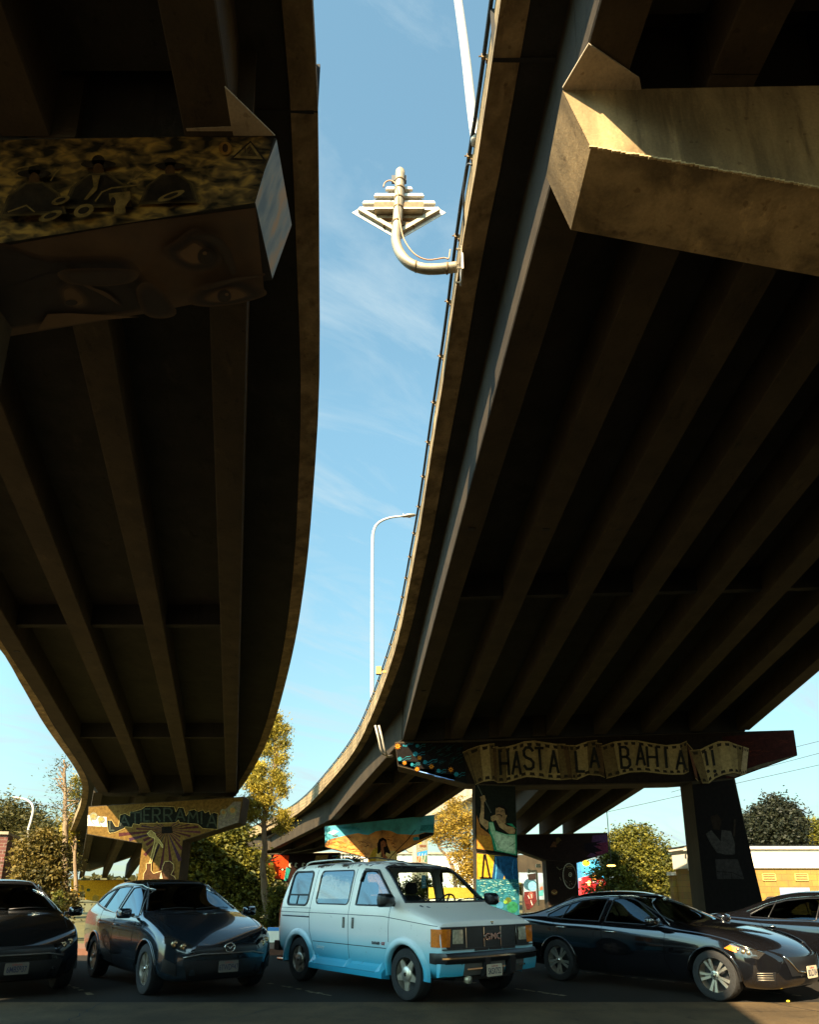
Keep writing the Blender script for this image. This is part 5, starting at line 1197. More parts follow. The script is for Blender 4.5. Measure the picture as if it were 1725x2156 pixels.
# small cooler and clutter on the lawn between the cars
ck = thing('cooler', 'small blue and white cooler box on the lawn behind the gum tree', 'cooler', P(577, 1972, 21.5)-Vector((0, 0, .15)))
MB().box((0, 0, .16), (.34, .24, .32), WHITE).build('body', WHITE, ck); MB().box((0, 0, .36), (.36, .26, .09), mat('blue_plastic', (.05, .22, .5), .4)).build('lid', mat('blue_plastic', (0, 0, 0)), ck)
# ================================================================== vehicles
# car space: x forward from the front axle, y to the car's left, z up
def sweep_(x, y, W, s_): return x-s_*(abs(y)/W)**2.2
def st(x, W, fl, belt, top, tw=None, sweep=0.0, lean=0.0, mid=None):
    'one cross-section; tw given = cabin section with roof half-width tw, otherwise a hood/boot section at height top'
    r = [(0, fl), (.80*W, fl), (.955*W, fl+.09), (W, mid if mid else .5*(fl+belt)), (.995*W, belt-.13), (.965*W, belt)]
    if tw: r += [(tw, top-.14), (tw-.09, top-.035), (tw*.5, top), (0, top+.01)]
    else: r += [(.90*W, belt+(top-belt)*.55), (.74*W, top-.012), (.38*W, top+.004), (0, top+.012)]
    return [(sweep_(x, y, W, sweep)+lean*(z-belt), y, z) for y, z in r]

def car_shell(sts, crease_rows={}, crease_st={}, levels=3, capc=.55):
    nr = len(sts[0]); ring = 2*nr-2; bm = bmesh.new(); V = []
    for s_ in sts:
        row = [bm.verts.new((x, y, z)) for x, y, z in s_]; mir = [bm.verts.new((x, -y, z)) for x, y, z in s_[1:-1]]
        V.append(row+mir[::-1])            # 0..nr-1 then back down the other side
    cl = bm.edges.layers.float.new('crease_edge')
    for i in range(len(V)-1):
        for j in range(ring):
            k = (j+1) % ring; bm.faces.new((V[i][j], V[i][k], V[i+1][k], V[i+1][j]))
    for e_ in (0, -1):
        v = V[e_]
        for j in range(nr//2):
            a, b = j, nr-1-j
            if b-a < 2: break
            bm.faces.new((v[a], v[a+1], v[b-1], v[b])) if b-1 > a+1 else bm.faces.new((v[a], v[a+1], v[b]))
            ma, ma1, mb1, mb_ = (ring-a) % ring, (ring-a-1) % ring, (ring-b+1) % ring, (ring-b) % ring
            bm.faces.new((v[ma], v[ma1], v[mb1], v[mb_])) if b-1 > a+1 else bm.faces.new((v[ma], v[ma1], v[mb_]))
    bm.verts.ensure_lookup_table()
    for i in range(len(V)):
        for j in range(ring):
            jj = j if j < nr else ring-j
            e = bm.edges.get((V[i][j], V[i][(j+1) % ring]))
            if e is not None:
                if i in crease_st or (i-len(V)) in crease_st: e[cl] = crease_st.get(i, crease_st.get(i-len(V), 0))
                if i in (0, len(V)-1): e[cl] = capc
            if i < len(V)-1 and jj in crease_rows:
                e = bm.edges.get((V[i][j], V[i+1][j]))
                if e is not None: e[cl] = crease_rows[jj]
    bmesh.ops.recalc_face_normals(bm, faces=bm.faces)
    me = bpy.data.meshes.new('cage'); bm.to_mesh(me); bm.free()
    o = bpy.data.objects.new('cage', me); COL.objects.link(o); m = o.modifiers.new('s', 'SUBSURF'); m.levels = levels; m.render_levels = levels
    bpy.context.view_layer.update(); ev = o.evaluated_get(bpy.context.evaluated_depsgraph_get())
    out = bpy.data.meshes.new_from_object(ev); bpy.data.objects.remove(o); bpy.data.meshes.remove(me); return out

def inpoly(p, poly):
    x, y = p; c = False; n = len(poly)
    for i in range(n):
        x0, y0 = poly[i]; x1, y1 = poly[(i+1) % n]
        if (y0 > y) != (y1 > y) and x < (x1-x0)*(y-y0)/(y1-y0)+x0: c = not c
    return c

class Car:
    def __init__(s, name, label, cat, loc, heading, mesh, paint, glassm, R=.345, wheels=(0, -2.8), track=.83, arch=.42):
        s.t = thing(name, label, cat, (loc[0], loc[1], 0), math.atan2(heading[1], heading[0])); s.paint = paint; s.glass = glassm; s.R = R; s.wx = wheels; s.track = track; s.arch = arch
        s.mesh = mesh; bm = bmesh.new(); bm.from_mesh(mesh); s.bvh = BVHTree.FromBMesh(bm); s.bm = bm; s.windows = []
    def side(s, x, z, sg=-1, off=0.0):
        h, n, i, d = s.bvh.ray_cast(Vector((x, sg*3, z)), Vector((0, -sg, 0)))
        if h is None: return Vector((x, sg*.9, z))
        if n.y*sg < 0: n = -n
        return h+n*off
    def front(s, y, z, off=0.0, back=False):
        sx = -1 if back else 1
        h, n, i, d = s.bvh.ray_cast(Vector((sx*6 if not back else -8, y, z)), Vector((-sx, 0, 0)))
        if h is None: return Vector((.8, y, z))
        if n.x*sx < 0: n = -n
        return h+n*off
    def top(s, x, y, off=0.0):
        h, n, i, d = s.bvh.ray_cast(Vector((x, y, 4)), Vector((0, 0, -1)))
        if h is None: return Vector((x, y, 1))
        if n.z < 0: n = -n
        return h+n*off
    def cut(s):
        bm = s.bm; bm.verts.ensure_lookup_table()
        for xw in s.wx:
            c = Vector((xw, 0, s.R)); kill = []
            for f in bm.faces:
                if all(((v.co.x-xw)**2+(v.co.z-s.R)**2)**.5 < s.arch and abs(v.co.y) > .45 for v in f.verts): kill.append(f)
            bmesh.ops.delete(bm, geom=kill, context='FACES')
            for v in bm.verts:
                d = ((v.co.x-xw)**2+(v.co.z-s.R)**2)**.5
                if d < s.arch and abs(v.co.y) > .45 and v.is_boundary and d > 1e-4:
                    if v.co.z < s.R: v.co.x = xw+math.copysign(s.arch, v.co.x-xw)
                    else: k = s.arch/d; v.co.x = xw+(v.co.x-xw)*k; v.co.z = s.R+(v.co.z-s.R)*k
    def window(s, name, test, label=None):
        'moves the faces for which test(centre, normal) holds into a pane of their own'
        bm = s.bm; fs = [f for f in bm.faces if test(f.calc_center_median(), f.normal)]
        if not fs: return None
        vs = {}; mb = MB(); mb.keep = True; fl = []
        for f in fs:
            q = []
            for v in f.verts:
                if v not in vs: vs[v] = len(mb.v); mb.v.append(tuple(v.co-v.normal*.004))
                q.append(vs[v])
            fl.append(tuple(q))
        mb.f = fl; mb.m = [0]*len(fl); bmesh.ops.delete(bm, geom=fs, context='FACES')
        o = mb.build(name, s.glass, s.t, True)
        if label: o['label'] = label
        return o
    def poly_line(s, pts, r, m, name, sg=-1, closed=False, off=.0, mode='side', parent=None, n=5, step=.06, wd=None):
        P_ = list(pts)+([pts[0]] if closed else []); q = []
        for i in range(len(P_)-1):
            L_ = math.hypot(P_[i+1][0]-P_[i][0], P_[i+1][1]-P_[i][1]); k = max(1, int(L_/step))
            for j in range(k):
                t = j/k; a, b = P_[i][0]+(P_[i+1][0]-P_[i][0])*t, P_[i][1]+(P_[i+1][1]-P_[i][1])*t
                q.append(s.side(a, b, sg, off) if mode == 'side' else s.front(a, b, off) if mode == 'front' else s.top(a, b, off))
        if not closed:
            a, b = P_[-1]; q.append(s.side(a, b, sg, off) if mode == 'side' else s.front(a, b, off) if mode == 'front' else s.top(a, b, off))
        return MB().tube(q, r, m, n, closed).build(name, m, parent or s.t, True)
    def patch(s, pts, m, name, sg=-1, off=.006, mode='side', th=0, parent=None, sub=6):
        'a thin panel following the bodywork, outline in side (x,z) or front (y,z) view'
        from mathutils.geometry import tessellate_polygon
        f = (lambda a, b: s.side(a, b, sg, off)) if mode == 'side' else (lambda a, b: s.front(a, b, off)) if mode == 'front' else (lambda a, b: s.top(a, b, off))
        if len(pts) == 4:
            g = []
            for i in range(sub+1):
                u = i/sub; a = [pts[0][k]+(pts[3][k]-pts[0][k])*u for k in (0, 1)]; b = [pts[1][k]+(pts[2][k]-pts[1][k])*u for k in (0, 1)]
                g.append([f(a[0]+(b[0]-a[0])*j/sub, a[1]+(b[1]-a[1])*j/sub) for j in range(sub+1)])
            mb = MB(); mb.rings(g, m, False, False)
        else:
            vs = [f(*p) for p in pts]; mb = MB(); mb.add(vs, [tuple(t) for t in tessellate_polygon([[Vector((p[0], p[1], 0)) for p in pts]])], m)
        return mb.build(name, m, parent or s.t, True)
    def finish(s, body_label=None):
        bm = s.bm; me = bpy.data.meshes.new('body'); bm.to_mesh(me); bm.free()
        me.materials.clear(); me.materials.append(s.paint); me.polygons.foreach_set('use_smooth', [True]*len(me.polygons))
        o = bpy.data.objects.new('body', me); COL.objects.link(o); o.parent = s.t
        if body_label: o['label'] = body_label
        s.body = o
        # dark wheel housings and floor
        h = MB()
        for xw in s.wx:
            for sg in (-1, 1):
                rs = []
                for yy in (sg*.93, sg*.5): rs.append([(xw+s.arch*cos(a), yy, s.R+s.arch*sin(a)) for a in [pi*k/14-.12 for k in range(15)]])
                h.rings(rs, BLACK, False, False)
        h.box(((s.wx[0]+s.wx[1])/2, 0, .30), (abs(s.wx[0]-s.wx[1])+1.2, 1.1, .05), BLACK)
        h.build('underbody', BLACK, s.t)
        return o

TYRE = mat('tyre', (.012, .0115, .011), .8, bump=.3, bscale=60)
CHROME = mat('chrome', (.62, .58, .50), .12, 1.0)
ALLOY = mat('alloy', (.62, .56, .46), .32, .85, var=.1, scale=20)
TRIM = mat('black_trim', (.010, .010, .011), .35)
SEATM = mat('seat_fabric', (.02, .018, .016), .95)
def rounded(cx, cz, w_, h_, r, n=4):
    o = []
    for sx, sz, a0 in ((1, 1, 0), (-1, 1, pi/2), (-1, -1, pi), (1, -1, 3*pi/2)):
        for k in range(n+1):
            a = a0+pi/2*k/n; o.append((cx+sx*(w_/2-r)+r*cos(a), cz+sz*(h_/2-r)+r*sin(a)))
    return o
def wheel_parts(R, wd, rim_r, style):
    'tyre and rim prototype meshes, outer side toward -y'
    t = MB(); w2 = wd/2
    t.lathe([(rim_r*.96, w2*.8), (rim_r*1.02, w2*.98), (R*.86, w2*1.02), (R*.95, w2*.95), (R*.995, w2*.75), (R, w2*.3), (R, -w2*.3), (R*.995, -w2*.75), (R*.95, -w2*.95), (R*.86, -w2*1.02), (rim_r*1.02, -w2*.98), (rim_r*.96, -w2*.8)], TYRE, 48)
    for k in range(4): t.lathe([(R+.001, w2*(-.45+.3*k)-.004), (R+.004, w2*(-.45+.3*k)), (R+.001, w2*(-.45+.3*k)+.004)], TYRE, 48)
    r = MB(); y0 = -w2*.82
    r.lathe([(rim_r*1.0, y0-.012), (rim_r*1.03, y0-.006), (rim_r*.985, y0+.0), (rim_r*.93, y0+.03), (rim_r*.90, w2*.7)], ALLOY, 48)
    r.lathe([(rim_r*.9, w2*.2), (0, w2*.2)], BLACK, 24)
    def spoke(a, r0, r1, w0, w1, y_0, y_1, dep=.022):
        c, s_ = cos(a), sin(a)
        def q(rr, ww, yy): return Vector((rr*c-ww*s_, yy, rr*s_+ww*c))
        A = [q(r0, -w0, y_0), q(r0, w0, y_0), q(r1, w1, y_1), q(r1, -w1, y_1)]; B_ = [p+Vector((0, dep, 0)) for p in A]
        r.prism(A, B_, ALLOY)
    if style == 'star5':
        for k in range(5): spoke(pi/2+k*2*pi/5, rim_r*.28, rim_r*.97, rim_r*.30, rim_r*.13, y0+.005, y0+.004)
        r.lathe([(rim_r*.46, y0+.02), (rim_r*.46, y0-.004), (rim_r*.40, y0-.014), (rim_r*.2, y0-.022), (0, y0-.024)], ALLOY, 32)
    elif style == 'split10':
        for k in range(5):
            for d in (-.19, .19):
                a = pi/2+k*2*pi/5+d; spoke(a, rim_r*.20, rim_r*.97, rim_r*.055, rim_r*.095, y0+.012, y0+.002)
        r.lathe([(rim_r*.27, y0+.03), (rim_r*.26, y0+.004), (rim_r*.12, y0-.003), (0, y0-.004)], ALLOY, 24)
    else:
        for k in range(7): spoke(pi/2+k*2*pi/7, rim_r*.18, rim_r*.97, rim_r*.10, rim_r*.09, y0+.012, y0+.003)
        r.lathe([(rim_r*.24, y0+.03), (rim_r*.22, y0), (0, y0-.002)], ALLOY, 24)
    hub = MB(); hub.lathe([(rim_r*.13, y0-.024 if style == 'star5' else y0-.003), (rim_r*.10, y0-.03 if style == 'star5' else y0-.010), (0, y0-.032 if style == 'star5' else y0-.012)], CHROME, 16)
    if style != 'star5':
        for k in range(5):
            a = 2*pi*k/5+.3; c = (rim_r*.19*cos(a), y0-.004, rim_r*.19*sin(a)); hub.lathe([(rim_r*.03, .006), (rim_r*.03, -.004), (0, -.005)], TRIM, 8, 'y', c)
    return t, r, hub
def add_wheels(car, R, wd, rim_r, style):
    t, r, hub = wheel_parts(R, wd, rim_r, style); first = None; rg = random.Random(len(car.t.name)+7)
    for xw in car.wx:
        for sg in (-1, 1):
            if first is None:
                w_ = bpy.data.objects.new('wheel', None); COL.objects.link(w_); w_.parent = car.t
                a = t.build('tyre', TYRE, w_, .6); b = r.build('rim', ALLOY, w_, .6); c = hub.build('hub_cap', CHROME, w_, .6); first = w_
            else: w_ = copy_tree(first, car.t)
            w_.location = (xw, sg*(car.track), R)
            w_.rotation_euler = (0, rg.uniform(0, 1.2), 0 if sg < 0 else pi)
def text_mesh(txt, size, m, name, parent, M, ext=.002, bold=0.0, align='CENTER', sx=1.0):
    cu = bpy.data.curves.new('t', 'FONT'); cu.body = txt; cu.size = size; cu.extrude = ext; cu.offset = bold; cu.align_x = align; cu.align_y = 'CENTER'
    to = bpy.data.objects.new('t', cu); COL.objects.link(to); bpy.context.view_layer.update()
    me = bpy.data.meshes.new_from_object(to.evaluated_get(bpy.context.evaluated_depsgraph_get())); bpy.data.objects.remove(to); bpy.data.curves.remove(cu)
    me.name = name; me.transform(M @ Matrix.Diagonal((sx, 1, 1, 1))); me.materials.clear(); me.materials.append(m)
    o = bpy.data.objects.new(name, me); COL.objects.link(o); o.parent = parent; return o
def frame(o, ux, uy):
    ux = Vector(ux).normalized(); n = ux.cross(Vector(uy)).normalized(); uy = n.cross(ux); M = Matrix.Identity(4)
    for i in range(3): M[i][0] = ux[i]; M[i][1] = uy[i]; M[i][2] = n[i]; M[i][3] = o[i]
    return M
PLATE = mat('plate_cream', (.55, .47, .33), .5, var=.08); PTXT = mat('plate_blue', (.02, .025, .06), .5); PRED = mat('plate_red', (.35, .03, .03), .5)
def plate(car, c, txt, yaw=0.0, bright=True, lean=0.0):
    'front number plate: c = centre, faces +x'
    pl = MB(); pts = rounded(0, 0, .305, .155, .015); R = Matrix.Rotation(yaw, 4, 'Z'); c = Vector(c)
    a = [c+(R @ Vector((0, p[0], p[1]))) for p in pts]; b = [q+(R @ Vector((.004, 0, 0))) for q in a]
    m = PLATE if bright else mat('plate_dull', (.16, .14, .11), .6)
    o = pl.prism(a, b, m).build('license_plate', m, car.t)
    F_ = frame(c+(R @ Vector((.0055, 0, -.014))), R @ Vector((0, 1, 0)), (0, 0, 1))
    text_mesh(txt, .112, PTXT, 'lettering', o, F_, .0008, .0012, sx=.60)
    text_mesh('California', .036, PRED, 'lettering', o, frame(c+(R @ Vector((.0055, 0, .053))), R @ Vector((0, 1, 0)), (0, 0, 1)), .0006, .0, sx=.95)
    return o
def inner(car, seats, dash, wheel_c, steer_r=.18):
    for (x, y, z, w_) in seats:
        s_ = MB()
        s_.prism([Vector((x+.25, y+a, z+.0)) for a in (-w_/2, w_/2)]+[Vector((x-.25, y+a, z-.03)) for a in (w_/2, -w_/2)], [Vector((x+.25, y+a, z+.16)) for a in (-w_/2, w_/2)]+[Vector((x-.25, y+a, z+.12)) for a in (w_/2, -w_/2)])
        rs = []
        for (dx, dz, ww, th) in ((-.18, .1, w_*.48, .07), (-.24, .3, w_*.5, .075), (-.30, .52, w_*.46, .06), (-.33, .62, w_*.30, .04)): rs.append([Vector((x+dx+th*cos(a), y+ww*sin(a), z+dz)) for a in [2*pi*k/14 for k in range(14)]])
        s_.rings(rs)
        hr = []
        for (dz, ww, th) in ((.64, w_*.18, .04), (.68, w_*.27, .055), (.78, w_*.27, .055), (.83, w_*.18, .035)): hr.append([Vector((x-.34+th*cos(a), y+ww*sin(a), z+dz)) for a in [2*pi*k/14 for k in range(14)]])
        s_.rings(hr); s_.build('seat', SEATM, car.t, True)
    d = MB(); x0, z0, w_ = dash
    d.rings([[Vector((x0-.28, y, z0-.34)), Vector((x0-.26, y, z0-.02)), Vector((x0-.05, y, z0+.02)), Vector((x0+.3, y, z0-.04)), Vector((x0+.3, y, z0-.34))] for y in (-w_, -w_*.5, 0, w_*.5, w_)]); d.build('dashboard', TRIM, car.t)
    if wheel_c:
        sw = MB(); c = Vector(wheel_c); n = Vector((-.85, 0, .5)).normalized(); u = Vector((0, 1, 0)); v = n.cross(u)
        sw.tube([c+(u*cos(a)+v*sin(a))*steer_r for a in [2*pi*k/22 for k in range(22)]], .014, TRIM, 7, True)
        sw.tube([c-u*steer_r, c, c+u*steer_r], .014, TRIM, 6); sw.tube([c, c-v*steer_r], .014, TRIM, 6); sw.tube([c, c-n*.2], .03, TRIM, 8); sw.build('steering_wheel', TRIM, car.t, True)
def mirror(car, p, sg, size=(.20, .16), m=None, chrome=True, fx=.06):
    'door mirror at p on side sg'
    m = m or TRIM; b = MB(); w_, h_ = size; rs = []
    for dx, k in ((fx+.10, .25), (fx+.07, .72), (fx+.0, 1.0), (fx-.06, 1.0), (fx-.075, .93)):
        rs.append([Vector((p[0]+dx, p[1]+sg*(w_/2+.03)+q[0]*k, p[2]+q[1]*k)) for q in rounded(0, 0, w_, h_, .045)])
    b.rings(rs); b.box((p[0]-.0, p[1]+sg*.02, p[2]-.03), (.07, .09, .05)); o = b.build('mirror', m, car.t, .7)
    g = MB(); g.add([Vector((p[0]+fx-.078, p[1]+sg*(w_/2+.03)+q[0]*.88, p[2]+q[1]*.85)) for q in rounded(0, 0, w_, h_, .04)], [tuple(range(20))], CHROME); g.build('mirror_glass', CHROME, o)
    return o
def handle(car, x, z, sg, ln=.17, m=None):
    q = car.side(x, z, sg); b = MB(); b.tube([q+Vector((-ln/2, 0, 0)), q+Vector((-ln/2+.02, sg*.03, .004)), q+Vector((0, sg*.036, .006)), q+Vector((ln/2-.02, sg*.03, .004)), q+Vector((ln/2, 0, 0))], .011, m or CHROME, 8); return b.build('door_handle', m or CHROME, car.t, True)

# ------------------------------------------------------------------ paints
def van_paint():
    m, n, l, b = newmat('van_paint'); b.inputs['Roughness'].default_value = .28; b.inputs['Coat Weight'].default_value = .35; b.inputs['Coat Roughness'].default_value = .12
    t = n.new('ShaderNodeTexCoord'); sp = n.new('ShaderNodeSeparateXYZ'); l.new(t.outputs['Object'], sp.inputs[0])
    nz = n.new('ShaderNodeTexNoise'); nz.inputs['Scale'].default_value = 1.3; nz.inputs['Detail'].default_value = 5; l.new(t.outputs['Object'], nz.inputs['Vector'])
    ma = n.new('ShaderNodeMath'); ma.operation = 'MULTIPLY_ADD'; ma.inputs[1].default_value = .10; l.new(nz.outputs['Fac'], ma.inputs[0]); l.new(sp.outputs['Z'], ma.inputs[2])
    mr = n.new('ShaderNodeMapRange'); mr.inputs['From Min'].default_value = .25; mr.inputs['From Max'].default_value = 1.25; l.new(ma.outputs[0], mr.inputs[0])
    r = n.new('ShaderNodeValToRGB'); e = r.color_ramp.elements; e[0].position = 0; e[0].color = (.015, .28, .46, 1); e[1].position = 1; e[1].color = (.93, .87, .76, 1)
    for p, c in ((.22, (.05, .40, .56)), (.45, (.30, .60, .68)), (.64, (.74, .78, .76))): k = e.new(p); k.color = (*c, 1)
    l.new(mr.outputs[0], r.inputs[0])
    # peeling clear coat and rust on the roof edge
    nz2 = n.new('ShaderNodeTexNoise'); nz2.inputs['Scale'].default_value = 4.5; nz2.inputs['Detail'].default_value = 9; nz2.inputs['Roughness'].default_value = .7; l.new(t.outputs['Object'], nz2.inputs['Vector'])
    zr = n.new('ShaderNodeMapRange'); zr.inputs['From Min'].default_value = 1.80; zr.inputs['From Max'].default_value = 1.88; zr.inputs['To Min'].default_value = 0; zr.inputs['To Max'].default_value = .17; l.new(sp.outputs['Z'], zr.inputs[0])
    zt = n.new('ShaderNodeMapRange'); zt.inputs['From Min'].default_value = 1.925; zt.inputs['From Max'].default_value = 1.945; zt.inputs['To Min'].default_value = 1; zt.inputs['To Max'].default_value = .6; l.new(sp.outputs['Z'], zt.inputs[0])
    mm = n.new('ShaderNodeMath'); mm.operation = 'MULTIPLY'; l.new(zr.outputs[0], mm.inputs[0]); l.new(zt.outputs[0], mm.inputs[1])
    ad = n.new('ShaderNodeMath'); ad.operation = 'ADD'; l.new(nz2.outputs['Fac'], ad.inputs[0]); l.new(mm.outputs[0], ad.inputs[1])
    rr = n.new('ShaderNodeValToRGB'); q = rr.color_ramp.elements; q[0].position = .66; q[0].color = (0, 0, 0, 1); q[1].position = .69; q[1].color = (1, 1, 1, 1); l.new(ad.outputs[0], rr.inputs[0])
    mx = n.new('ShaderNodeMixRGB'); l.new(rr.outputs[0], mx.inputs[0]); l.new(r.outputs[0], mx.inputs[1]); mx.inputs[2].default_value = (.07, .035, .022, 1)
    # road dust speckle
    nz3 = n.new('ShaderNodeTexNoise'); nz3.inputs['Scale'].default_value = 55; nz3.inputs['Detail'].default_value = 3; l.new(t.outputs['Object'], nz3.inputs['Vector'])
    r3 = n.new('ShaderNodeValToRGB'); z = r3.color_ramp.elements; z[0].position = .24; z[0].color = (.55, .5, .45, 1); z[1].position = .34; z[1].color = (1, 1, 1, 1); l.new(nz3.outputs['Fac'], r3.inputs[0])
    m2 = n.new('ShaderNodeMixRGB'); m2.blend_type = 'MULTIPLY'; m2.inputs[0].default_value = .6; l.new(mx.outputs[0], m2.inputs[1]); l.new(r3.outputs[0], m2.inputs[2])
    l.new(m2.outputs[0], b.inputs['Base Color'])
    rg_ = n.new('ShaderNodeMapRange'); rg_.inputs['To Min'].default_value = .22; rg_.inputs['To Max'].default_value = .45; l.new(nz.outputs['Fac'], rg_.inputs[0]); l.new(rg_.outputs[0], b.inputs['Roughness'])
    return m
VANP = van_paint()
GLASS_V = glass('van_glass', (.85, .95, .95), .85, .0); GLASS_S = glass('side_glass', (.5, .62, .68), .30, .12)
GLASS_D = glass('dark_glass', (.7, .9, .95), .16, .05)

# ------------------------------------------------------------------ the van
hv_ = Vector((.643, -.766)); lv_ = Vector((.766, .643))
org = Vector((-.02, 10.34))+lv_*.90
def V7(x, W, fl, belt, rows, **k): return None
zb = 1.22
van_st = [
    [(.80, 0, .40), (.79, .66, .40), (.76, .86, .44), (.74, .93, .62), (.72, .945, .92), (.70, .925, 1.00), (.71, .86, 1.035), (.725, .70, 1.05), (.74, .36, 1.06), (.745, 0, 1.065)],
    [(.62, 0, .32), (.62, .78, .32), (.60, .92, .38), (.58, .955, .64), (.56, .965, .97), (.55, .95, 1.045), (.56, .88, 1.085), (.57, .71, 1.10), (.58, .36, 1.11), (.58, 0, 1.115)],
    [(.30, 0, .30), (.30, .80, .30), (.30, .94, .38), (.30, .97, .68), (.29, .975, 1.05), (.28, .955, 1.13), (.28, .88, 1.16), (.29, .71, 1.175), (.30, .36, 1.185), (.30, 0, 1.19)],
    [(-.05, 0, .30), (-.05, .80, .30), (-.05, .945, .38), (-.05, .975, .70), (-.06, .98, 1.10), (-.08, .955, 1.205), (-.06, .88, 1.235), (-.0, .72, 1.25), (.06, .36, 1.26), (.08, 0, 1.265)],
    [(-.20, 0, .30), (-.20, .80, .30), (-.20, .945, .38), (-.20, .975, .70), (-.20, .982, 1.10), (-.22, .955, 1.215), (-.16, .885, 1.27), (-.08, .74, 1.285), (.00, .37, 1.295), (.02, 0, 1.30)],
    [(-.80, 0, .30), (-.80, .80, .30), (-.80, .945, .38), (-.80, .98, .72), (-.80, .985, 1.10), (-.80, .960, 1.22), (-.80, .825, 1.77), (-.76, .72, 1.83), (-.70, .38, 1.875), (-.68, 0, 1.885)],
    [(-1.10, 0, .30), (-1.10, .80, .30), (-1.10, .945, .38), (-1.10, .98, .72), (-1.10, .985, 1.10), (-1.10, .960, 1.22), (-1.10, .825, 1.80), (-1.08, .74, 1.875), (-1.06, .40, 1.915), (-1.05, 0, 1.925)],
    [(-2.1, 0, .30), (-2.1, .80, .30), (-2.1, .945, .38), (-2.1, .98, .72), (-2.1, .985, 1.10), (-2.1, .960, 1.22), (-2.1, .830, 1.82), (-2.1, .745, 1.90), (-2.1, .40, 1.945), (-2.1, 0, 1.955)],
    [(-3.1, 0, .32), (-3.1, .80, .32), (-3.1, .94, .40), (-3.1, .975, .72), (-3.1, .98, 1.10), (-3.1, .955, 1.22), (-3.1, .825, 1.81), (-3.1, .74, 1.89), (-3.1, .40, 1.93), (-3.1, 0, 1.94)],
    [(-3.52, 0, .36), (-3.52, .80, .36), (-3.52, .93, .43), (-3.53, .96, .72), (-3.53, .965, 1.10), (-3.52, .94, 1.22), (-3.43, .80, 1.78), (-3.40, .71, 1.86), (-3.38, .38, 1.90), (-3.37, 0, 1.91)],
    [(-3.60, 0, .40), (-3.60, .72, .40), (-3.61, .88, .46), (-3.63, .92, .72), (-3.63, .925, 1.10), (-3.61, .90, 1.22), (-3.51, .75, 1.74), (-3.48, .64, 1.80), (-3.47, .34, 1.83), (-3.47, 0, 1.84)]]
vm = car_shell(van_st, crease_rows={5: .25, 6: .15, 1: .4, 7: .35}, crease_st={0: .6, 3: .15, 5: .1, -1: .5}, levels=4, capc=.72)
van = Car('parked_van', 'weathered white van fading to turquoise, angle-parked in the middle of the row', 'van', org, hv_, vm, VANP, GLASS_S, R=.345, wheels=(0, -2.86), track=.84, arch=.40)
van.cut()
def sw(poly, sg): return lambda c, n: c.y*sg > .3 and n.y*sg > .3 and inpoly((c.x, c.z), poly)
wp_front = [(-1.22, 1.25), (-1.20, 1.72), (-1.15, 1.765), (-.86, 1.765), (-.80, 1.73), (-.28, 1.27), (-.27, 1.25)]
wp_mid = rounded(-1.905, 1.515, .95, .53, .07); wp_rear = rounded(-2.99, 1.50, .70, .56, .09)
for sg in (-1, 1):
    van.glass = GLASS_S if sg < 0 else GLASS_V
    for nm, wp in (('front', wp_front), ('mid', wp_mid), ('rear', wp_rear)): van.window('side_window', sw(wp, sg))
van.glass = GLASS_V
ws_poly = [(-.82, 1.30), (-.80, 1.345), (-.69, 1.795), (-.62, 1.82), (.62, 1.82), (.69, 1.795), (.80, 1.345), (.82, 1.30)]
van.window('windshield', lambda c, n: c.x > -.8 and n.x > .3 and c.z > 1.29 and inpoly((c.y, c.z), ws_poly))
van.glass = glass('rear_glass', (.6, .7, .7), .5, .05)
van.window('rear_window', lambda c, n: c.x < -3.35 and n.x < -.3 and abs(c.y) < .62 and 1.3 < c.z < 1.74)
VB = van
for sg in (-1, 1):
    VB.poly_line(wp_front, .014, TRIM, 'window_trim', sg, True); VB.poly_line(wp_mid, .012, TRIM, 'window_trim', sg, True); VB.poly_line(wp_rear, .020, TRIM, 'window_trim', sg, True)
    VB.poly_line([(-3.33, 1.39), (-2.65, 1.39)], .014, TRIM, 'window_bar', sg); VB.poly_line([(-3.0, 1.39), (-3.0, 1.23)], .011, TRIM, 'window_bar', sg)
    VB.poly_line([(-.98, 1.77), (-1.16, 1.76), (-1.19, 1.6)], .02, TRIM, 'rain_guard', sg, off=.01); VB.poly_line([(-.33, 1.32), (-.83, 1.755), (-1.15, 1.78)], .022, TRIM, 'rain_guard', sg, off=.008)
VB.poly_line([(-.82, 1.30), (-.69, 1.80), (-.62, 1.825), (.62, 1.825), (.69, 1.80), (.82, 1.30)], .022, TRIM, 'windshield_seal', mode='front', closed=True)
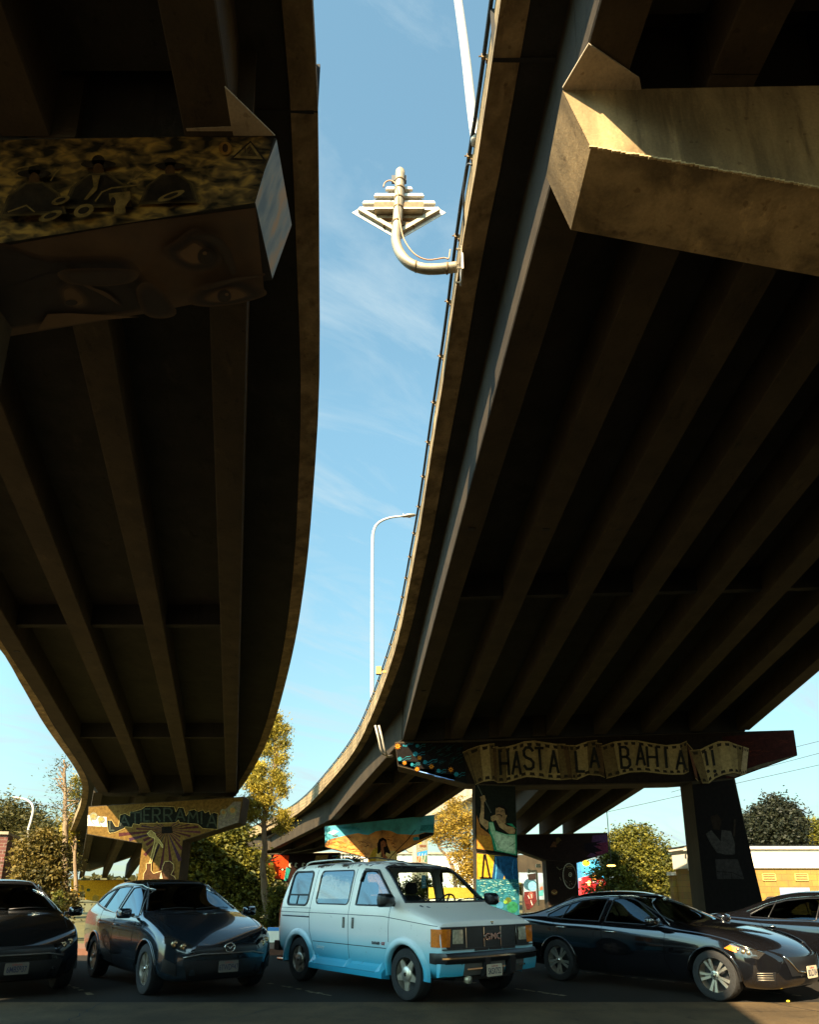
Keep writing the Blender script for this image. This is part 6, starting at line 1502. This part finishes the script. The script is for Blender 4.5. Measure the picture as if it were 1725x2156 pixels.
# seams
SEAM = mat('panel_gap', (.03, .05, .06), .9); SEAM_D = mat('dark_gap', (.002, .002, .002), .9, spec=.1)
for sg in (-1, 1):
    VB.poly_line([(-1.37, 1.80), (-1.38, 1.22), (-1.37, .36)], .005, SEAM, 'door_gap', sg, off=-.001)
    VB.poly_line([(-.34, 1.24), (-.36, .95), (-.36, .75)], .005, SEAM, 'door_gap', sg, off=-.001)
    VB.poly_line([(-2.52, 1.80), (-2.53, 1.1), (-2.50, .80), (-2.42, .62), (-2.36, .38)], .005, SEAM, 'door_gap', sg, off=-.001)
    VB.poly_line([(-3.58, 1.10), (-2.0, 1.105), (-.5, 1.10), (.66, 1.0)], .005, SEAM, 'body_crease', sg, off=-.001)
    VB.poly_line([(-3.58, 1.17), (-2.5, 1.175)], .004, SEAM, 'body_crease', sg, off=-.001)
    VB.poly_line([(-3.46, 1.035), (-2.53, 1.035)], .012, TRIM, 'door_track', sg, off=-.002)
    VB.poly_line([(-2.4, .66), (-.42, .66)], .006, SEAM, 'body_crease', sg, off=-.001)
    for x in (-1.50, -1.25):
        VB.patch([(x-.03, .90), (x+.03, .90), (x+.03, 1.06), (x-.03, 1.06)], TRIM, 'door_handle', sg, .004)
        hb = MB(); q = VB.side(x, .98, sg); hb.box(q+Vector((.012, sg*.012, 0)), (.016, .02, .13), CHROME); hb.build('door_handle', CHROME, van.t)
        lk = MB(); q = VB.side(x, .85, sg); lk.lathe([(0, .008), (.014, .008), (.016, 0)], CHROME, 10, 'y', q); lk.build('door_lock', TRIM, van.t)
    # arch flares
    for xw in (0, -2.86):
        fl = MB(); rs = []
        a0, a1 = -.12, pi+.12
        for k in range(29):
            a = a0+(a1-a0)*k/28; c, s_ = cos(a), sin(a)
            def pt(r, o):
                q = VB.side(xw+r*c, max(.345+r*s_, .34), sg); yy = max(abs(q.y), .93 if xw == 0 else .95); return Vector((xw+r*c, sg*(yy+o), .345+r*s_))
            rs.append([pt(.395, -.04), pt(.395, .028), pt(.42, .038), pt(.475, .026), pt(.505, -.006)])
        fl.rings(rs, VANP, False, False); fl.build('wheel_arch', VANP, van.t, True)
# running boards
for sg in (-1, 1):
    rb = MB(); secs = []
    for x, k in ((-.44, .5), (-.50, 1.0), (-.6, .62), (-1.3, .60), (-1.36, .95), (-1.42, .62), (-2.25, .60), (-2.32, 1.0), (-2.40, .5)):
        o_ = .93
        secs.append([Vector((x, sg*(o_-.05), .46)), Vector((x, sg*(o_+.045), .30+.16*k)), Vector((x, sg*(o_+.105), .30+.05*k)), Vector((x, sg*(o_+.105), .255)), Vector((x, sg*(o_-.05), .235))])
    rb.rings(secs); rb.build('running_board', VANP, van.t)
    ts = MB(); ts.box((-1.4, sg*1.005, .332), (1.6, .07, .006)); ts.build('step_tread', mat('tread_blue', (.02, .17, .25), .6), van.t)
# front end
GR = mat('grille_black', (.012, .012, .012), .4)
def fpt(y, z, o=0): return VB.front(y, z, o)
van_face = [(-.90, .705), (.90, .705), (.905, .985), (-.905, .985)]
def slab_on_face(pts, m, name, th=.03, base=.0, parent=None):
    q = [Vector((.757-.02*(p[1]-.7)-.055*(abs(p[0])/.92)**3+base, p[0], p[1])) for p in pts]
    return MB().prism(q, [p+Vector((th, 0, 0)) for p in q], m).build(name, m, parent or van.t)
def grid_face(y0, y1, z0, z1, m, name, base=.0, th=.03, n=8, parent=None):
    rs = []
    for i in range(n+1):
        y = y0+(y1-y0)*i/n; x = .757-.055*(abs(y)/.92)**3+base; rs.append([Vector((x-.02*(z0-.7), y, z0)), Vector((x-.02*(z1-.7), y, z1)), Vector((x-.02*(z1-.7)+th, y, z1)), Vector((x-.02*(z0-.7)+th, y, z0))])
    return MB().rings(rs, m).build(name, m, parent or van.t)
grille = grid_face(-.915, .915, .700, .985, GR, 'grille', .0, .025, 16)
for z0, z1 in ((.698, .712), (.975, .992)): grid_face(-.92, .92, z0, z1, TRIM, 'grille_frame', .0, .042, 16, grille)
for k in range(16): grid_face(-.50, .50, .722+k*.0155, .727+k*.0155, TRIM, 'slat', .022, .010, 6, grille)
for y in (-.515, -.17, .17, .515): grid_face(y-.008, y+.008, .715, .975, CHROME, 'grille_bar', .02, .02, 1, grille)
LENS = mat('headlamp_lens', (.55, .50, .36), .08, .35, var=.35, scale=30, coat=1)
AMB = mat('amber_lens', (.62, .16, .01), .15, 0, var=.3, scale=25, coat=.8)
for sg in (-1, 1):
    h = grid_face(*sorted((sg*.58, sg*.74)), .775, .955, LENS, 'headlight', .018, .03, 3); grid_face(*sorted((sg*.565, sg*.755)), .765, .965, CHROME, 'bezel', .012, .012, 3, h)
    ts = MB(); q0, q1, q2 = (.757-.055*(.765/.92)**3+.02, .765), (.757-.055*(.93/.92)**3+.035, .925), (.56, .968)
    rs = [[Vector((x, sg*y, z0)) for z0 in (.735, .965)]+[Vector((x-.03, sg*(y-.02), z0)) for z0 in (.965, .735)] for x, y in (q0, ((q0[0]+q1[0])/2+.01, .85), q1, (.68, .962), q2)]
    ts.rings(rs, AMB); ts.build('turn_signal', AMB, van.t)
text_mesh('GMC', .12, mat('badge_red_chrome', (.42, .30, .27), .25, .9), 'lettering', grille, frame(Vector((.805, 0, .845)), (0, 1, 0), (0, 0, 1)), .006, .003, sx=1.25)
sk = MB(); sk.box((.742, .05, 1.02), (.006, .06, .05)); sk.build('sticker', mat('sticker_yellow', (.55, .33, .06), .5), van.t)
sk = MB(); sk.prism([Vector((.747, .03, 1.005)), Vector((.747, .07, 1.005)), Vector((.747, .05, 1.035))], [Vector((.749, .03, 1.005)), Vector((.749, .07, 1.005)), Vector((.749, .05, 1.035))]); sk.build('sticker', TRIM, van.t)
# bumper
bp_ = MB(); prof = [(-.06, .66), (.035, .665), (.055, .64), (.06, .605), (.055, .55), (.03, .525), (-.06, .53)]
rs = []
for i in range(25):
    t = i/24*2-1; y = t*.985; x = .83-.10*abs(t)**3.2
    if abs(t) > .96: x -= .12
    rs.append([Vector((x+a, y, z)) for a, z in prof])
bumper = bp_.rings(rs).build('bumper', TRIM, van.t, .7)
cb_ = MB(); rs = []
for i in range(25):
    t = i/24*2-1; y = t*.975; x = .83-.10*abs(t)**3.2+.055; rs.append([Vector((x, y, .585)), Vector((x+.014, y, .59)), Vector((x+.014, y, .612)), Vector((x, y, .617))])
cb_.rings(rs).build('chrome_strip', CHROME, bumper, .7)
GB = mat('grey_bumper', (.12, .115, .10), .45, .3)
for y0, y1, m in ((-.97, -.60, VANP), (-.595, -.28, GB), (-.14, .18, GB), (.42, .60, GB), (.605, .97, VANP)):
    v = MB(); rs = []
    for i in range(6):
        y = y0+(y1-y0)*i/5; t = abs(y)/.985; x = .825-.10*t**3.2; rs.append([Vector((x-.05, y, .53)), Vector((x+.03, y, .53)), Vector((x+.012, y, .44)), Vector((x-.01, y, .37)), Vector((x-.06, y, .36))])
    v.rings(rs); v.build('valance', m, bumper, .5)
    if m is GB:
        c2 = MB(); c2.box((.862, (y0+y1)/2, .455), (.012, y1-y0-.02, .018)); c2.build('chrome_strip', CHROME, bumper)
for y in (-.21, .30):
    g = MB(); g.prism([Vector((.80, y-.065, .33)), Vector((.80, y+.065, .33)), Vector((.80, y+.06, .60)), Vector((.80, y-.06, .60))], [Vector((.885, y-.055, .36)), Vector((.885, y+.055, .36)), Vector((.90, y+.05, .58)), Vector((.90, y-.05, .58))]); g.build('bumper_guard', TRIM, bumper)
for y0 in (-.33, -.05, .23):
    g = MB(); g.box((.775, y0+.12, .685), (.02, .26, .03)); g.build('air_slot', TRIM, van.t)
fg = MB(); fg.lathe([(0, .03), (.05, .02), (.055, -.03), (.03, -.06)], LENS, 14, 'x', (.80, -.50, .315)); fg.build('fog_lamp', LENS, van.t, True)
plate(van, (.905, -.10, .42), '5KSX752')
# mirrors, wipers, badges, rack, tail, interior
mirror(van, (-.30, -.955, 1.33), -1, (.25, .19)); mirror(van, (-.30, .955, 1.33), 1, (.25, .19))
BDG = mat('badge_grey', (.10, .10, .11), .35, .6)
q = VB.side(-.66, .72, -1, .004); text_mesh('SAFARI', .055, BDG, 'lettering', van.t, frame(q, (1, 0, 0), (0, 0, 1)), .003, .002, sx=1.1)
q = VB.side(-.48, .72, -1, .004); text_mesh('GT', .055, mat('badge_red', (.35, .03, .04), .4), 'lettering', van.t, frame(q, (1, 0, 0), (0, 0, 1)), .003, .002, sx=1.1)
q = VB.side(-2.17, .585, -1, .004); text_mesh('Luxury', .085, mat('decal_white', (.72, .75, .72), .4), 'lettering', van.t, frame(q, (1, 0, 0), (0.22, 0, 1)), .0015, .0, sx=.95)
for y in (-.60, .60):
    rk = MB(); pts = [VB.top(-1.75, y, -.005), VB.top(-1.95, y, .055), VB.top(-2.6, y, .06), VB.top(-3.15, y, .055), VB.top(-3.3, y, -.005)]; rk.tube(smooth_pts(pts, 3), .014, CHROME, 7); rk.build('roof_rail', GALV, van.t, True)
for x in (-1.95, -3.1):
    rk = MB(); rk.tube([VB.top(x, -.60, .055), VB.top(x, 0, .07), VB.top(x, .60, .055)], .012, TRIM, 6); rk.build('roof_bar', TRIM, van.t, True)
for y0, y1 in ((-.62, -.05), (.10, .66)):
    wi = MB(); wi.tube([VB.front(y0, 1.315, .012), VB.front((y0+y1)/2, 1.335, .02), VB.front(y1, 1.33, .012)], .008, TRIM, 6); wi.build('wiper', TRIM, van.t, True)
for sg in (-1, 1): VB.patch([(-3.60, .85), (-3.545, .85), (-3.53, 1.28), (-3.585, 1.28)], mat('tail_red', (.22, .015, .01), .2), 'tail_light', sg, .006)
rbp = MB(); rbp.box((-3.66, 0, .52), (.16, 1.86, .16)); rbp.build('rear_bumper', TRIM, van.t)
ex = MB(); ex.tube([(-3.15, -.86, .30), (-3.62, -.90, .30)], .035, CHROME, 10); ex.build('exhaust', CHROME, van.t, True)
# dull bruises where paint has lifted, on the hood and over the middle window
PEEL = mat('bare_primer', (.11, .11, .11), .8, var=.5, scale=9)
def blotch(cx, cy, rx, ry, seed, mode='top', sg=-1, m=PEEL):
    rg = random.Random(seed); pts = [(cx+rx*cos(a)*rg.uniform(.7, 1.15), cy+ry*sin(a)*rg.uniform(.6, 1.2)) for a in [2*pi*k/18 for k in range(18)]]
    VB.patch(pts, m, 'paint_peel', sg, .003, mode)
blotch(.10, -.60, .035, .03, 1); blotch(.04, -.68, .04, .03, 2)
for k, (x, y, rx) in enumerate(((-.86, -.35, .07), (-.84, -.15, .04), (-.90, .12, .06), (-.87, .33, .05), (-.82, -.52, .05), (-.9, .52, .04))): blotch(x, y, rx*.7, rx*1.4, 10+k, m=mat('rust_patch', (.055, .03, .02), .85, var=.5, scale=20))
blotch(-1.85, -.70, .42, .03, 30); blotch(-2.5, -.69, .3, .02, 31)
van.finish('white upper body shading to turquoise at the sills')
add_wheels(van, .345, .22, .222, 'star5')
inner(van, [(-1.15, -.42, .76, .46), (-1.15, .42, .76, .46)], (-.30, 1.24, .86), (-.62, .42, 1.25))
fl_ = MB(); fl_.box((-1.8, 0, .55), (3.4, 1.7, .04)); fl_.box((-1.8, -.0, 1.0), (.02, .02, .02)); fl_.build('cabin_floor', SEATM, van.t)
hg = MB(); c = Vector((-.66, -.02, 1.60)); hg.box(c, (.004, .085, .20)); tgm = mat('placard_blue', (.03, .22, .30), .5); hng = hg.build('parking_placard', tgm, van.t)
ic = MB(); ic.tube([c+Vector((.004, .022*cos(a)-.003, .022*sin(a)-.0)) for a in [radians(60+20*k) for k in range(15)]], .004, WHITE, 5); ic.tube([c+Vector((.004, -.008, .055)), c+Vector((.004, -.006, .02)), c+Vector((.004, .018, .016)), c+Vector((.004, .026, -.012))], .004, WHITE, 5); ic.lathe([(0, .003), (.009, .0)], WHITE, 10, 'x', c+Vector((.004, -.008, .066))); ic.box(c+Vector((.003, 0, -.06)), (.003, .05, .022), WHITE); ic.build('symbol', WHITE, hng)

# ------------------------------------------------------------------ grey crossover
h2 = Vector((.6225, -.7826)); l2 = Vector((.7826, .6225))
suvP = mat('crossover_paint', (.012, .020, .028), .16, .25, coat=1.0)
suv_st = [
    st(.94, .62, .30, .56, .66, sweep=.16, mid=.42), st(.86, .80, .22, .66, .76, sweep=.22), st(.62, .90, .20, .80, .91, sweep=.12), st(.30, .925, .20, .90, 1.00, sweep=.03), st(0, .93, .20, .965, 1.065),
    st(-.30, .932, .20, 1.0, 1.115), st(-.55, .932, .20, 1.02, 1.15), st(-1.32, .935, .20, 1.04, 1.60, .67), st(-1.75, .935, .20, 1.05, 1.655, .69), st(-2.5, .935, .20, 1.08, 1.655, .68), st(-3.05, .93, .22, 1.11, 1.61, .66), st(-3.48, .90, .28, 1.12, 1.50, .63, sweep=.06), st(-3.66, .86, .34, 1.08, 1.18, sweep=.10), st(-3.70, .78, .42, .98, 1.05, sweep=.1)]
cm = car_shell(suv_st, crease_rows={5: .15, 1: .3}, crease_st={}, levels=4, capc=.35)
suv = Car('parked_crossover', 'dark blue-grey crossover with a round grille badge, left of the white van', 'car', (-3.23, 11.46), h2, cm, suvP, GLASS_D, R=.355, wheels=(0, -2.75), track=.80, arch=.40)
suv.cut(); GLASS_T = glass('tint_glass', (.55, .7, .8), .05, .07)
suv.glass = GLASS_T
wpf = [(-1.66, 1.09), (-1.62, 1.50), (-1.42, 1.52), (-1.22, 1.475), (-.72, 1.15), (-.62, 1.07)]
wpr = [(-2.52, 1.13), (-2.44, 1.50), (-2.1, 1.525), (-1.72, 1.525), (-1.76, 1.095)]; wpq = [(-3.24, 1.22), (-3.05, 1.39), (-2.70, 1.47), (-2.52, 1.49), (-2.60, 1.15)]
for sg in (-1, 1):
    for wp in (wpf, wpr, wpq): suv.window('side_window', sw(wp, sg))
suv.glass = GLASS_D
suv.window('windshield', lambda c, n: -1.32 < c.x < -.35 and n.x > .25 and 1.155 < c.z < 1.585 and abs(c.y) < .80-.30*(c.z-1.13)/.45)
suv.window('rear_window', lambda c, n: c.x < -3.0 and n.x < -.2 and abs(c.y) < .5 and 1.2 < c.z < 1.48)
for sg in (-1, 1):
    for wp in (wpf, wpr, wpq): suv.poly_line(wp, .012, TRIM, 'window_trim', sg, True)
    suv.poly_line([(-3.2, 1.235), (-2.55, 1.16), (-1.7, 1.085), (-.62, 1.05)], .008, CHROME, 'chrome_strip', sg, off=.006); suv.poly_line([(-3.28, 1.25), (-3.08, 1.42), (-2.5, 1.525), (-2.0, 1.555), (-1.45, 1.55), (-1.15, 1.47), (-.60, 1.09)], .007, CHROME, 'chrome_strip', sg, off=.008)
    suv.poly_line([(-.62, 1.0), (-.66, .6), (-.55, .3)], .005, SEAM_D, 'door_gap', sg, off=-.001); suv.poly_line([(-1.70, 1.08), (-1.70, .5), (-1.68, .28)], .005, SEAM_D, 'door_gap', sg, off=-.001); suv.poly_line([(-2.56, 1.13), (-2.50, .9), (-2.38, .75)], .005, SEAM_D, 'door_gap', sg, off=-.001)
    for yy_ in ((-.55, -.02), (.02, .60)):
        if sg > 0: MB().tube([suv.front(yy_[0], 1.165, .012), suv.front((yy_[0]+yy_[1])/2, 1.18, .018), suv.front(yy_[1], 1.175, .012)], .008, TRIM, 6).build('wiper', TRIM, suv.t, True)
    for x in (-1.52, -2.38): handle(suv, x, .92, sg, .18, suvP)
    suv.poly_line([(0+.41*cos(a), .355+.41*sin(a)) for a in [radians(d) for d in range(-5, 190, 15)]], .018, suvP, 'wheel_arch', sg, off=.0); suv.poly_line([(-2.75+.41*cos(a), .355+.41*sin(a)) for a in [radians(d) for d in range(-5, 190, 15)]], .018, suvP, 'wheel_arch', sg, off=.0)
    m_ = mirror(suv, (-.72, sg*.93, 1.12), sg, (.22, .15), suvP)
suv.poly_line([(-.74, 1.165), (-.49, 1.585), (.49, 1.585), (.74, 1.165)], .014, TRIM, 'windshield_seal', mode='front', closed=False)
suv.poly_line([(.46, -.70), (.10, -.74), (-.30, -.80)], .006, SEAM_D, 'hood_gap', mode='top', off=-.001); suv.poly_line([(.46, .70), (.10, .74), (-.30, .80)], .006, SEAM_D, 'hood_gap', mode='top', off=-.001)
HL = mat('dark_headlamp', (.03, .028, .026), .1, .2, coat=1); HLB = mat('lamp_reflector', (.55, .42, .25), .15, .9)
for sg in (-1, 1):
    h = suv.patch([(sg*.86, .74), (sg*.54, .62), (sg*.50, .70), (sg*.80, .86)], HL, 'headlight', mode='front', off=.008)
    for y, z, r in ((.62, .69, .045), (.72, .725, .05)):
        q = suv.front(sg*y, z, .0); e = MB(); e.lathe([(0, .012), (r*.5, .02), (r, .014), (r*1.05, .0)], HLB, 16, 'x', q); e.build('reflector', HLB, h, True)
g_ = suv.patch([(-.50, .60), (.50, .60), (.46, .70), (-.46, .70)], TRIM, 'grille', mode='front', off=.008)
suv.poly_line([(-.62, .545), (-.4, .59), (.4, .59), (.62, .545)], .012, mat('satin_bar', (.25, .22, .19), .3, .8), 'grille_bar', mode='front', off=.012)
suv.patch([(-.55, .25), (.55, .25), (.62, .50), (-.62, .50)], TRIM, 'lower_grille', mode='front', off=.008)
for sg in (-1, 1): suv.patch([(sg*.84, .36), (sg*.68, .30), (sg*.70, .46), (sg*.84, .54)], TRIM, 'fog_recess', mode='front', off=.008)
q = suv.front(0, .66, .022); bd_ = MB(); bd_.tube([q+Vector((0, .078*cos(a), .062*sin(a))) for a in [2*pi*k/28 for k in range(28)]], .009, CHROME, 7, True)
bd_.tube(smooth_pts([q+Vector((.003, -.07, .025)), q+Vector((.006, -.03, .015)), q+Vector((.006, 0, -.02)), q+Vector((.006, .03, .015)), q+Vector((.003, .07, .025))], 3), .008, CHROME, 6); bd_.build('badge', CHROME, g_, True)
q = suv.front(.0, .42, .02); plate(suv, (q.x+.01, .0, .41), '6TWD947', bright=False)
suv.finish(); add_wheels(suv, .355, .225, .235, 'seven')
inner(suv, [(-1.55, -.40, .60, .52), (-1.55, .40, .60, .52), (-2.4, 0, .62, 1.2)], (-.75, 1.08, .80), (-1.05, .40, 1.05))

# ------------------------------------------------------------------ black sedan
sedP = mat('black_gloss', (.004, .004, .005), .10, 0.0, coat=1.0)
sed_st = [
    st(.93, .60, .26, .52, .60, sweep=.16, mid=.40), st(.86, .78, .19, .60, .69, sweep=.24), st(.66, .875, .17, .70, .80, sweep=.14), st(.34, .905, .17, .79, .89, sweep=.04), st(0, .912, .17, .85, .95),
    st(-.35, .915, .17, .885, .985), st(-.62, .915, .17, .90, 1.0), st(-1.42, .915, .17, .93, 1.405, .60), st(-1.85, .915, .17, .94, 1.46, .62), st(-2.4, .915, .17, .955, 1.445, .60), st(-2.85, .915, .18, .97, 1.36, .58), st(-3.35, .905, .20, 1.0, 1.095), st(-3.7, .885, .24, .98, 1.075, sweep=.05), st(-3.88, .83, .30, .93, 1.035, sweep=.10), st(-3.94, .76, .38, .84, .90, sweep=.1)]
sm_ = car_shell(sed_st, crease_rows={5: .2, 1: .3, 4: .1}, crease_st={}, levels=4, capc=.3)
def make_sedan(name, label, loc, hd, plate_txt, detail=True):
    me = sm_.copy(); c = Car(name, label, 'car', loc, hd, me, sedP, GLASS_D, R=.33, wheels=(0, -2.775), track=.795, arch=.375)
    c.cut(); c.glass = glass('sedan_glass', (.7, .9, .9), .14, .02)
    a_ = [(-1.80, .975), (-1.76, 1.33), (-1.55, 1.345), (-1.38, 1.315), (-.86, 1.04), (-.74, .955)]; b_ = [(-3.02, 1.06), (-2.78, 1.20), (-2.45, 1.29), (-2.1, 1.33), (-1.87, 1.335), (-1.91, .98), (-2.5, .99), (-3.0, 1.01)]
    for sg in (-1, 1):
        for wp in (a_, b_): c.window('side_window', sw(wp, sg))
    c.window('windshield', lambda q, n: -1.44 < q.x < -.5 and n.x > .25 and 1.012 < q.z < 1.39 and abs(q.y) < .76-.27*(q.z-1.0)/.4)
    c.window('rear_window', lambda q, n: q.x < -2.7 and n.x < -.15 and n.z > .2 and 1.11 < q.z < 1.37 and abs(q.y) < .68-.25*(q.z-1.05)/.3)
    for sg in (-1, 1):
        for wp in (a_, b_): c.poly_line(wp, .010, TRIM, 'window_trim', sg, True)
        c.poly_line([(-3.1, 1.09), (-2.78, 1.235), (-2.4, 1.33), (-1.85, 1.375), (-1.5, 1.375), (-1.3, 1.33), (-.66, .97)], .007, CHROME, 'chrome_strip', sg, off=.006)
        c.poly_line([(-2.62, 1.30), (-2.70, .98)], .009, TRIM, 'window_bar', sg)
        c.poly_line([(-.70, .93), (-.74, .5), (-.62, .25)], .004, SEAM_D, 'door_gap', sg, off=-.001); c.poly_line([(-1.84, .96), (-1.84, .5), (-1.82, .24)], .004, SEAM_D, 'door_gap', sg, off=-.001); c.poly_line([(-2.92, .98), (-2.75, .85), (-2.55, .72)], .004, SEAM_D, 'door_gap', sg, off=-.001)
        for x in (-1.66, -2.66): handle(c, x, .83 if x > -2 else .86, sg, .20)
        for xw in (0, -2.775): c.poly_line([(xw+.385*cos(a), .33+.385*sin(a)) for a in [radians(d) for d in range(-5, 190, 15)]], .014, sedP, 'wheel_arch', sg)
        mirror(c, (-.84, sg*.915, 1.02), sg, (.21, .14), sedP)
        c.poly_line([(.62, .62 if False else .80)], .01, sedP, 'x', sg) if False else None
        hl_ = c.patch([(.18, .70), (.60, .575), (.66, .655), (.30, .765)], HL, 'headlight', sg, .006)
        c.patch([(.20, .70), (.36, .650), (.40, .715), (.28, .745)], AMB, 'turn_signal', sg, .010, parent=hl_)
        for (x, z, r) in ((.44, .665, .032), (.50, .655, .03), (.38, .69, .022)):
            q = c.side(x, z, sg, .008); e = MB(); e.lathe([(0, sg*.012), (r*.6, sg*.014), (r, sg*.0)], HLB, 14, 'y', q); e.build('reflector', HLB, hl_, True)
        c.poly_line([(.30, .772), (.46, .73), (.64, .665)], .007, CHROME, 'chrome_strip', sg, off=.01)
        if detail:
            f_ = c.patch([(.55, .30), (.72, .30), (.74, .42), (.58, .42)], TRIM, 'fog_recess', sg, .006)
            for k in range(4): c.poly_line([(.57, .32+k*.028), (.71, .32+k*.028)], .004, GALV, 'slat', sg, off=.01, parent=f_)
    c.poly_line([(-.70, 1.015), (-.47, 1.392), (.47, 1.392), (.70, 1.015)], .012, TRIM, 'windshield_seal', mode='front')
    gr_ = c.patch([(-.42, .36), (.42, .36), (.52, .60), (-.52, .60)], TRIM, 'grille', mode='front', off=.008)
    c.poly_line([(-.50, .61), (-.30, .42), (0, .38), (.30, .42), (.50, .61)], .012, CHROME, 'grille_bar', mode='front', off=.014, parent=gr_)
    q = c.front(.0, .40, .02); plate(c, (q.x+.01, 0, .40), plate_txt)
    c.finish(); add_wheels(c, .33, .215, .228, 'split10')
    inner(c, [(-1.75, -.38, .48, .5), (-1.75, .38, .48, .5), (-2.6, 0, .52, 1.15)], (-.95, .97, .74), (-1.22, .38, .95), .17)
    return c
sed = make_sedan('parked_sedan', 'glossy black sedan with split-spoke alloy wheels, right of the white van', (4.96, 10.87), h2, '8DLZ104')
sed.t['label'] = 'glossy black sedan with split-spoke alloy wheels, right of the white van'
sed2 = make_sedan('parked_sedan', 'dark sedan cut by the right edge, half hidden behind the glossy black one', (8.62, 11.05), h2, '7KPR331', False)
# ------------------------------------------------------------------ dark car at the left edge: a sibling of the crossover with its own paint
blkP = mat('black_paint', (.005, .0055, .006), .16, 0, coat=1)
dark = copy_tree(suv.t); dark.location = (-6.15, 11.15, 0)
dark['label'] = 'black high-roofed car cut off by the left edge, only its nose in view'; dark.name = 'parked_wagon'; dark['category'] = 'car'
for o in list(dark.children_recursive):
    if o.name.startswith('badge'): bpy.data.objects.remove(o); continue
    if o.name.startswith(('body', 'wheel_arch', 'mirror', 'door_handle')) and o.data:
        o.data = o.data.copy()
        for i, m in enumerate(o.data.materials):
            if m == suvP: o.data.materials[i] = blkP
    if o.name.startswith('lettering') and o.parent and o.parent.name.startswith('license_plate'):
        bpy.data.objects.remove(o)
pl0 = [o for o in dark.children if o.name.startswith('license_plate')][0]
class _T: pass
cc = _T(); cc.t = dark; q = suv.bvh and Vector((0, 0, 0)); 
bb = [Vector(v) for v in pl0.bound_box]; cx0 = max(v.x for v in bb); bpy.data.objects.remove(pl0); plate(cc, (cx0-.004, 0, .41), '6MBS937', bright=False)
